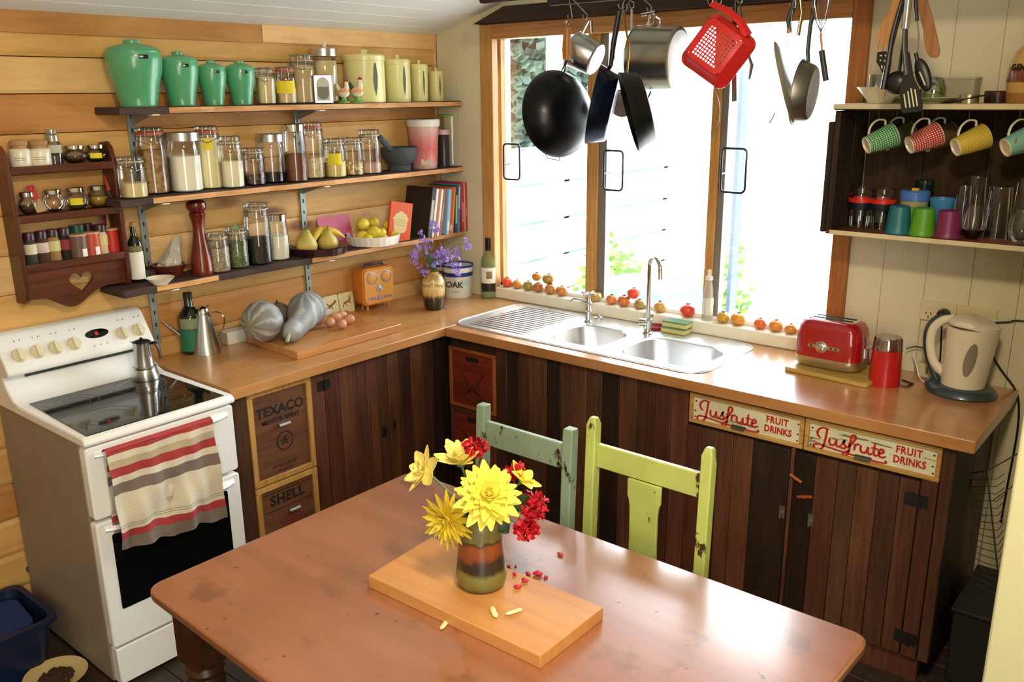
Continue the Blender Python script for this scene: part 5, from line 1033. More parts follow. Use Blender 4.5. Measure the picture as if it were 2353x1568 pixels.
for i in range(12): a = 2*PI*i/12+.1*math.sin(i*3); b.tube([(.004*math.cos(a), .004*math.sin(a), .0765), (.028*math.cos(a), .028*math.sin(a), .0745), (.046*math.cos(a+.1), .046*math.sin(a+.1), .067)], [.003, .0022, .0006], 5)
o = b.obj('star_mark', mat('olive_star', '#8d8a5a', .6), t); o.matrix_local = Tr(0, 0, .084) @ Ax((0, 0, 0), ax_)
ctr = on(640, 716, 2, ZBD+.065); t = thing('pumpkin', 'small brownish-grey pumpkin half hidden behind the other two', 'pumpkin', (ctr.x, ctr.y, ZBD), 0, 'pumpkins on the chopping board')
o = MB().ball((0, 0, 0), (.052, .052, .05), 40, 18, fn=lambda d, a, th: 1+.02*abs(math.cos(a*6))).obj('rind', mat('brown_grey_rind', '#6f665c', .6, var=.2, vs=20), t, ang=80); o.matrix_local = Tr(0, 0, .053) @ Ax((0, 0, 0), (.3, -.5, .8)); MB().tube([(0, 0, .1), (.006, -.01, .115)], .005, 6).obj('stem', STM, t)
c1, c2, c3, c4 = on(702, 714, 2, ZBD+.078), on(684, 748, 2, ZBD+.05), on(668, 764, 2, ZBD+.047), on(641, 783, 2, ZBD+.03)
t = thing('gourd', 'bottle-shaped grey pumpkin lying with its narrow neck and stalk towards the front', 'pumpkin', (c1.x, c1.y, ZBD), 0, 'pumpkins on the chopping board'); g0 = Vector((c1.x, c1.y, ZBD)); dv = (c1-c3).normalized()
rings = []; ref = Vector((0, 0, 1)); sx = dv.cross(ref).normalized(); sz = sx.cross(dv)
prof = [(-1.42, .004), (-1.38, .022), (-1.28, .036), (-1.1, .044), (-.9, .044), (-.66, .046), (-.42, .056), (-.18, .070), (.06, .077), (.30, .076), (.52, .066), (.70, .048), (.80, .026), (.84, .004)]
Lg = (c1-c3).length
for u_, r_ in prof:
    cc = c1+dv*(u_*Lg*.78); 
    cc.z = ZBD+r_*1.0+.001 if r_ > .03 else ZBD+(.045 if u_ < 0 else .07)
    rings.append([cc-g0+(sx*math.cos(2*PI*i/40)+sz*math.sin(2*PI*i/40))*r_*(1+.018*abs(math.cos(i*PI/8))) for i in range(40)])
MB().loft(rings, cap0=True, cap1=True).obj('rind', PK2, t, ang=80)
st0 = c1+dv*(-1.40*Lg*.78)-g0; st0.z = .045; MB().tube([st0, st0-dv*.018+Vector((0, 0, -.006)), st0-dv*.036+Vector((0, 0, -.016))], [.009, .007, .008], 8).obj('stalk', mat('pale_green_stalk', '#9dac8c', .7), t)
EG = mat('brown_eggshell', '#c98d6a', .5, var=.03, rnd=.06); egg = None
for px, py, lb in ((759, 741, 'brown egg at the front left of the clutch'), (786, 745, 'brown egg at the front right of the clutch'), (802, 734, 'brown egg at the right end of the clutch'), (771, 729, 'brown egg behind the front left egg'), (785, 725, 'brown egg furthest back in the clutch')):
    p = on(px, py, 2, ZBD+.0215)
    if egg is None: egg = solo(MB().ball((0, 0, 0), (.021, .021, .027), 20, 14, fn=lambda d, a, th: 1-.06*d.z), 'egg', EG, lb, 'egg', p, 0, 'brown eggs on the chopping board', ang=80); e_ = egg
    else: e_ = dup(egg); e_['label'] = lb
    e_.location = (p.x, p.y, ZBD+.0215); e_.rotation_euler = (PI/2+R.uniform(-.2, .2), 0, R.uniform(0, 3))
# picture tiles
TL_ = mat('cream_tile', '#dccb92', .4, var=.04); BRD = mat('brown_print', '#8a5a30', .6)
def leanx(t, a): t.rotation_euler = (0, -a, 0)
for i, (p0, p1, lb) in enumerate((((745, 690), (776, 690), 'square cream tile with a brown bird, left of the pair'), ((778, 685), (814, 685), 'square cream tile with a brown leaping deer, right of the pair'))):
    a, c = on(*p0, 0, .03), on(*p1, 0, .03); w = .088; yc = (a.y+c.y)/2; t = thing('picture_tile', lb, 'tile', (.035, yc, ZT), 0, 'picture tiles leaning on the wall'); leanx(t, .16)
    MB().prism(rrect(-w/2, w/2, 0, .098, .008, 3), -.004, .003, LX).obj('tile', TL_, t, bev=.001)
    b = MB()
    if i: b.stroke([(-.02, .045), (-.005, .052), (.012, .055), (.022, .068)], .010).stroke([(-.018, .045), (-.026, .028)], .004).stroke([(-.006, .05), (-.002, .03)], .004).stroke([(.012, .055), (.024, .042)], .004).stroke([(.02, .066), (.014, .082)], .003).stroke([(.022, .066), (.026, .08)], .003)
    else: b.stroke([(-.022, .038), (0, .052), (.020, .062), (.028, .072)], .011).stroke([(0, .05), (.004, .03)], .003).stroke([(-.008, .05), (-.026, .062)], .007)
    b.obj('printed_animal', BRD, t).data.transform(LX @ Tr(0, 0, .0032))
# orange radio
ORG = mat('orange_plastic', '#d8822e', .35, var=.02, coat=.2); LILAC = mat('lilac_metal', '#a9a0c4', .3, .4)
t = thing('radio', 'upright orange retro radio with round dials under the lemon dish', 'radio', (.062, -.528, ZT+.0), -.10); w = .093
MB().prism(rrect(-w, w, .022, .205, .028, 5), -.045, .032, LX).obj('case', ORG, t, bev=.004); MB().prism(rrect(-w*.92, w*.92, .030, .198, .024, 5), .031, .040, LX).obj('front_panel', mat('amber_plastic', '#e0a04a', .35), t, bev=.003)
for s in (-1, 1):
    k = MB().lathe([(.030, 0), (.030, .002), (.027, .003), (.0265, .001), (0, .001)], 24, Ax((.040, s*.042, .155), (1, 0, 0))).obj('speaker_grille', LILAC, t); MB().lathe([(.024, .0015), (.020, .004), (0, .004)], 20, Ax((.040, s*.042, .155), (1, 0, 0))).obj('grille_disc', MATS['amber_plastic'], k)
    MB().tube([(-.02, s*.06, .026), (-.018, s*.066, 0)], .006, 6).tube([(.02, s*.06, .026), (.024, s*.066, 0)], .006, 6).obj('foot', ORG, t)
MB().lathe([(.022, 0), (.021, .003), (.008, .004), (0, .008)], 24, Ax((.040, 0, .103), (1, 0, 0)), sx=1, sy=.72).obj('tuning_dial', mat('silver_dial', '#b9bccb', .25, .6), t)
for i, y_ in enumerate((-.062, -.045, -.026, 0, .028, .046, .064)): MB().lathe([(.0065 if i != 3 else .013, 0), (.006 if i != 3 else .012, .006), (0, .006)], 14, Ax((.040, y_, .058), (1, 0, 0))).obj('knob', LILAC, t)
MB().tube([(0, -.055, .205), (0, -.05, .218), (0, .05, .218), (0, .055, .205)], .005, 8).obj('carry_handle', mat('dark_lilac_metal', '#4a4050', .4, .4), t)
# moka pot on the cooktop
loc, r, h = stand(292, 355, 776, 880, .9058); t = thing('moka_pot', 'stainless steel stovetop coffee pot with black handle standing on the cooktop', 'coffee pot', loc)
MB().lathe([(0, 0), (r*.96, 0), (r*.98, .003), (r*.80, h*.27), (r*.82, h*.28), (r*.82, h*.31), (r*.74, h*.33)], 36, cap=False).obj('base', STEEL, t); MB().lathe([(r*.74, h*.32), (r*.74, h*.36), (r*.60, h*.86), (r*.64, h*.90)], 36, cap=False).obj('body', STEEL, t)
MB().lathe([(r*.62, h*.89), (r*.5, h*.93), (r*.2, h*.95), (0, h*.95)], 28, cap=False).ball((0, 0, h*.97), (r*.14, r*.14, h*.035), 12, 8).obj('lid', BLACKP, t)
MB().add([-CR*r*.58+Vector((0, 0, h*.78))+v for v in (Vector((0, 0, 0)), CF*.012, -CF*.012, -CR*.016+Vector((0, 0, h*.13)), Vector((0, 0, h*.13))+CF*.012, Vector((0, 0, h*.13))-CF*.012)], [(0, 1, 4, 3), (0, 3, 5, 2), (3, 4, 5), (0, 2, 1)]).obj('spout', STEEL, t)
hd = [CR*r*.55+Vector((0, 0, h*.86)), CR*r*.95+Vector((0, 0, h*.87)), CR*r*1.15+Vector((0, 0, h*.78)), CR*r*1.28+Vector((0, 0, h*.5))]; MB().tube(sm(hd), .0078, 10, flat=.7).obj('handle', BLACKP, t)
# tea towel hanging on the grill door handle
TWL = None
m, tt, b = new('striped_linen'); N = tt.nodes.new; L = tt.links.new; tc = N('ShaderNodeTexCoord'); sp_ = N('ShaderNodeSeparateXYZ'); L(tc.outputs['UV'], sp_.inputs[0])
BG_, RD_, GY_ = lin('#ded2b8'), lin('#ac3a3a'), lin('#7e6e62'); stp = [(0, RD_), (.035, RD_), (.036, BG_), (.10, BG_), (.101, lin('#c0ae8a')), (.17, lin('#c0ae8a')), (.171, RD_), (.255, RD_), (.256, BG_), (.32, BG_), (.321, GY_), (.43, GY_), (.431, BG_), (.735, BG_), (.736, lin('#3a3028')), (.741, lin('#3a3028')), (.742, BG_), (.757, BG_), (.758, lin('#3a3028')), (.763, lin('#3a3028')), (.764, BG_), (.80, BG_), (.801, RD_), (.875, RD_), (.876, GY_), (1, GY_)]
rp = ramp(tt, stp); rp.color_ramp.interpolation = 'CONSTANT'; L(sp_.outputs[1], rp.inputs[0]); no = N('ShaderNodeTexNoise'); no.inputs['Scale'].default_value = 260; L(tc.outputs['Object'], no.inputs['Vector'])
r2 = ramp(tt, [(.3, (.86, .86, .86, 1)), (.7, (1, 1, 1, 1))]); L(no.outputs['Fac'], r2.inputs[0]); mx = N('ShaderNodeMix'); mx.data_type = 'RGBA'; mx.blend_type = 'MULTIPLY'; mx.inputs[0].default_value = 1; L(rp.outputs[0], mx.inputs[6]); L(r2.outputs[0], mx.inputs[7]); L(mx.outputs[2], b.inputs['Base Color']); b.inputs['Roughness'].default_value = .9
TWL = m
t = thing('tea_towel', 'crumpled red, cream and grey striped linen tea towel hung over the grill door handle', 'tea towel', (.69, -2.0, .84))
def cloth(name, ya_, yb_, yc_, yd_, ztop, zb0, zb1, xo, seed, par):
    NI, NJ = 40, 46; P = []; q = random.Random(seed); ph = [q.uniform(0, 6) for _ in range(6)]
    for i in range(NI+1):
        row = []; u_ = i/NI
        for j in range(NJ+1):
            v_ = j/NJ; y_ = (ya_*(1-u_)+yb_*u_)*(1-v_)+(yc_*(1-u_)+yd_*u_)*v_; z_ = ztop*(1-v_)+(zb0*(1-u_)+zb1*u_)*v_
            amp = .0035+.013*v_; x_ = xo+amp*(math.sin(u_*17+ph[0]+v_*2)+.6*math.sin(u_*31+ph[1]-v_*3)+.5*math.sin(u_*9+v_*7+ph[2]))*.75+.004*math.sin(v_*13+u_*11+ph[3])
            z_ += .006*v_*math.sin(u_*17+ph[0]+1); row.append((x_, y_, z_))
        P.append(row)
    mb = MB().sheet(P, .0016); o = mb.obj(name, TWL, par, ang=80); uv = o.data.uv_layers.new(name='UVMap'); n_ = (NI+1)*(NJ+1)
    for l_ in o.data.loops: k = l_.vertex_index % n_; uv.data[l_.index].uv = ((k//(NJ+1))/NI, (k % (NJ+1))/NJ)
    return o
TO = Vector((.69, -2.0, .84))
a_, b_, c_, d_ = on(243, 1043, 0, .688), on(487, 970, 0, .688), on(285, 1270, 0, .70), on(523, 1190, 0, .70)
cloth('front_fall', a_.y+2, b_.y+2, c_.y+2, d_.y+2, .012, c_.z-.84, d_.z-.84, .002, 3, t)
a2, c2_ = on(243, 1045, 0, .660), on(262, 1222, 0, .655)
cloth('back_fall', a2.y+2, b_.y+1.98, c2_.y+2, d_.y+1.97, .008, c2_.z-.84, d_.z-.80, -.029, 5, t)
P = [[(-.029+.031*k/6, a_.y+2+(b_.y-a_.y)*i/20, .008+.010*math.sin(PI*k/6)+.004*k/6) for k in range(7)] for i in range(21)]
o = MB().sheet(P, .0016).obj('fold_over_handle', mat('red_linen', '#a83a38', .9), t)
# ============================================================ corner and sink
loc, r, h = stand(969, 1022, 622, 716, ZT); vs = loc.copy(); vh = h
t = thing('pottery_vase', 'drip-glazed pottery vase, cream above and dark brown below, holding purple flowers', 'vase', loc)
MB().lathe([(0, 0), (r*.78, 0), (r*.84, h*.04), (r*.94, h*.25), (r*1.0, h*.55), (r*.97, h*.74), (r*.78, h*.88), (r*.50, h*.94), (r*.48, h*.97), (r*.56, h), (r*.42, h*.99), (r*.40, h*.9)], 36, cap=False).obj('body', zramp('drip_glaze', [(0, '#2c2018'), (.055, '#2e2219'), (.066, '#6b5530'), (.075, '#c7a860'), (.11, '#dcc68c'), (.125, '#9c7a3c'), (.135, '#dcc68c'), (.16, '#a8843f')], .22, .42, (14, 14, 2.2), coat=.5), t)
PF = mat('purple_petal', '#a488dc', .6, var=.2, vs=40, rnd=.12); STG = mat('flower_stem_green', '#5b7040', .6); q = random.Random(9); mouth = vs+Vector((0, 0, vh*.98))
SPR = [(1000, 522, 'tallest'), (967, 540, 'upper left'), (980, 560, 'left inner'), (950, 592, 'far left'), (1073, 559, 'far right, stretched towards the bottle'), (1048, 580, 'right, on a bare stalk'), (1010, 575, 'centre upper'), (975, 620, 'low left'), (1000, 600, 'middle'), (1028, 600, 'centre right'), (1047, 618, 'drooping over the paint tub'), (985, 585, 'middle left'), (1022, 585, 'upper right inner'), (960, 575, 'left outer')]
for i, (px, py, lb) in enumerate(SPR):
    d = ray(px, py); tt_ = (mouth-CC).dot(FH)/d.dot(FH); e = CC+d*(tt_+q.uniform(-.02, .02)); t = thing('purple_flower', 'sprig of purple flowers in the drip-glazed vase, '+lb, 'flower', mouth, 0, 'purple flower sprigs in the pottery vase'); ev = e-mouth
    MB().tube([(0, 0, -.06), (ev.x*.15, ev.y*.15, max(ev.z*.5, .02)), (ev.x*.7, ev.y*.7, ev.z*.85+.01), tuple(ev)], [.0015, .0014, .001, .0008], 5).obj('stem', STG, t)
    b = MB(); nb = 14 if i % 3 else 20
    for k in range(nb):
        c = ev+Vector((q.uniform(-.022, .022), q.uniform(-.022, .022), q.uniform(-.028, .022))); n_ = Vector((q.uniform(-1, 1), q.uniform(-1, .2), q.uniform(-.3, 1))).normalized(); M = Ax(c, n_)
        for w_ in range(5):
            a = 2*PI*w_/5; b.add([(0, 0, 0), (.0075*math.cos(a-.5), .0075*math.sin(a-.5), .002), (.0125*math.cos(a), .0125*math.sin(a), .001), (.0075*math.cos(a+.5), .0075*math.sin(a+.5), .002)], [(0, 1, 2, 3)], M)
    b.obj('blossoms', PF, t, smooth=False)['kind'] = 'stuff'
b = MB(); t = thing('foliage_sprig', 'green leafy sprigs between the purple flowers in the vase', 'leaves', mouth)
for k in range(16):
    a = q.uniform(0, 2*PI); L_ = q.uniform(.04, .10); d = Vector((math.cos(a)*.5, math.sin(a)*.5, 1)).normalized(); c = d*L_*.4; e = d.orthogonal().normalized()
    b.add([c, c+d*L_*.4+e*.007, c+d*L_*.9, c+d*L_*.4-e*.007], [(0, 1, 2, 3)]); b.tube([(0, 0, -.03), tuple(c)], .001, 4)
b.obj('leaves', mat('leaf_green', '#4c7040', .5, rnd=.1), t, smooth=False)['kind'] = 'stuff'
for i, (px, py) in enumerate(((1024, 706), (1031, 713), (1028, 709))): solo(MB().sheet([[(-.006, -.003, .001), (-.005, .003, .001)], [(0, -.005, .0006), (0, .005, .0015)], [(.007, -.002, .002), (.006, .002, .002)]], .0006), 'fallen_petal', PF, ['fallen purple petal nearest the drip-glazed vase', 'fallen purple petal furthest right of the drip-glazed vase', 'fallen purple petal between two others beside the vase'][i], 'petal', on(px, py, 2, ZT+.0008), i*1.3, 'purple petals on the worktop')
NAVY = mat('navy_band', '#1f3a8c', .3); TUB = mat('tub_white', '#e4e6dc', .35, coat=.2)
for i, (px, lb) in enumerate((((1036, 1105, 602, 682), 'white plastic tub with navy lid rim and band beside the wine bottle'), ((1006, 1046, 606, 672), 'dark grey-green tub with navy and white lid behind the vase'))):
    loc, r, h = stand(*px, ZT); loc.y = min(loc.y, -r*1.1-.002)
    if i: loc.x -= .02
    t = thing('paint_tub', lb, 'tub', loc, facing(loc))
    MB().lathe([(0, 0), (r*.88, 0), (r*.90, .004), (r*.98, h*.82)], 36, cap=False).obj('body', TUB if not i else mat('dark_tub', '#3c4a4a', .4), t)
    MB().lathe([(r*1.02, h*.80), (r*1.03, h*.93), (r*.98, h*.93)], 36, cap=False).obj('lid_band', TUB, t); MB().lathe([(r*1.03, h*.93), (r*1.05, h*.99), (r*.99, h), (r*.96, h*.96), (0, h*.96)], 36, cap=False).obj('lid', NAVY if i else NAVY, t); MB().lathe([(r*.95, h*.962), (0, h*.963)], 32).obj('lid_centre', TUB, t)
    if not i:
        MB().arc(r*.975+.0006, -PI, PI*.999, h*.66, h*.78, n=40).obj('navy_band', NAVY, t)
        text('OAK', .042, mat('tub_ink', '#4a4436', .6), t, Matrix.Rotation(-.28, 4, 'Z') @ Tr(r*.945+.001, 0, h*.42) @ LX @ Matrix.Rotation(-.0, 4, 'Y'), bold=.0012)
        MB().arc(r*.92+.001, -.5, .1, h*.20, h*.215).obj('printed_line', MATS['tub_ink'], t); MB().arc(r*.955+.001, .25, .75, h*.40, h*.60).obj('green_patch', mat('pale_green_patch', '#b7d8c4', .5), t)
loc, r, h = stand(1106, 1143, 547, 687, ZT); GB = film('green_glass', '#86a872', .42, .08)
t = bottle('green glass wine bottle with cream label against the window frame', loc, r, h, GB, [(0, .02), (.5, .03), (.9, 0), (1, .02), (1, .60), (.9, .68), (.42, .80), (.36, .84), (.36, .97)], [('wine', .02, .50, .93, 0, film('pale_wine', '#c4cf96', .6, .2)), ('label', .26, .52, 1, 1.3, WL), ('black_label', .12, .255, 1, 1.3, mat('black_label', '#1c221c', .5)), ('cap_sleeve', .80, 1.0, .44, 0, BLACKP)])
MB().arc(r+.0016, -.35, .35, .34*h, .46*h).obj('label_picture', mat('label_picture', '#8d7a52', .6), t)
# tomatoes on the sill
CAL = mat('tomato_calyx', '#5a5a3c', .7)
TOM = [(1166, 650, 13, '#e0502a', 'red-orange', 'at the left end of the sill'), (1189, 655, 12, '#cf8c34', 'amber', 'second from the left end of the sill'), (1214, 656, 13, '#a08a3a', 'olive-green', 'third along the sill'), (1237, 660, 13, '#bb7038', 'dull orange', 'under the stacked pair'), (1265, 662, 14, '#c4853a', 'bronze', 'fifth along the sill'), (1291, 668, 14, '#cc7a34', 'orange', 'left of the cross-handle tap'),
       (1234, 636, 12, '#d98a2c', 'golden', 'perched on top, left of the stacked pair'), (1261, 641, 15, '#a98a34', 'large olive-yellow', 'perched on top, right of the stacked pair'), (1369, 682, 14, '#b89a50', 'greenish yellow', 'right of the cross-handle tap'), (1406, 688, 13, '#d87c40', 'pale orange', 'second right of the cross-handle tap'), (1434, 692, 15, '#cf7238', 'wide orange', 'below the bright red one'),
       (1457, 674, 16, '#ea4a2c', 'bright red', 'perched on top left of the gooseneck tap'), (1470, 698, 13, '#a88a44', 'olive-brown', 'just left of the gooseneck pipe'), (1517, 703, 15, '#cf9a54', 'tan-orange', 'right of the gooseneck pipe'), (1580, 718, 18, '#df4630', 'large red', 'behind the green sponges'), (1662, 734, 15, '#cf9a2c', 'golden yellow', 'right of the dish soap bottle'),
       (1696, 739, 17, '#dc9432', 'big golden-orange', 'second right of the dish soap bottle'), (1747, 750, 15, '#dd6a2e', 'deep orange', 'third right of the dish soap bottle'), (1783, 754, 16, '#d88a30', 'ribbed orange', 'fourth right of the dish soap bottle'), (1817, 761, 14, '#d98c34', 'amber-orange', 'second nearest the toaster'), (1846, 768, 13, '#d8702c', 'orange', 'half hidden by the toaster')]
for i, (px, py, rp_, c, cn, wh) in enumerate(TOM):
    up = i in (6, 7, 11); y_ = .052 if up else .034; p = on(px, py, 1, y_); rr = rp_*dep(p)/FPX
    z_ = .9555+rr*.86 if not up else p.z
    t = thing('tomato', f'{cn} tomato {wh}', 'tomato', (p.x, y_, z_), i*.7, 'ripening tomatoes along the window sill')
    nl = R.choice((4, 5, 6)); MB().ball((0, 0, 0), (rr, rr, rr*.86), 24, 14, fn=lambda d, a, th, nl=nl: (1+.03*math.cos(a*nl))*(1-.10*max(0, d.z-.75)/.25)).obj('skin', mat('tomato_'+c[1:], c, .25, var=.12, vs=12, coat=.3), t, ang=80)
    b = MB()
    for k in range(5): a = 2*PI*k/5; b.tube([(0, 0, rr*.76), (rr*.22*math.cos(a), rr*.22*math.sin(a), rr*.86), (rr*.42*math.cos(a), rr*.42*math.sin(a), rr*.84)], [.0018, .0014, .0005], 4)
    b.tube([(0, 0, rr*.74), (.002, 0, rr*1.02)], .0014, 5).obj('calyx', CAL, t)
# taps
bp = on(1352, 740, 2, .9035); t = thing('cross_handle_tap', 'small ornate chrome tap with cross handle behind the left bowl', 'tap', (bp.x, bp.y, .9035)); tz = on(1350, 672, 1, bp.y).z-.9035
MB().lathe([(0, 0), (.019, 0), (.019, .004), (.013, .010), (.012, .05), (.017, .055), (.012, .065), (.010, .085), (.014, .09), (.009, .10), (.007, tz-.004), (.009, tz), (0, tz+.004)], 20, cap=False).obj('body', CHROME, t)
b = MB()
for a in (0, PI/2): b.tube([(-.030*math.cos(a), -.030*math.sin(a), tz-.004), (.030*math.cos(a), .030*math.sin(a), tz-.004)], .0045, 8)
for k in range(4): b.ball((.033*math.cos(k*PI/2), .033*math.sin(k*PI/2), tz-.004), (.007, .007, .007), 10, 6)
b.obj('cross_handle', CHROME, t); MB().tube([(0, 0, .085), (-.04, -.005, .098), (-.075, -.01, .100), (-.088, -.012, .085)], [.006, .006, .006, .007], 10).obj('spout', CHROME, t)
bp = on(1488, 766, 2, .9035); t = thing('gooseneck_tap', 'tall chrome gooseneck mixer tap with side lever between the bowls', 'tap', (bp.x, bp.y, .9035)); tz = on(1490, 586, 1, bp.y).z-.9035
MB().lathe([(0, 0), (.024, 0), (.024, .004), (.017, .008), (.017, .062), (.011, .066), (0, .066)], 24, cap=False).obj('body', CHROME, t)
MB().lathe([(.0, 0), (.019, 0), (.019, .036), (.016, .038), (0, .038)], 24, Ax((0, 0, .046), (-.9, -.45, 0))).obj('mixer_barrel', CHROME, t); MB().tube([(-.005, -.005, .050), (.030, -.022, .082), (.036, -.026, .088)], [.006, .0055, .006], 10).obj('lever', CHROME, t)
e = on(1517, 643, 1, bp.y-.075)-Vector((bp.x, bp.y, .9035)); pts = [(0, 0, .06), (0, 0, tz-.045)]
for k in range(1, 9):
    a = PI*k/9; f_ = (1-math.cos(a))/2; pts.append((e.x*f_, e.y*f_, tz-.045+.045*math.sin(a)))
pts += [(e.x, e.y, tz-.06), (e.x*1.03, e.y*1.03, e.z)]
MB().tube(pts, .0095, 12).obj('pipe', CHROME, t)
p = on(1376, 730, 2, .905); solo(MB().lathe([(0, 0), (.021, 0), (.022, .004), (.012, .009), (.005, .010), (.006, .018), (0, .020)], 20, cap=False), 'sink_plug', CHROME, 'chrome sink plug lying beside the cross-handle tap', 'plug', (p.x, p.y, .904))
t = thing('soap_dish', 'small dark red dish with a soap, left of the sponges', 'dish', (1.355, -.055, ZT+.0035)); MB().lathe([(0, 0), (.03, 0), (.038, .014), (.035, .014), (.028, .004), (0, .004)], 24, cap=False).obj('dish', mat('crimson_plastic', '#8e1f33', .4), t)
for i, lb in enumerate(('yellow and green sponge underneath its twin beside the gooseneck tap', 'green-topped sponge lying on the other one beside the gooseneck tap')):
    t = thing('sponge', lb, 'sponge', (1.455+.004*i, -.058+.002*i, ZT+.0035+i*.026), .03*i, 'sponges behind the sink'); box(-.058, .058, -.032, .032, 0, .019).obj('foam', mat('sponge_foam', '#c9c47c', .9, bump=.4, vs=60), t, bev=.004); box(-.058, .058, -.032, .032, .0185, .0255).obj('scourer', mat('sponge_scourer', '#6d8f6e' if 1 else '', .95, bump=.6, vs=90), t, bev=.003)
p = on(1627, 733, 2, .9555); r_ = .027; loc = Vector((p.x, .045, .9555)); h_ = on(1627, 617, 1, .045).z-.9555; t = thing('soap_bottle', 'clear dish soap bottle with white cap standing on the sill', 'bottle', loc, facing(loc))
MB().lathe([(0, .001), (.95, .001), (1, .006), (1, .45), (.92, .62), (.55, .78), (.4, .8)], 28, Matrix.Diagonal((r_*1.1, r_*.8, h_, 1)), cap=False).obj('body', film('soap_bottle_plastic', '#e4e8dc', .45, .2), t); MB().arc(r_*.9, -1.1, 1.1, h_*.10, h_*.44, n=14).obj('label', WL, t); MB().lathe([(0, h_*.78), (r_*.6, h_*.78), (r_*.6, h_*.84), (r_*.3, h_*.88), (r_*.34, h_*.97), (0, h_)], 20, cap=False).obj('cap', WHITEP, t)
# ============================================================ right end of the worktop
BB = wood('bamboo_board', '#a9883f', '#c4a257', '#d4b670', axis='x', rough=.4, rnd=0)
solo(MB().prism(rpoly([(2.035, -.285), (2.345, -.305), (2.365, -.075), (2.03, -.065)], .018), 0, .016), 'chopping_board', BB, 'thin bamboo board under the red toaster', 'chopping board', (0, 0, ZT), bev=.003)
RT = mat('toaster_red', '#a01418', .16, var=.02, coat=.6); BR = mat('warm_brushed_steel', '#c9bfa4', .28, .9); t = thing('toaster', 'glossy red two-slot retro toaster with steel base and round dial', 'toaster', (2.165, -.165, ZT+.0165), -.02)
def rb(hx, hy, r, z): return [(x, y, z) for x, y in rrect(-hx, hx, -hy, hy, r, 6)]
H = .178; MB().loft([rb(.108, .066, .04, .004), rb(.118, .074, .045, .012), rb(.122, .078, .048, .032), rb(.122, .078, .048, .044)], cap0=True).obj('base', BR, t)
MB().loft([rb(.1225, .0785, .048, .042), rb(.121, .077, .046, .10), rb(.114, .071, .042, .150), rb(.104, .062, .04, .170), rb(.090, .050, .036, H), rb(.080, .040, .03, H+.001)], cap1=True).obj('shell', RT, t, ang=60)
tp_ = MB().prism(rrect(-.086, .086, -.040, .040, .012, 4), H, H+.0025).obj('top_plate', CHROME, t)
for s in (-1, 1): MB().prism(rrect(-.074, .074, s*.019-.009, s*.019+.009, .004, 3), H+.002, H+.0032).obj('slot', mat('slot_black', '#0c0a08', .8), tp_)
MB().prism(rrect(-.062, .055, .080, .092, .005, 3), .0765, .079, Matrix(((1, 0, 0, .0), (0, 0, -1, 0), (0, 1, 0, 0), (0, 0, 0, 1)))).obj('dial_plate', BR, t)
k = MB().lathe([(.022, 0), (.022, .003), (.018, .004), (.0175, .001)], 28, Ax((-.012, -.0775, .086), (0, -1, 0))).obj('dial_ring', CHROME, t); MB().lathe([(.0145, 0), (.0145, .008), (.010, .011), (0, .012)], 24, Ax((-.012, -.0775, .086), (0, -1, 0))).obj('dial', CHROME, k)
for x_ in (.024, .042, -.050): MB().lathe([(.0038, 0), (.0035, .002), (0, .0022)], 12, Ax((x_, -.0788, .086), (0, -1, 0))).obj('button', BLACKP, t)
MB().box(.121, .127, -.006, .006, .05, .13).obj('lever_track', CHROME, t); MB().box(.122, .148, -.014, .014, .088, .103).obj('lever', BR, t, bev=.003)
loc, r, h = stand(2010, 2080, 774, 893, ZT); t = thing('coffee_grinder', 'red cylindrical coffee grinder with clear smoky lid beside the toaster', 'coffee grinder', loc, facing(loc))
RG = mat('grinder_red', '#b81a18', .3, var=.02, coat=.2); MB().lathe([(0, 0), (r, 0), (r*1.0, .004), (r*.93, h*.74), (r*.86, h*.75), (r*.80, h*.84), (0, h*.84)], 36, cap=False).obj('body', RG, t); MB().lathe([(r*.93, h*.745), (r*.88, h*.96), (r*.8, h), (0, h)], 36, cap=False).obj('lid', glass('smoky_lid', '#c8b0b0', .8, .05), t)
solo(MB().tube([loc+Vector((.03, .0, .004))-loc, (.075, .01, .003), (.085, .05, .003), (.04, .075, .003)], .003, 8), 'power_cord', BLACKP, 'short black cord curling behind the red coffee grinder', 'cord', (loc.x, loc.y, ZT))
# kettle
loc, r, h = stand(2131, 2270, 718, 916, ZT); KT = mat('kettle_cream', '#e0d4b8', .35, var=.01, coat=.2); TE = mat('kettle_teal_grey', '#2f4040', .3, coat=.3); r = .092; loc = Vector((2.612, -.152, ZT)); h = on(2215, 722, 1, -.15).z-ZT
t = thing('electric_kettle', 'cream plastic electric kettle on a dark teal base at the right end of the worktop', 'kettle', loc)
MB().lathe([(0, 0), (r*1.06, 0), (r*1.08, .006), (r*1.0, .022), (r*.86, .030), (0, .030)], 40, cap=False, sx=1.12).obj('power_base', TE, t); MB().ball((-r*1.0, -.01, .018), (.026, .03, .020), 16, 8).obj('switch_bump', TE, t)
rings = []
for z_, rr, ox in ((.031, .068, 0), (.05, .069, 0), (.12, .0715, .004), (.17, .074, .006), (h*.86, .077, .008)): rings.append([(ox+rr*math.cos(2*PI*i/40)*(1+.10*max(0, math.cos(2*PI*i/40))**6*(z_/.2)), rr*math.sin(2*PI*i/40), z_) for i in range(40)])
MB().loft(rings, cap0=True, cap1=True).obj('body', KT, t)
MB().loft([[(.008+rr*1.07*math.cos(2*PI*i/40)*(1+.12*max(0, math.cos(2*PI*i/40))**6), rr*math.sin(2*PI*i/40), z_-.012*max(0, math.cos(2*PI*i/40))) for i in range(40)] for z_, rr in ((h*.885, .070), (h*.92, .072), (h*.96, .060), (h*.99, .035), (h, .01))], cap0=True, cap1=True).obj('lid', KT, t, ang=60)
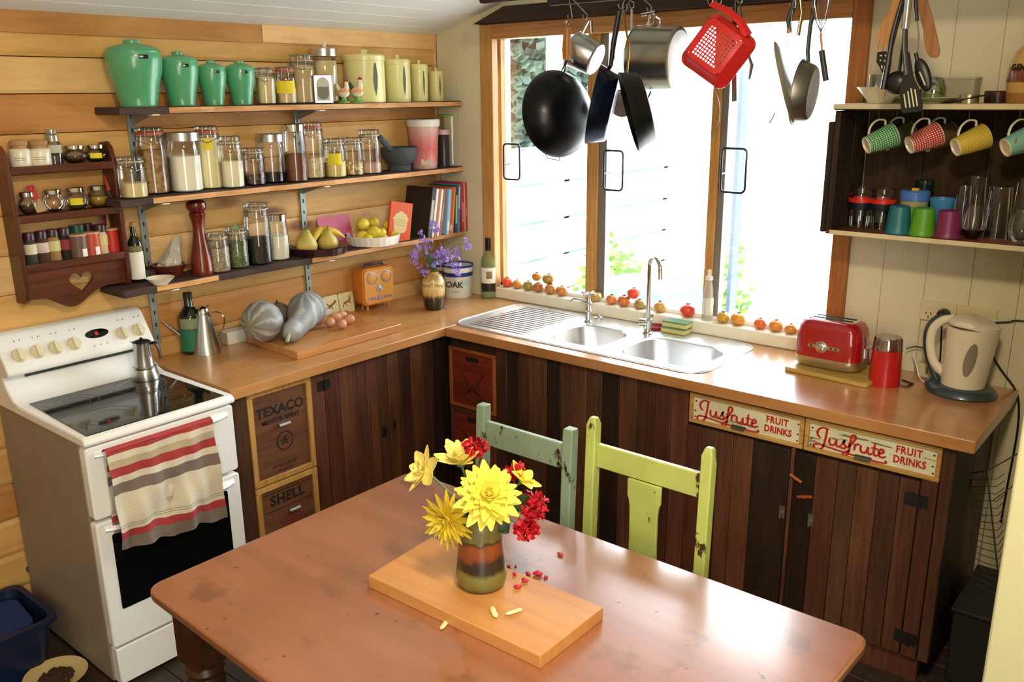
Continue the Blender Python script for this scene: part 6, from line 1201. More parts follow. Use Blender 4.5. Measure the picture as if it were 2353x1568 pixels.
MB().lathe([(.068, h*.855), (.064, h*.89)], 30, Tr(.008, 0, 0)).obj('lid_gap', mat('gap_brown', '#4a4030', .6), t)
hd = [(-.05, 0, h*.93), (-.085, 0, h*.90), (-.112, 0, h*.78), (-.118, 0, h*.60), (-.105, 0, h*.38), (-.080, 0, h*.26), (-.060, 0, h*.22)]
MB().tube(sm(hd, 4), .0135, 12, flat=1.2).obj('handle', KT, t); MB().tube(sm([(x-.014, y, z+.006) for x, y, z in hd[:5]]+[(-.098, 0, h*.22), (-.082, 0, .03)], 4), .0085, 12, flat=1.3).obj('handle_strip', TE, t)
MB().sheet([[(.006+(.0748+.0036*v_)*math.cos(-1.28+.10*v_+.24*j*math.sqrt(max(0, 1-v_*v_))), (.0748+.0036*v_)*math.sin(-1.28+.10*v_+.24*j*math.sqrt(max(0, 1-v_*v_))), h*.50+.058*v_) for j in (-1, -.5, 0, .5, 1)] for v_ in [math.sin(PI*(k_/12-.5)) for k_ in range(13)]], .002).obj('water_gauge', mat('gauge_grey', '#85796a', .3), t)
def plate_(x0, x1, z0, z1, label, kind):
    t = thing('wall_socket' if kind else 'switch_plate', label, 'wall socket' if kind else 'switch', ((x0+x1)/2, 0, (z0+z1)/2)); w, h_ = (x1-x0)/2, (z1-z0)/2; PLT = mat('socket_cream', '#ddd0a4', .4)
    box(-w, w, -.009, -.0005, -h_, h_).obj('plate', PLT, t, bev=.002)
    for s in (-1, 1):
        MB().lathe([(.007, 0), (.007, .002), (0, .003)], 14, Ax((s*w*.5, -.009, h_*.45), (0, -1, 0))).obj('switch', PLT, t)
        if kind and s < 0:
            b = MB(); 
            for dx, dz, a in ((-.008, 0, .5), (.008, 0, -.5), (0, -.014, 0)): b.box(-.0014, .0014, -.0095, -.0088, -.005, .005, Tr(s*w*.5+dx, 0, -h_*.25+dz) @ Matrix.Rotation(a, 4, 'Y'))
            b.obj('pin_hole', BLACKP, t)
    return t
plate_(2.412, 2.532, 1.100, 1.172, 'cream double wall socket with a black plug in its right half', 1); plate_(2.542, 2.662, 1.098, 1.170, 'cream switch plate partly hidden by the kettle lid', 0)
p = on(2167, 724, 1, -.03); t = thing('plug', 'round black plug pushed into the cream wall socket', 'plug', (p.x, -.0095, p.z)); MB().lathe([(.020, 0), (.022, .02), (.018, .038), (0, .040)], 20, Ax((0, 0, 0), (0, -1, 0))).obj('body', BLACKP, t)
MB().tube([(0, -.03, -.015), (.005, -.032, -.06), (.01, -.03, -.14), (.012, -.035, -.215)], .003, 6).obj('cord', BLACKP, t)
def cord(lb, pts, r_=.003, m=BLACKP, name='power_cord'):
    o = Vector(pts[0]); return solo(MB().tube(sm([Vector(p)-o for p in pts]), r_, 8), name, m, lb, 'cord', o)
cord('white cord looping down behind the kettle base', [on(2098, 812, 1, -.05), on(2107, 842, 1, -.07), on(2113, 868, 1, -.09), Vector((2.50, -.14, .904)), Vector((2.535, -.15, .904))], .0028, WHITEP)
cord('black cord arching between the coffee grinder and the kettle', [on(2082, 802, 1, -.04), on(2105, 797, 1, -.03), on(2132, 804, 1, -.03), on(2150, 815, 1, -.03)])
cord('black cord lying crossed on the worktop behind the grinder', [on(2112, 850, 1, -.03), on(2138, 838, 1, -.03), on(2160, 850, 1, -.05)])
cord('long black cord hanging from the wall past the right end of the worktop', [(2.64, -.008, 1.04), on(2300, 850, 1, -.008), on(2335, 900, 1, -.008), on(2341, 950, 1, -.01), on(2335, 1010, 1, -.01), on(2318, 1100, 1, -.01), on(2300, 1200, 1, -.01)], .0035)
cord('black cord running right from the switch plate', [(2.655, -.008, 1.125), on(2320, 740, 1, -.008), on(2353, 738, 1, -.008), (3.0, -.008, 1.15)], .003)
t = thing('adaptor', 'cream power adaptor standing behind the coffee grinder', 'adaptor', on(2100, 852, 2, ZT)); t.location.y = -.05; t.location.x = 2.475; box(-.035, .03, -.02, .02, 0, .055).obj('body', mat('adaptor_cream', '#cdbd94', .4), t, bev=.008); box(-.004, .004, -.022, -.0195, .02, .045).obj('switch', mat('switch_grey', '#6a6658', .4), t)
# wire dish rack and dark crate right of the cabinet
DW_ = mat('dull_wire', '#75766a', .4, .8); t = thing('dish_rack', 'wire dish rack standing on end in the gap right of the cabinet', 'dish rack', (2.80, -.30, .30))
A0, A1, B0, B1, C1 = on(2230, 1088, 1, -.30), on(2234, 1345, 1, -.30), on(2268, 1083, 1, -.35), on(2300, 1378, 1, -.35), on(2353, 1035, 1, -.2); o = Vector((2.80, -.30, .30))
MB().tube([A0-o, B0-o, C1-o], .0022, 6).tube([B0-o, B1-o, on(2322, 1350, 1, -.25)-o], .0028, 6).tube([A0-o, A1-o], .002, 6).tube([on(2282, 1150, 1, -.35)-o, on(2345, 1105, 1, -.2)-o], .0018, 6).obj('frame', DW_, t)
b = MB()
for i in range(17):
    f_ = (i+1)/17.5; a = A0.lerp(A1, f_); c = B0.lerp(B1, f_); mid = c.lerp(C1+Vector((0, 0, c.z-C1.z)), .25); b.tube([a-o, (a.lerp(c, .5)+Vector((0, 0, -.003)))-o, c-o, mid+Vector((0, 0, -.012))-o, c.lerp(C1+Vector((0, 0, c.z-C1.z)), .5)-o], .0013, 5)
b.obj('rungs', DW_, t)['kind'] = 'stuff'
t = thing('storage_crate', 'dark charcoal box on the floor under the wire dish rack', 'crate', (2.84, -.30, 0)); CHR = mat('charcoal_plastic', '#22201e', .6)
MB().box(-.10, .10, -.17, .17, .0, .27).obj('body', CHR, t, bev=.006); MB().box(-.107, .107, -.177, .177, .262, .275).obj('rim', CHR, t, bev=.003)
# floor things by the stove
t = thing('storage_tub', 'dark blue plastic tub on the floor left of the stove', 'tub', (.20, -2.50, 0)); BLU = mat('navy_plastic', '#0c1c3c', .4); rr_ = lambda hx, hy, z: [(x, y, z) for x, y in rrect(-hx, hx, -hy, hy, .04, 5)]
MB().loft([rr_(.13, .17, 0), rr_(.155, .20, .18), rr_(.17, .215, .185), rr_(.17, .215, .20), rr_(.15, .195, .20), rr_(.148, .193, .18), rr_(.122, .162, .012)], cap0=True, cap1=True).obj('body', BLU, t)
solo(MB().prism(rpoly([(-.14, -.17), (.13, -.15), (.10, .16), (-.12, .18)], .04), 0, .05), 'folded_cloth', mat('blue_cloth', '#122c66', .9, bump=.3), 'bright blue folded cloth inside the dark blue tub', 'cloth', (.20, -2.50, .125))
t = thing('pet_bowl', 'shallow cream dish of brown kibble on the floor beside the stove', 'bowl', (.425, -2.350, 0)); MB().lathe([(0, 0), (.06, 0), (.065, .006), (.098, .030), (.10, .033), (.094, .032), (.06, .012), (0, .010)], 40, cap=False).obj('dish', mat('pet_dish_cream', '#c9b27c', .4), t)
b = MB(); q = random.Random(5)
for i in range(230):
    a, k = q.uniform(0, 6.28), q.uniform(0, 1)**.5*.055; b.ball((k*math.cos(a), k*math.sin(a), .016+.012*(1-k/.055)+q.uniform(0, .005)), (.0055, .0055, .004), 6, 4)
b.obj('kibble', mat('kibble_brown', '#3d2313', .9, var=.2), t)['kind'] = 'stuff'
p = on(75, 1312, 0, .03); solo(MB().tube([(-.035, 0, .0), (.0, .005, .0), (.03, .035, -.01), (.032, .05, -.012)], .007, 8).lathe([(.014, 0), (.014, .006), (0, .007)], 12, Ax((-.033, 0, 0), (1, 0, 0))), 'pipe_valve', mat('dull_pipe', '#77705a', .5, .6), 'short grey pipe stub on the timber wall left of the stove', 'pipe', (.035, p.y, p.z))
# ============================================================ pot rack and what hangs from it
RKB = wood('pot_rack_timber', '#25170f', '#3a271b', '#4d3728', axis='x', rough=.7, rnd=.1); ZR = 2.236
t = thing('pot_rack', 'dark rough timber pot rack hung under the ceiling in front of the window', 'pot rack', (1.7, -.475, ZR))
for y0_, x0_ in ((-.6, .845), (-.35, .985)): MB().prism(rpoly([(x0_-1.7, 0), (2.75-1.7, 0), (2.75-1.7, .055), (x0_-1.7, .055)], .02), -.011, .011, Tr(0, y0_+.475, 0) @ Matrix(((1, 0, 0, 0), (0, 0, -1, 0), (0, 1, 0, 0), (0, 0, 0, 1)))).obj('rail', RKB, t, bev=.002)
for x_ in (1.0, 1.25, 1.5, 1.75, 2.0, 2.25, 2.5): MB().tube([(x_-1.7+.06, -.125, .045), (x_-1.7+.06, .125, .045)], .008, 8).obj('crossbar', RKB, t)
for x_ in (1.1, 2.4):
    for y_ in (-.125, .125): MB().tube([(x_-1.7, y_, .05), (x_-1.7, y_, cz(x_)-ZR-.002)], .003, 6).obj('hanging_cord', WIRE, t)
RY = -.50; q = random.Random(21)
def hookto(px, py, label, y=RY, tip=True):
    """an S-hook whose lower bend is at the pixel, hooked over the rack above"""
    p = on(px, py, 1, y); top = Vector((p.x-.015, RY, ZR+.055)); b = MB()
    pts = [(-.012, 0, .012), (-.008, 0, 0), (0, 0, -.005), (.008, 0, 0), (.008, 0, .014)]; tv = top-p
    b.tube([Vector(v) for v in pts]+[tv*.5+Vector((.004, 0, 0)), tv+Vector((0, 0, -.01)), tv+Vector((-.004, 0, 0)), tv+Vector((-.012, 0, -.006))], .0018, 6)
    return solo(b, 'wire_hook', WIRE, label, 'hook', p, 0, 'wire hooks on the pot rack')
def at(px, py, y=RY): return on(px, py, 1, y)
def img(dx, dy, f): # direction from image components (right, down) and share towards the camera
    k = math.sqrt(max(0, 1-f*f)); n = math.hypot(dx, dy) or 1
    return (CR*(k*dx/n)-CU*(k*dy/n)-CF*f).normalized()
SC = dep(at(1400, 200))/FPX
# wok
c = at(1280, 262); toc = -CF; n = (toc*math.cos(.62)+CR*math.sin(.62)-CU*.08).normalized(); up = (CU*.99+CR*.1).normalized()
t = thing('wok', 'round-bottomed black iron wok with a wooden handle hanging upright before the window', 'wok', c); M = Ax((0, 0, 0), n, up); Rw = 104*SC
MB().lathe([(Rw, 0), (Rw*.96, .022), (Rw*.82, .052), (Rw*.62, .078), (Rw*.42, .090), (0, .091), ][::-1]+[(Rw, -.002), (Rw*.985, -.002), (Rw*.80, .049), (Rw*.60, .075), (0, .088)], 48, M, cap=False).obj('bowl', mat('wok_iron', '#101114', .28, .5, var=.2, bump=.05), t, ang=60)
h0, h1, h2 = at(1300, 160)-c, at(1302, 138)-c, at(1303, 62)-c
MB().tube([M @ Vector((Rw*.97, -.006, .01)), h1], .003, 6).tube([M @ Vector((Rw*.97, .010, .01)), h1], .003, 6).obj('handle_wire', CHROME, t); MB().tube([h1, h1.lerp(h2, .3), h1.lerp(h2, .8), h2], [.015, .018, .015, .013], 12).obj('handle_grip', wood('handle_wood', '#8a4f1c', '#b3742c', '#c98a3c', axis='z', rough=.35, rnd=0), t)
MB().tube([h2, h2+Vector((-.008, 0, .012)), h2+Vector((0, 0, .024)), h2+Vector((.008, 0, .012)), h2], .002, 6).obj('hanging_ring', CHROME, t)
e = at(1265, 368)-c; MB().tube([M @ Vector((-Rw*.98, -.035, 0)), M @ Vector((-Rw*1.06, -.03, .01)), M @ Vector((-Rw*1.07, .03, .01)), M @ Vector((-Rw*.98, .035, 0))], .0022, 6).obj('helper_handle', WIRE, t)
hookto(1310, 42, 'wire hook holding the black wok')
def pan(name, label, cat, cpx, rp, ax, length, m, thick=.002, taper=.94, y=RY, nb=40, base=None):
    """cylinder pan: centre of its base at pixel, axis ax points out of the base"""
    c = at(*cpx, y); t = thing(name, label, cat, c); M = Ax((0, 0, 0), ax, CU); r = rp*SC
    MB().lathe([(0, 0), (r*taper*.9, 0), (r*taper, -.006), (r, -length), (r*1.03, -length), (r*1.03, -length-.003), (r*.985, -length-.003), (r*taper*.97, -.009), (0, -.007)], nb, M, cap=False).obj('body', m, t, ang=50)
    if base: MB().lathe([(0, .0012), (r*taper*.86, .0012), (r*taper*.88, 0), (0, 0)], nb, M, cap=False).obj('base_disc', base, t)
    return t, M, r
BASE = mat('scoured_steel_base', '#dfe0e4', .5, .1, var=.12, vs=18)
t, M, r = pan('milk_pan', 'small stainless saucepan hanging behind the wok with its base to the right', 'saucepan', (1371, 138), 42, img(.84, .54, .32), .105, STEEL, y=-.37, base=BASE)
u1, u0 = at(1352, 48, -.37)-t.location, at(1337, 78, -.37)-t.location; MB().tube([u0, u1, u1+CR*.012, at(1360, 75, -.37)-t.location], .006, 8, flat=.5).obj('handle', CHROME, t); hookto(1345, 42, 'wire hook holding the small saucepan', -.37)
t, M, r = pan('stock_pot', 'large shiny stainless pot hanging with its pale scoured base turned to the right', 'pot', (1562, 134), 71, img(.95, .20, .55), .165, mat('mirror_steel', '#a9a698', .27, .95, var=.04), y=-.36, taper=.97, base=BASE)
for s in (-1, 1): MB().tube([M @ Vector((s*r, -.03, -.11)), M @ Vector((s*(r+.035), -.022, -.115)), M @ Vector((s*(r+.035), .022, -.115)), M @ Vector((s*r, .03, -.11))], .004, 8).obj('handle', CHROME, t)
MB().tube([at(1474, 34, -.36)-t.location, at(1506, 28, -.36)-t.location], .006, 8).tube([at(1495, 32, -.36)-t.location, at(1490, 58, -.36)-t.location], .005, 8).tube([at(1478, 60, -.36)-t.location, at(1490, 52, -.36)-t.location, at(1510, 62, -.36)-t.location], .003, 6).obj('hanging_clip', CHROME, t); hookto(1492, 24, 'wire hook holding the large pot', -.36)
t, M, r = pan('small_pan', 'small worn steel pan glimpsed behind the crossed frying pans', 'saucepan', (1424, 250), 30, img(-.3, .6, .5), .05, mat('worn_steel', '#8d8478', .4, .8, var=.2), y=-.36); MB().tube([M @ Vector((r*.9, 0, -.04)), at(1450, 205, -.36)-t.location, at(1452, 20, -.36)-t.location], .005, 8).obj('handle', STEEL, t); hookto(1452, 16, 'wire hook holding the small worn pan', -.36)
def skillet(label, cpx, rp, down, side, wpx, m, hp, hm, hw, y=RY, f=.12):
    c = at(*cpx, y); t = thing('frying_pan', label, 'frying pan', c, 0, 'frying pans hanging edge-on'); ax = img(*side, f); M = Ax((0, 0, 0), ax, -img(*down, 0)); r = rp*SC; d = wpx*SC
    MB().lathe([(0, d*.5), (r*.78, d*.5), (r*.84, d*.42), (r, -d*.5), (r*.985, -d*.5), (r*.80, d*.36), (0, d*.42)], 48, M, cap=False).obj('body', m, t, ang=45)
    pts = [at(*p, y)-c for p in hp]; MB().tube([M @ Vector((r*.9, 0, -d*.2))]+pts, hw, 10, flat=.55).obj('handle', hm, t); return t
skillet('blue-black steel frying pan hanging edge-on, left of the crossed pair', (1386, 245), 88, (-38, 165), (.976, .225), 44, mat('blued_steel', '#1c2740', .25, .7, var=.3), [(1404, 150), (1410, 100), (1424, 24)], BLACKP, [.010, .008, .010, .011], -.60)
skillet('black frying pan with brass-coloured handle hanging edge-on, right of the crossed pair', (1466, 252), 87, (45, 165), (.965, -.263), 42, mat('seasoned_iron', '#1d1d1b', .35, .5, var=.2), [(1441, 170), (1446, 112), (1437, 60), (1434, 26)], mat('brass_handle', '#b58a3c', .25, .9), [.007, .006, .006, .007, .008], -.63)
hookto(1427, 18, 'wire hook holding the blue-black frying pan', -.60); hookto(1436, 22, 'wire hook holding the black frying pan', -.63)
# red colander
RC = mat('red_colander_plastic', '#d8201c', .3, var=.02, coat=.2); c = at(1650, 118); t = thing('colander', 'bright red plastic colander with square bowl and long handle hanging on the rack', 'colander', c)
n = (toc*.90-CR*.40-CU*.05).normalized(); x_ = (CU*.74+CR*.67).normalized(); M = Ax((0, 0, 0), n, x_); a_ = 54*SC
def sq(h, r_, z): return [M @ Vector((x, y, z)) for x, y in rrect(-h, h, -h, h, r_, 6)]
MB().loft([sq(a_*1.08, .03, 0), sq(a_*1.12, .032, -.004), sq(a_*1.12, .032, .000), sq(a_*1.02, .03, .006), sq(a_*.90, .028, .050), sq(a_*.80, .026, .062)]).obj('bowl', RC, t, ang=60)
g = MB(); NG = 26; H_ = a_*.815; idx = {}
for i in range(NG+1):
    for j in range(NG+1):
        x, y = -H_+2*H_*i/NG, -H_+2*H_*j/NG; g.v.append(M @ Vector((x, y, .062+.010*(1-(x*x+y*y)/(2*H_*H_)))))
rc_ = .026
for i in range(NG):
    for j in range(NG):
        x, y = (i+.5)/NG*2-1, (j+.5)/NG*2-1
        if abs(x) > .86 and abs(y) > .86: continue
        if i % 2 and j % 2 and abs(x) < .8 and abs(y) < .8: continue
        a = i*(NG+1)+j; g.f.append((a, a+NG+1, a+NG+2, a+1))
g.obj('perforated_base', RC, t, ang=60)
pts = [at(*p)-c for p in ((1716, 80), (1700, 48), (1668, 22), (1634, 8))]; MB().tube([M @ Vector((a_*.9, -a_*.5, .0))]+pts, [.020, .017, .013, .012, .011], 10, flat=.4).obj('handle', RC, t); hookto(1633, 8, 'wire hook holding the red colander')
# other utensils in front of the window: flat things with real thickness
def flatp(px, y, th, parent, name, m, holes=(), bev=.0008):
    b = MB(); pts = [at(*p, y)-Vector(parent.location) for p in px]; ar = sum(pts[i].x*pts[(i+1) % len(pts)].z-pts[(i+1) % len(pts)].x*pts[i].z for i in range(len(pts)))
    if ar > 0: pts = pts[::-1]
    n_ = len(pts); b.add([p+Vector((0, -th/2, 0)) for p in pts]+[p+Vector((0, th/2, 0)) for p in pts], [tuple(range(n_-1, -1, -1)), tuple(range(n_, 2*n_))]+[(i, (i+1) % n_, n_+(i+1) % n_, n_+i) for i in range(n_)]); return b.obj(name, m, parent, bev=bev, seg=1)
def tubep(px, y, r_, parent, name, m, flat=1.0): return MB().tube([at(*p, y)-Vector(parent.location) for p in px], r_, 10, flat=flat).obj(name, m, parent)
BG2 = mat('rubber_grip_black', '#2e3432', .45); 
t = thing('steel_knife', 'thin steel blade hanging behind the red colander', 'knife', at(1687, 150)); flatp([(1681, 100), (1692, 100), (1693, 232), (1682, 234)], -.44, .003, t, 'blade', mat('dull_blade', '#8a8078', .35, .8)); tubep([(1686, 105), (1690, -10)], -.44, .008, t, 'handle', BLACKP); hookto(1690, -6, 'wire hook holding the thin steel blade', -.44)
t = thing('tongs', 'steel tongs with ridged tip hanging right of the red colander', 'tongs', at(1712, 90, -.47)); tubep([(1700, 5), (1706, 60), (1722, 130)], -.47, .006, t, 'arm', mat('tong_steel', '#7d7460', .3, .9), .4); tubep([(1722, 130), (1728, 150), (1722, 182)], -.47, [.007, .011, .005], t, 'tip', mat('tong_tip', '#8c7c70', .4, .8), .5); hookto(1700, 4, 'wire hook holding the tongs', -.47)
t = thing('wire_ring_tool', 'thin wire loop tool hanging low beside the window mullion', 'utensil', at(1645, 250, -.44)); MB().tube([at(1640+14*math.sin(2*PI*i/20)*(1 if i < 10 else .8), 255+42*math.cos(2*PI*i/20), -.44)-t.location for i in range(20)], .0011, 5, closed=True).obj('loop', WIRE, t); tubep([(1641, 213), (1648, 150), (1652, 8)], -.44, .0014, t, 'shaft', WIRE); hookto(1652, 6, 'wire hook holding the thin wire loop', -.44)
t = thing('knife', 'black-handled knife with orange band, blade upwards on the rack', 'knife', at(1818, 40)); tubep([(1830, -15), (1822, 20), (1812, 45), (1814, 70)], RY, [.014, .014, .011, .010], t, 'handle', BG2, .7); tubep([(1813, 68), (1814, 76)], RY, .0105, t, 'orange_band', mat('orange_band', '#e0702a', .5), .75); hookto(1828, -10, 'wire hook holding the orange-banded handle')
t = thing('steel_handle_utensil', 'utensil with bent brassy steel handle end, beside the orange-banded one', 'utensil', at(1836, 40)); tubep([(1839, -15), (1843, 30), (1834, 82)], RY, [.008, .008, .007], t, 'handle', mat('brassy_steel', '#a8976a', .2, .9), .8); hookto(1839, -12, 'wire hook holding the brassy handle')
t = thing('pan_lid', 'domed steel lid seen nearly edge-on, left of the black-handled pan', 'lid', at(1806, 190)); M = Ax((0, 0, 0), img(.95, -.2, .42), CU)
MB().lathe([(0, .020), (.05, .018), (.105, .010), (.128, .0), (.134, -.004), (.134, -.006), (.126, -.004), (.10, .006), (0, .016)], 40, M, cap=False).obj('dome', mat('lid_steel', '#d6d3ca', .38, .9), t, ang=60); tubep([(1781, 258), (1776, 270), (1768, 282)], RY, .002, t, 'hanging_loop', WIRE); tubep([(1808, 108), (1822, 20)], -.51, .0012, t, 'hanging_wire', WIRE); hookto(1822, 16, 'wire hook holding the steel lid', -.51)
t, M, r = pan('steel_skillet', 'small steel pan with long black handle hanging at the right side of the window', 'frying pan', (1868, 215), 62, img(.95, .25, .45), .045, mat('grey_pan_steel', '#8a8578', .35, .9), y=-.47, taper=.88, base=mat('pale_pan_base', '#c2c1c4', .5, .2))
tubep([(1858, 150), (1856, 118), (1862, 60), (1872, 10), (1878, -15)], -.47, [.008, .009, .009, .010, .010], t, 'handle', BG2, .7); hookto(1878, -12, 'wire hook holding the small steel pan', -.47)
t = thing('whisk', 'balloon whisk hanging handle-down beside the right window frame', 'whisk', at(1892, 100, -.5)); tubep([(1888, 116), (1898, 186)], -.5, [.009, .009], t, 'handle', BG2); tubep([(1886, 75), (1889, 118)], -.5, [.004, .003], t, 'shank', mat('copper_shank', '#b98a6a', .3, .8))
b = MB()
for k in range(8):
    a = PI*k/8; pts = []
    for s_ in (-1, 1):
        for f_ in ((0, .0), (.25, .5), (.6, .95), (.85, .8), (1, .0)) if s_ < 0 else ((.85, .8), (.6, .95), (.25, .5), (0, 0)):
            pts.append(Vector((s_*.030*f_[1]*math.cos(a), s_*.030*f_[1]*math.sin(a), .145*f_[0])))
    b.tube(pts, .0009, 4)
o = b.obj('wires', WIRE, t); dv = at(1888, -20, -.5)-at(1886, 76, -.5); o.matrix_local = Ax(at(1886, 76, -.5)-t.location, dv); hookto(1889, -30, 'wire hook holding the whisk')
# cluster of cooking tools on one hook at the right
YU = -.50; WT = wood('spoon_wood', '#a26e34', '#b98446', '#c8965a', axis='z', rough=.45, rnd=0); WT2 = wood('spoon_wood_dark', '#86542a', '#9c6838', '#ae7c4a', axis='z', rough=.4, rnd=0); NY = mat('black_nylon', '#171717', .35)
GR = 'kitchen tools hanging in a bunch over the crate shelf'
def tool(name, label, px, y): return thing(name, label, 'utensil', at(*px, y), 0, GR)
t = tool('wooden_fork', 'wooden fork with three short tines, leftmost in the bunch of tools', (2050, 40), YU+.02)
flatp([(2060, -20), (2085, -20), (2068, 22), (2052, 68), (2043, 96), (2041, 116), (2038, 119), (2036, 106), (2032, 95), (2030, 118), (2026, 119), (2024, 96), (2020, 95), (2018, 114), (2014, 112), (2013, 92), (2020, 70), (2042, 25)], YU+.02, .007, t, 'blade', WT)
t = tool('pasta_spoon', 'black slotted pasta spoon at the left of the bunch of tools', (2035, 130), YU+.035)
flatp([(2016, 120), (2034, 118), (2050, 122), (2048, 150), (2043, 172), (2040, 162), (2036, 176), (2032, 160), (2028, 168), (2022, 156), (2014, 142)], YU+.035, .005, t, 'bowl', NY)
for (a_, b_) in (((2022, 128), (2027, 128)), ((2022, 139), (2025, 139)), ((2034, 126), (2041, 136)), ((2032, 138), (2038, 148)), ((2026, 150), (2027, 158))): tubep([a_, b_], YU+.0325, .0023, t, 'slot', mat('cream_gap', '#d8cda0', .6))
tubep([(2046, 125), (2062, 60), (2085, -20)], YU+.035, .006, t, 'handle', NY, .6)
t = tool('black_handled_spoon', 'black thick-gripped tool ending in a pale wooden tip', (2040, 150), YU)
tubep([(2080, -20), (2064, 30), (2050, 85), (2040, 150), (2030, 205)], YU, [.007, .008, .010, .012, .013], t, 'handle', NY, .7); tubep([(2030, 204), (2026, 222)], YU, [.0115, .008], t, 'tip', mat('pale_tip', '#a88c60', .6), .7)
t = tool('ladle', 'black ladle with rounded bowl behind the slotted turner', (2060, 190), YU+.01)
b = MB().ball((0, 0, 0), (.036, .022, .034), 18, 10); b.v = [v+(at(2062, 190, YU+.01)-t.location) for v in b.v]; b.obj('bowl', NY, t); tubep([(2066, 165), (2076, 100), (2090, -20)], YU+.012, .0055, t, 'handle', NY, .6)
t = tool('slotted_turner', 'black slotted turner with shiny steel handle, in the middle of the bunch', (2090, 150), YU-.03)
tubep([(2089, -20), (2080, 66)], YU-.03, [.010, .0115], t, 'handle', CHROME); tubep([(2080, 66), (2079, 110), (2085, 172)], YU-.03, [.008, .009, .010], t, 'shank', mat('grey_nylon', '#3c3a34', .35), .7)
flatp([(2080, 120), (2090, 120), (2100, 180), (2113, 205), (2121, 245), (2117, 256), (2075, 260), (2070, 250), (2067, 205), (2074, 180)], YU-.03, .004, t, 'blade', NY)
for a_, b_ in (((2077, 216), (2082, 248)), ((2086, 210), (2091, 247)), ((2093, 203), (2100, 246)), ((2102, 205), (2108, 244))): tubep([a_, b_], YU-.0325, .0022, t, 'slot', mat('cream_gap', '#d8cda0', .6))
t = tool('slotted_spoon', 'black slotted spoon on a thin steel shank, right of the turner', (2115, 120), YU-.01)
tubep([(2103, -20), (2107, 48)], YU-.01, .0075, t, 'handle', NY, .7); tubep([(2107, 48), (2111, 85), (2106, 125)], YU-.01, .004, t, 'shank', STEEL, .6)
b = MB().ball((0, 0, 0), (.021, .010, .050), 18, 12); o = b.obj('bowl', NY, t); o.matrix_local = Tr(*(at(2121, 172, YU-.01)-t.location)) @ Matrix.Rotation(.38, 4, 'Y').inverted()
tubep([(2104, 122), (2108, 140)], YU-.01, .006, t, 'neck', NY); tubep([(2113, 165), (2126, 196)], YU-.0205, .0022, t, 'slot', mat('cream_gap', '#d8cda0', .6))
t = tool('wooden_spatula', 'plain wooden spatula with rounded end, rightmost in the bunch of tools', (2130, 60), YU+.01)
flatp([(2103, -20), (2124, -20), (2142, 35), (2155, 90), (2160, 118), (2157, 130), (2148, 134), (2137, 131), (2130, 122), (2124, 100), (2122, 70), (2115, 40), (2108, 10)], YU+.01, .007, t, 'blade', WT2)
hookto(2092, -26, 'large wire hook holding the bunch of cooking tools')
# ============================================================ crate shelf at the right
CRD = wood('old_crate_timber', '#1a120a', '#2e2114', '#40301f', axis='x', rough=.75, rnd=.15, spec=.2); CRZ = wood('old_crate_upright', '#1c140d', '#30241a', '#443527', axis='z', rough=.75, rnd=.1, spec=.2); CPE = mat('cream_chipped_edge', '#d2c398', .6, var=.12, vs=20)
t = thing('crate_shelf', 'old dark wooden crate fixed to the wall as a shelf for mugs and glasses', 'shelf', (2.15, 0, 1.425)); O = Vector((2.15, 0, 1.425))
def cb(name, x0, x1, y0, y1, z0, z1, m, **k):
    b = MB().box(x0-2.15, x1-2.15, y0, y1, z0-1.425, z1-1.425); return b.obj(name, m, t, **k)
cb('top_board', 2.150, 3.25, -.315, -.001, 1.838, 1.856, CRD, bev=.002); cb('top_edge', 2.148, 3.25, -.318, -.3145, 1.842, 1.857, CPE, bev=.001); cb('top_surface', 2.150, 3.25, -.315, -.002, 1.8555, 1.858, mat('cream_top', '#cfc193', .6))
cb('side_board', 2.150, 2.170, -.300, -.155, 1.437, 1.836, CRZ, bev=.003); cb('side_board', 2.150, 2.170, -.152, -.02, 1.437, 1.836, CRZ, bev=.003); cb('corner_batten', 2.132, 2.150, -.305, -.25, 1.430, 1.80, CRZ, bev=.004)
cb('bottom_board', 2.15, 3.25, -.300, -.152, 1.425, 1.437, wood('red_crate_base', '#4a1f10', '#6d3018', '#84401f', axis='x', rough=.5, rnd=.05), bev=.002); cb('bottom_board', 2.15, 3.25, -.149, -.001, 1.425, 1.437, CRD, bev=.002); cb('bottom_edge', 2.165, 3.25, -.306, -.3005, 1.424, 1.440, CPE, bev=.002)
for i in range(5): cb('back_board', 2.17+i*.20, 2.367+i*.20, -.016, -.002, 1.437, 1.838, wood('crate_back', '#2a1e0e', '#3c2c16', '#4c3a1f', axis='z', rough=.7, rnd=.15, spec=.2))
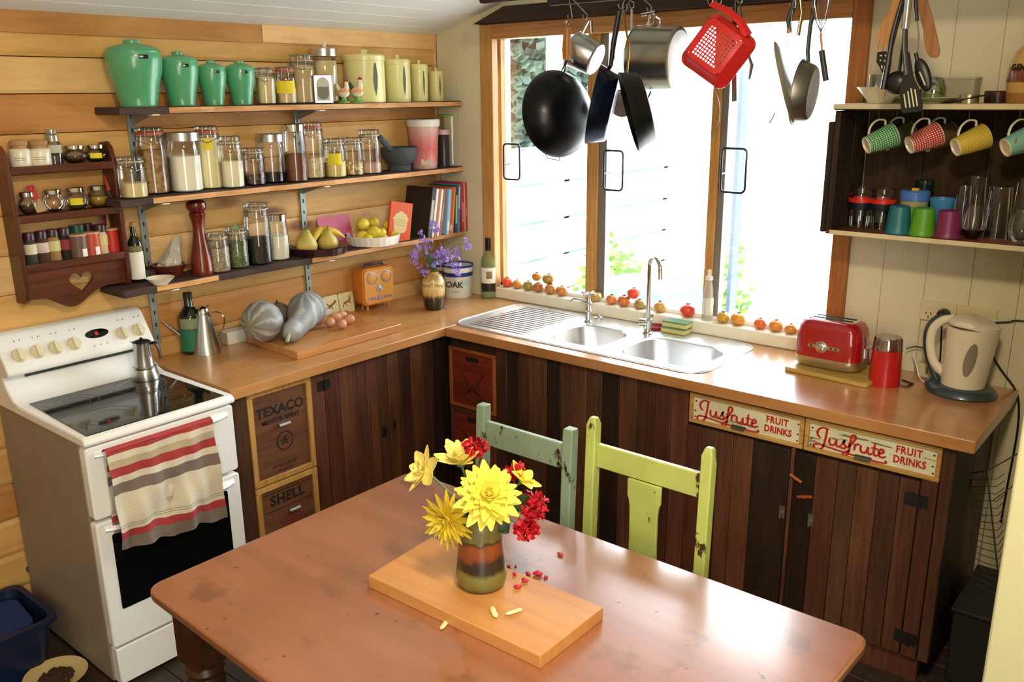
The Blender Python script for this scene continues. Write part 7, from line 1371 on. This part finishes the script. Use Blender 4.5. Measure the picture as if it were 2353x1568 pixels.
def dots(name, c1, c2='#f2ead8', nu=34, kz=430):
    m, tt, b = new(name); N = tt.nodes.new; L = tt.links.new; tc = N('ShaderNodeTexCoord'); s_ = N('ShaderNodeSeparateXYZ'); L(tc.outputs['Object'], s_.inputs[0]); at_ = N('ShaderNodeMath'); at_.operation = 'ARCTAN2'; L(s_.outputs[1], at_.inputs[0]); L(s_.outputs[0], at_.inputs[1])
    outs = []
    for src, k in ((at_.outputs[0], nu), (s_.outputs[2], kz*2)):
        mu = N('ShaderNodeMath'); mu.operation = 'MULTIPLY'; mu.inputs[1].default_value = k; L(src, mu.inputs[0]); si = N('ShaderNodeMath'); si.operation = 'SINE'; L(mu.outputs[0], si.inputs[0]); gt = N('ShaderNodeMath'); gt.operation = 'GREATER_THAN'; gt.inputs[1].default_value = .05; L(si.outputs[0], gt.inputs[0]); outs.append(gt.outputs[0])
    mu = N('ShaderNodeMath'); mu.operation = 'MULTIPLY'; L(outs[0], mu.inputs[0]); L(outs[1], mu.inputs[1]); mx = N('ShaderNodeMix'); mx.data_type = 'RGBA'; mx.inputs[6].default_value = lin(c1); mx.inputs[7].default_value = lin(c2); L(mu.outputs[0], mx.inputs[0]); L(mx.outputs[2], b.inputs['Base Color']); b.inputs['Roughness'].default_value = .12; b.inputs['Coat Weight'].default_value = .5; return m
MW = mat('mug_white', '#e6dcc2', .2, coat=.3)
def mug(label, cpx, y, m, L_=.098, r1=.041, r0=.029, inner=MW, grp='checked mugs on hooks under the crate top'):
    c = at(*cpx, y); t = thing('mug', label, 'mug', c, 0, grp); ax = (.70, .62, .36); M = Ax((0, 0, 0), ax, (-.1, -.05, 1)); o = Tr(0, 0, -L_/2)
    k = MB().lathe([(r0*1.0, .003), (r0*1.02, .006), (r0*1.18, L_*.35), (r1, L_-.002)], 40, o, cap=False).obj('body', m, t); k.matrix_local = M
    k = MB().lathe([(0, .004), (r0*.8, .004), (r0*.85, 0), (r0*.98, 0), (r0*1.0, .003)], 32, o, cap=False).obj('foot', inner, t); k.matrix_local = M
    k = MB().lathe([(r1, L_-.002), (r1*.985, L_), (r1*.93, L_-.002), (r0*1.0, .012), (0, .010)], 40, o, cap=False).obj('inside', inner, t); k.matrix_local = M
    pts = [(r0*1.12, 0, -L_*.32), (r0*1.9, 0, -L_*.16), (r0*2.25, 0, L_*.08), (r0*2.1, 0, L_*.26), (r1*1.3, 0, L_*.34), (r1*.98, 0, L_*.30)]; k = MB().tube(sm(pts, 4), .0055, 10, flat=.6).obj('handle', inner, t); k.matrix_local = M
    hp = M @ Vector((r0*2.25, 0, L_*.12)); hw = c+hp; b = MB().tube([(0, 0, .004-.0), (0, -.004, -.002), (0, 0, -.006), (0, .005, 0), (0, .004, .012), (0, 0, 1.838-hw.z)], .0013, 6); solo(b, 'cup_hook', mat('brass_hook', '#8a7a4a', .3, .9), 'small brass hook holding the '+label.split(' mug')[0]+' mug', 'hook', hw, 0, 'cup hooks under the crate top'); return t
mug('green white-dotted mug hanging first from the left', (2022, 322), -.235, dots('green_dots', '#2f8a45')); mug('red white-dotted mug hanging second from the left', (2122, 321), -.235, dots('red_dots', '#b92a20')); mug('yellow pale-dotted mug hanging third from the left', (2229, 326), -.235, dots('yellow_dots', '#cfae22', '#e6d890'))
tm = mug('aqua mug with small flower hanging at the right edge of the picture', (2345, 326), -.235, mat('aqua_glaze', '#8cc2ae', .15, coat=.5)); MB().ball((0, 0, 0), (.002, .010, .010), 8, 6).obj('printed_flower', mat('yellow_flower_print', '#d9a62c', .4), tm).matrix_local = Tr(-.005, -.042, .006)
mug('dark olive mug hanging in the second row behind the green one', (2064, 316), -.10, mat('olive_glaze', '#5a5a34', .2, coat=.3)); mug('brown-rimmed olive mug hanging in the second row behind the red one', (2158, 318), -.10, mat('brown_olive_glaze', '#5f4a2c', .2, coat=.3))
ZC = 1.4375
def cup(label, px, y, col, inv=True, name='plastic_cup', rib=True):
    p, r, h = slot(*px, y, ZC, 1); h = min(h, .12); t = thing(name, label, 'cup', p, 0, 'plastic cups on the crate shelf'); m = mat('cup_'+col[1:], col, .4, var=.02); pr = [(0, h), (r*.62, h), (r*.74, h*.97)]
    for i in range(12): f_ = .95-.85*i/12; pr += [(r*(.76+.2*(1-f_))+(.0004 if i % 2 else 0), h*f_)]
    pr += [(r, h*.06), (r*1.02, 0)]
    if not inv: pr = [(a, h-b) for a, b in pr]
    MB().lathe(pr, 32, cap=False).obj('body', m, t, ang=20); MB().lathe([(r*1.02, 0 if inv else h), (r*1.035, .002 if inv else h-.002), (r*1.0, .005 if inv else h-.005)], 32, cap=False).obj('rim', m, t); return t
cup('teal plastic cup upside down at the front of the crate', (2036, 2094, 472, 540), -.235, '#1f6a70'); cup('lime green plastic cup upside down between the teal and purple ones', (2092, 2150, 477, 547), -.235, '#5a9a1c'); cup('purple plastic cup upside down at the front of the crate', (2150, 2209, 482, 553), -.235, '#7a2350')
cup('sky blue plastic cup standing upright behind the purple one', (2135, 2189, 455, 530), -.13, '#3f86b8', False)
p, r, h = slot(2067, 2131, 436, 525, -.13, ZC, 1); t = thing('lidded_cup', 'green travel cup with blue lid and orange tab behind the front cups', 'cup', p); MB().lathe([(0, 0), (r*.75, 0), (r*.92, h*.66)], 28, cap=False).obj('body', mat('bright_green_cup', '#5fc23a', .4), t); MB().lathe([(r*.93, h*.60), (r*.95, h*.76)], 28, cap=False).obj('sleeve', mat('khaki_band', '#a9a070', .5), t); MB().lathe([(r*1.0, h*.74), (r*1.02, h*.95), (r*.9, h), (0, h)], 28, cap=False).obj('lid', mat('mid_blue_lid', '#4a76b8', .35), t); MB().box(-.004, .018, -.03, -.012, h, h+.008).obj('tab', mat('orange_tab', '#e0a01c', .4), t)
for px, lb in (((1936, 1991, 424, 532), 'clear glass keep-cup with red and black band, left of its twin'), ((1990, 2047, 422, 534), 'clear glass keep-cup with red and black band, right of its twin')):
    p, r, h = slot(*px, -.16, ZC, 1); h = min(h, .14); p.x = max(p.x+.012, 2.174+r); t = thing('glass_cup', lb, 'cup', p, 0, 'banded glass cups in the crate'); MB().lathe([(0, .002), (r*.78, .002), (r*.98, h*.72), (r*.9, h*.76), (r*.86, h*.98)], 32, cap=False, flute=.01, nf=16).obj('glass_body', GLASS, t); MB().lathe([(r*.99, h*.62), (r*1.02, h*.63), (r*1.03, h*.72), (r*.95, h*.735)], 32, cap=False).obj('red_band', mat('red_band', '#d02a18', .35), t); MB().lathe([(r*.92, h*.44), (r*1.0, h*.62)], 32, cap=False).obj('black_band', mat('black_band', '#10181c', .4), t)
p, r, h = slot(2100, 2142, 414, 500, -.07, ZC, 1); t = thing('dark_bottle', 'dark green bottle neck showing behind the blue-lidded cup', 'bottle', p); MB().lathe([(0, 0), (r, 0), (r, h*.6), (r*.8, h*.7), (r*.95, h*.74), (r*.95, h), (0, h)], 24, cap=False).obj('body', mat('bottle_green_plastic', '#12261e', .2), t)
GG = 'clear drinking glasses in the crate'
for i, (px, y_, lb, kind) in enumerate((((2190, 2236, 426, 520), -.15, 'clear tumbler left in the group of glasses', 0), ((2210, 2277, 392, 500), -.08, 'tall clear tumbler at the back of the group of glasses', 0), ((2212, 2264, 470, 548), -.215, 'round clear glass with dark dregs at the front', 1), ((2262, 2326, 428, 545), -.15, 'tall wide clear glass right of the round one', 0), ((2318, 2380, 480, 560), -.2, 'round clear glass at the right edge of the picture', 1), ((2325, 2385, 405, 520), -.09, 'clear tumbler at the back right of the crate', 0))):
    p, r, h = slot(*px, y_, ZC, 1); h = max(.07, min(h, .19)); t = thing('drinking_glass', lb, 'glass', p, 0, GG)
    if kind: MB().lathe([(0, .002), (r*.55, .002), (r*.85, h*.2), (r, h*.45), (r*.92, h*.75), (r*.75, h)], 32, cap=False).obj('bowl', GLASS, t); MB().lathe([(0, .004), (r*.5, .004), (r*.8, h*.2), (r*.86, h*.28), (0, h*.3)], 24, cap=False).obj('dregs', mat('dark_dregs', '#1c1008', .2), t) if i == 2 else None
    else: MB().lathe([(0, h), (r*.72, h), (r*.76, h*.97), (r*.98, .004), (r*1.0, 0)], 32, cap=False).obj('body', GLASS, t)
ZP = 1.8585
def top(px, y): return slot(*px, y, ZP, 1)
p, r, h = top((1968, 2080, 204, 243), -.17); h = .052; t = solo(MB().lathe([(0, 0), (r*.45, 0), (r*.47, .003), (r*.97, h), (r, h+.001), (r*.94, h), (r*.45, .008), (0, .007)], 40, cap=False), 'white_bowl', mat('bowl_white', '#e9e0c8', .25, coat=.3), 'wide flared white bowl at the left end on top of the crate', 'bowl', p)
p = at(2050, 235, -.07); t = thing('glass_canister', 'clear rectangular glass canister behind the white bowl', 'container', (p.x, -.075, ZP)); MB().prism(rrect(-.075, .065, -.04, .04, .015, 4), 0, .094).obj('body', glass('pale_glass', '#e8e8e0', .6), t)
p = at(2075, 230, -.10); t = thing('yellow_jug', 'pale yellow ceramic jug behind the hanging tools', 'jug', (p.x, -.11, ZP)); YC = mat('pale_yellow_glaze', '#d9cf84', .2, coat=.4); MB().lathe([(0, 0), (.032, 0), (.045, .03), (.042, .06), (.028, .085), (.03, .10), (.026, .10)], 28, cap=False).obj('body', YC, t); MB().tube([(.028, -.005, .09), (.055, -.01, .08), (.056, -.01, .05), (.042, -.006, .03)], .004, 8).obj('handle', YC, t)
p, r, h = top((2060, 2196, 226, 240), -.17); t = solo(MB().lathe([(0, 0), (r*.5, 0), (r*.52, .003), (r, .017), (r*.98, .018), (r*.5, .006), (0, .006)], 40, cap=False), 'plate', mat('pale_green_plate', '#cfd2ac', .25, coat=.3), 'pale green plate on top of the crate under the slotted turner', 'plate', (p.x, -.165, ZP))
p = at(2140, 232, -.10); t = thing('glass_dome', 'round clear greenish glass jar behind the pale plate', 'jar', (p.x, -.09, ZP)); MB().lathe([(0, .001), (.035, .001), (.042, .02), (.042, .05), (.028, .08), (0, .088)], 28, cap=False).obj('body', glass('greenish_glass', '#d4e0b8', .9), t); MB().ball((0, 0, .03), (.026, .026, .024), 14, 10).obj('contents', mat('lime_contents', '#bfc66a', .5), t)
p = at(2193, 235, -.06); t = thing('loaf_dish', 'frosted rectangular plastic container at the back on top of the crate', 'container', (p.x, -.06, ZP)); MB().prism(rrect(-.068, .068, -.035, .035, .014, 4), 0, .075).obj('body', mat('frosted_plastic', '#b9b08c', .4, trans=.3), t); MB().prism(rrect(-.071, .071, -.038, .038, .015, 4), .073, .08).obj('lid', mat('frosted_lid', '#a99f7c', .4), t)
p, r, h = top((2205, 2247, 222, 242), -.20); t = thing('measuring_cup', 'small steel measuring cup with curved black handle on top of the crate', 'measuring cup', (p.x, -.2, ZP)); MB().lathe([(0, 0), (r, 0), (r, .026), (r*.94, .026), (r*.9, .003), (0, .003)], 28, cap=False).obj('cup', mat('cup_steel', '#c0b890', .25, .9), t)
tubep([(2160, 240), (2200, 232), (2245, 222), (2275, 217), (2286, 220), (2287, 232)], -.225, [.006, .005, .0045, .0045, .0045, .0045], t, 'handle', NY, .6)
p, r, h = top((2264, 2318, 218, 240), -.14); t = thing('shallow_tin', 'round dark brown lidded tin beside the stoneware jar', 'tin', (p.x, -.14, ZP)); MB().lathe([(0, 0), (r, 0), (r, .022)], 32, cap=False).obj('body', mat('dark_tin', '#2c150e', .35), t); MB().lathe([(r*1.02, .018), (r*1.03, .034), (r*.96, .037), (0, .037)], 32, cap=False).obj('lid', mat('dark_red_tin_lid', '#43190f', .3), t)
p = at(2375, 240, -.15); t = thing('stoneware_jar', 'brown and cream stoneware barrel jar with black lettering at the top right', 'jar', (p.x, -.15, ZP), facing((p.x, -.15))); h = on(2350, 92, 1, -.15).z-ZP; r = .100
r = (2375-2312)*dep(Vector((p.x, -.15, ZP+.1)))/FPX
MB().lathe([(0, 0), (r*.92, 0), (r*.95, .01), (r, h*.35), (r*.97, h*.6), (r*.80, h*.82), (r*.5, h*.96), (r*.3, h)], 48, cap=False).obj('body', zramp('salt_glaze_bands', [(0, '#a9743c'), (.03, '#a9743c'), (.032, '#c9a052'), (.06, '#c9a052'), (.062, '#7a3c1c'), (.105, '#84441f'), (.107, '#cba65c'), (.165, '#c9a35a'), (.168, '#6f3418'), (.22, '#6a3014')], .2, .02, coat=.5), t)
[text(ch_, .026, mat('jar_ink', '#1c120a', .5), t, Matrix.Rotation(-.92+.19*i_, 4, 'Z') @ Tr(r*.985+.001, 0, h*.56) @ LX, bold=.0012) for i_, ch_ in enumerate('GINGER')]
solo(MB().lathe([(0, 0), (.025, 0), (.028, .02), (0, .022)], 20), 'stopper', CORK, 'cork stopper in the top of the stoneware barrel jar', 'stopper', (p.x, -.15, ZP+h-.004))
# ============================================================ on the dining table
TZ = .7503; SB = wood('serving_board_wood', '#b3753a', '#c98c4e', '#d79f62', axis='x', scale=.5, rough=.35, rnd=0, streak=.4, coat=.15)
solo(MB().prism([(1.768, -2.094), (2.287, -2.083), (2.288, -1.852), (1.751, -1.858)], 0, .032), 'serving_board', SB, 'thick honey-coloured timber board under the flower vase', 'board', (0, 0, TZ), bev=.002); BZ = TZ+.0325
loc, r, h = stand(1045, 1165, 1178, 1372, BZ); h *= 1.03; t = thing('stoneware_vase', 'olive and rust banded stoneware vase holding yellow and red flowers', 'vase', loc)
VG = zramp('banded_glaze', [(0, '#2a1f10'), (.012, '#6d6a30'), (.045, '#77723a'), (.055, '#2c2316'), (.075, '#2a2018'), (.088, '#7a3c18'), (.118, '#8a4a1e'), (.124, '#3a2a18'), (.130, '#6f6a3a'), (.19, '#77703c')], .4, .20, (5, 5, 3), coat=.3, bump=.1)
k_ = h/.19; MB().lathe([(0, 0), (r*.80, 0), (r*.94, h*.04), (r*1.0, h*.12), (r*.99, h*.2), (r*.90, h*.45), (r*.86, h*.70), (r*.87, h*.84), (r*.78, h*.90), (r*.70, h*.94), (r*.72, h), (r*.64, h), (r*.62, h*.9)], 40, cap=False).obj('body', VG, t)
vm = Vector((loc.x, loc.y, BZ+h*.95)); DYC = [mat('yellow_petal', '#f0e254', .55, var=.06, sub=.1, rnd=.08), mat('pale_yellow_petal', '#ecdc78', .55, var=.06, sub=.1, rnd=.08), mat('gold_petal', '#dcc32e', .55, var=.08, sub=.1, rnd=.1)]; RDP = mat('red_petal', '#b80f1e', .5, var=.1, rnd=.1)
def petal_mesh(L_, w, curl, cup_=.25, name='petal'):
    P = []
    for i in range(6):
        f_ = i/5; ww = w*math.sin(PI*(.10+.86*f_))**.8*(1-.25*f_); P.append([(L_*f_, ww*s_, curl*L_*f_*f_+cup_*abs(s_)*ww) for s_ in (-1, -.5, 0, .5, 1)])
    return MB().sheet(P, .0006)
def vp(px, py, dd=0):
    d = ray(px, py); k = (vm-CC).dot(FH)/d.dot(FH); return CC+d*k-FH*dd
def dahlia(label, px, py, R0, nrm_, rows, m, grp='yellow dahlias in the stoneware vase', dd=.03, w=.30, seed=1, name='dahlia'):
    c = vp(px, py, dd); t = thing(name, label, 'flower', c, 0, grp); q = random.Random(seed); M = Ax((0, 0, 0), nrm_, CU); base = None; meshes = {}
    for ri, (n_, lf, el, cu) in enumerate(rows):
        key = ri; b = petal_mesh(R0*lf, R0*w*(.6+.4*lf), cu)
        for k in range(n_):
            a = 2*PI*(k+.5*(ri % 2))/n_+q.uniform(-.1, .1)
            if key not in meshes: o = b.obj('petal', m, t, ang=80); meshes[key] = o
            else: o = meshes[key].copy(); COL.objects.link(o)
            o.parent = t; s_ = q.uniform(.88, 1.1); o.matrix_local = M @ Matrix.Rotation(a, 4, 'Z') @ Tr(R0*.05, 0, R0*.05*ri) @ Matrix.Rotation(-el+q.uniform(-.12, .12), 4, 'Y') @ Matrix.Rotation(q.uniform(-.2, .2), 4, 'X') @ Matrix.Scale(s_, 4)
    MB().ball((0, 0, R0*.1), (R0*.16, R0*.16, R0*.12), 12, 8, M).obj('centre', m, t); e = vm-c
    MB().tube([M @ Vector((0, 0, -R0*.05)), e*.55+Vector((0, 0, -.01)), e+Vector((0, 0, -.07))], .003, 6).obj('stem', STG, t); MB().ball((0, 0, -R0*.06), (R0*.2, R0*.2, R0*.1), 10, 6, M).obj('calyx', mat('calyx_green', '#5f7a3a', .6), t); return t
ROWS = [(20, 1.0, -.08, .03), (18, .88, .18, .06), (14, .68, .45, .12), (9, .46, .8, .2), (6, .26, 1.15, .3)]
dahlia('largest bright yellow dahlia facing forward in the vase', 1123, 1117, .074, (-CF*.85+CU*.45+CR*.1), ROWS, DYC[0], dd=.05, seed=2, w=.22)
dahlia('spiky golden dahlia drooping at the lower left of the bouquet', 1033, 1175, .068, (-CF*.7-CR*.55-CU*.2), [(16, 1.0, -.1, .0), (14, .9, .25, .05), (11, .7, .55, .1), (8, .45, .95, .2)], DYC[2], dd=.04, seed=3, w=.13)
dahlia('pale yellow half-open dahlia at the far left of the bouquet', 978, 1082, .058, (-CF*.45-CR*.6+CU*.3), [(6, 1.05, .1, .2), (6, .7, .55, .1), (5, .42, .9, .2)], DYC[1], dd=.0, seed=4, w=.34)
dahlia('pale yellow dahlia with upright petals at the back of the bouquet', 1058, 1072, .058, (-CF*.35+CU*.75-CR*.1), [(8, 1.05, .35, .15), (7, .8, .7, .1), (5, .5, 1.0, .2)], DYC[1], dd=-.02, seed=5, w=.30)
dahlia('small yellow flower with few petals at the right of the bouquet', 1200, 1105, .046, (-CF*.3+CR*.5+CU*.6), [(5, 1.0, .25, .1), (3, .6, .8, .2)], DYC[0], dd=.0, seed=6, w=.34)
def ruffle(label, px, py, rx, rz_, dd, seed, n_=60):
    c = vp(px, py, dd); t = thing('red_carnation', label, 'flower', c, 0, 'ruffled red flowers in the stoneware vase'); q = random.Random(seed); b = MB()
    for k in range(n_):
        d = Vector((q.gauss(0, 1), q.gauss(0, 1), q.gauss(0, 1))).normalized(); s_ = q.uniform(.35, .85); o_ = (CR*d.x*rx+CU*d.z*rz_-CF*d.y*rx*.7)*s_; M = Ax(o_, (CR*d.x+CU*d.z-CF*d.y), (q.uniform(-1, 1), q.uniform(-1, 1), q.uniform(-1, 1)))
        P = [[(.013*i_/3, .007*j_*(.4+i_/3), .004*math.sin(j_*3+i_)+.003*i_) for j_ in (-1, -.3, .3, 1)] for i_ in range(4)]; b.sheet(P, .0005, M)
    o = b.obj('petals', RDP, t, ang=70); o['kind'] = 'stuff'; e = vm-c; MB().tube([(0, 0, 0), tuple(e*.4+Vector((0, 0, .012))), tuple(e+Vector((0, 0, -.04)))], .0018, 6).obj('stem', STG, t)
ruffle('largest ruffled red flower hanging at the right of the bouquet', 1226, 1160, .030, .036, .01, 1, 70); ruffle('ruffled red flower lowest at the right of the bouquet', 1208, 1208, .027, .023, .015, 2, 55); ruffle('ruffled red flower behind the dahlias at the top of the bouquet', 1090, 1042, .026, .020, -.03, 3); ruffle('small red bloom peeping out right of the big dahlia', 1182, 1092, .016, .022, -.02, 4, 30)
q = random.Random(8); LG = mat('dark_leaf', '#26401f', .4, rnd=.15)
for i, (px, py, ex, ey, lb) in enumerate(((1150, 1190, 1162, 1205, 'dark green leaf drooping over the front of the vase rim'), (1185, 1150, 1212, 1128, 'dark green leaf under the small yellow flower'), (1080, 1165, 1062, 1150, 'dark green leaf between the two left dahlias'), (1100, 1175, 1098, 1190, 'dark green leaf in the middle of the vase mouth'), (1170, 1155, 1190, 1160, 'dark green leaf right of the big dahlia'))):
    a, c = vp(px, py, .02), vp(ex, ey, .03); t = thing('leaf', lb, 'leaf', a, 0, 'leaves in the stoneware vase'); d = (c-a); L_ = max(d.length*1.6, .05)
    P = [[(.018*math.sin(PI*(.05+.9*i_/6))*j_, .004*abs(j_), L_*(i_/6-.35)) for j_ in (-1, -.4, .4, 1)] for i_ in range(7)]; MB().sheet(P, .0006, Ax((0, 0, 0), d, CR)).obj('blade', LG, t); e = vm-a; MB().tube([(0, 0, 0), tuple(e*.6), tuple(e+Vector((0, 0, -.03)))], .0012, 5).obj('stalk', STG, t)
PT = mat('cream_petal', '#e6dda0', .5, sub=.1); pe = MB().sheet([[(-.006+.012*j/3, (-.022+.044*i/6), .002+.004*math.sin(PI*j/3)+.004*(i/6)**2) for j in range(4)] if 0 < i < 6 else [(-.001+.002*j/3, -.022+.044*i/6, .003) for j in range(4)] for i in range(7)], .0006)
for i, (px, py, z_, a, lb) in enumerate(((1135, 1410, BZ, 1.0, 'fallen cream petal in front of the stoneware vase on the board'), (1181, 1409, BZ, -.5, 'fallen white petal right of the other on the board'), (1022, 1437, TZ, .3, 'fallen pale green-yellow petal on the table before the board'))):
    solo(MB().add(pe.v, pe.f), 'fallen_petal', PT, lb, 'petal', on(px, py, 2, z_+.0005), a, 'pale petals fallen on the board and table', ang=80)
FP = [((1287, 1277), TZ, 'lone red petal on the table far right of the vase'), ((1168, 1304), TZ, 'thin red petal just right of the vase behind the board'), ((1185, 1303), TZ, 'tiny red petal right of the thin one behind the board'), ((1214, 1322), TZ, 'red petal left of the biggest one by the board edge'), ((1236, 1322), TZ, 'biggest red petal lying by the board edge'), ((1254, 1329), TZ, 'small red petal right of the biggest one'), ((1183, 1322), BZ, 'round red petal on the board right of the vase'), ((1206, 1337), BZ, 'elongated red petal nearest the board back edge'), ((1190, 1352), BZ, 'elongated pink-red petal lowest on the board')]
for i, ((px, py), z_, lb) in enumerate(FP):
    s_ = (1.1, .8, .5, 1.1, 1.5, .8, 1.0, 1.15, 1.2)[i]; solo(MB().ball((0, 0, .0035*s_), (.0085*s_, .0055*s_, .0035*s_), 12, 8, fn=lambda d, a, th: 1+.1*math.sin(a*3)), 'fallen_petal', mat('fallen_red_petal', '#c21f38', .45, var=.1), lb, 'petal', on(px, py, 2, z_), i*.9, 'red petals fallen beside the vase', ang=80)
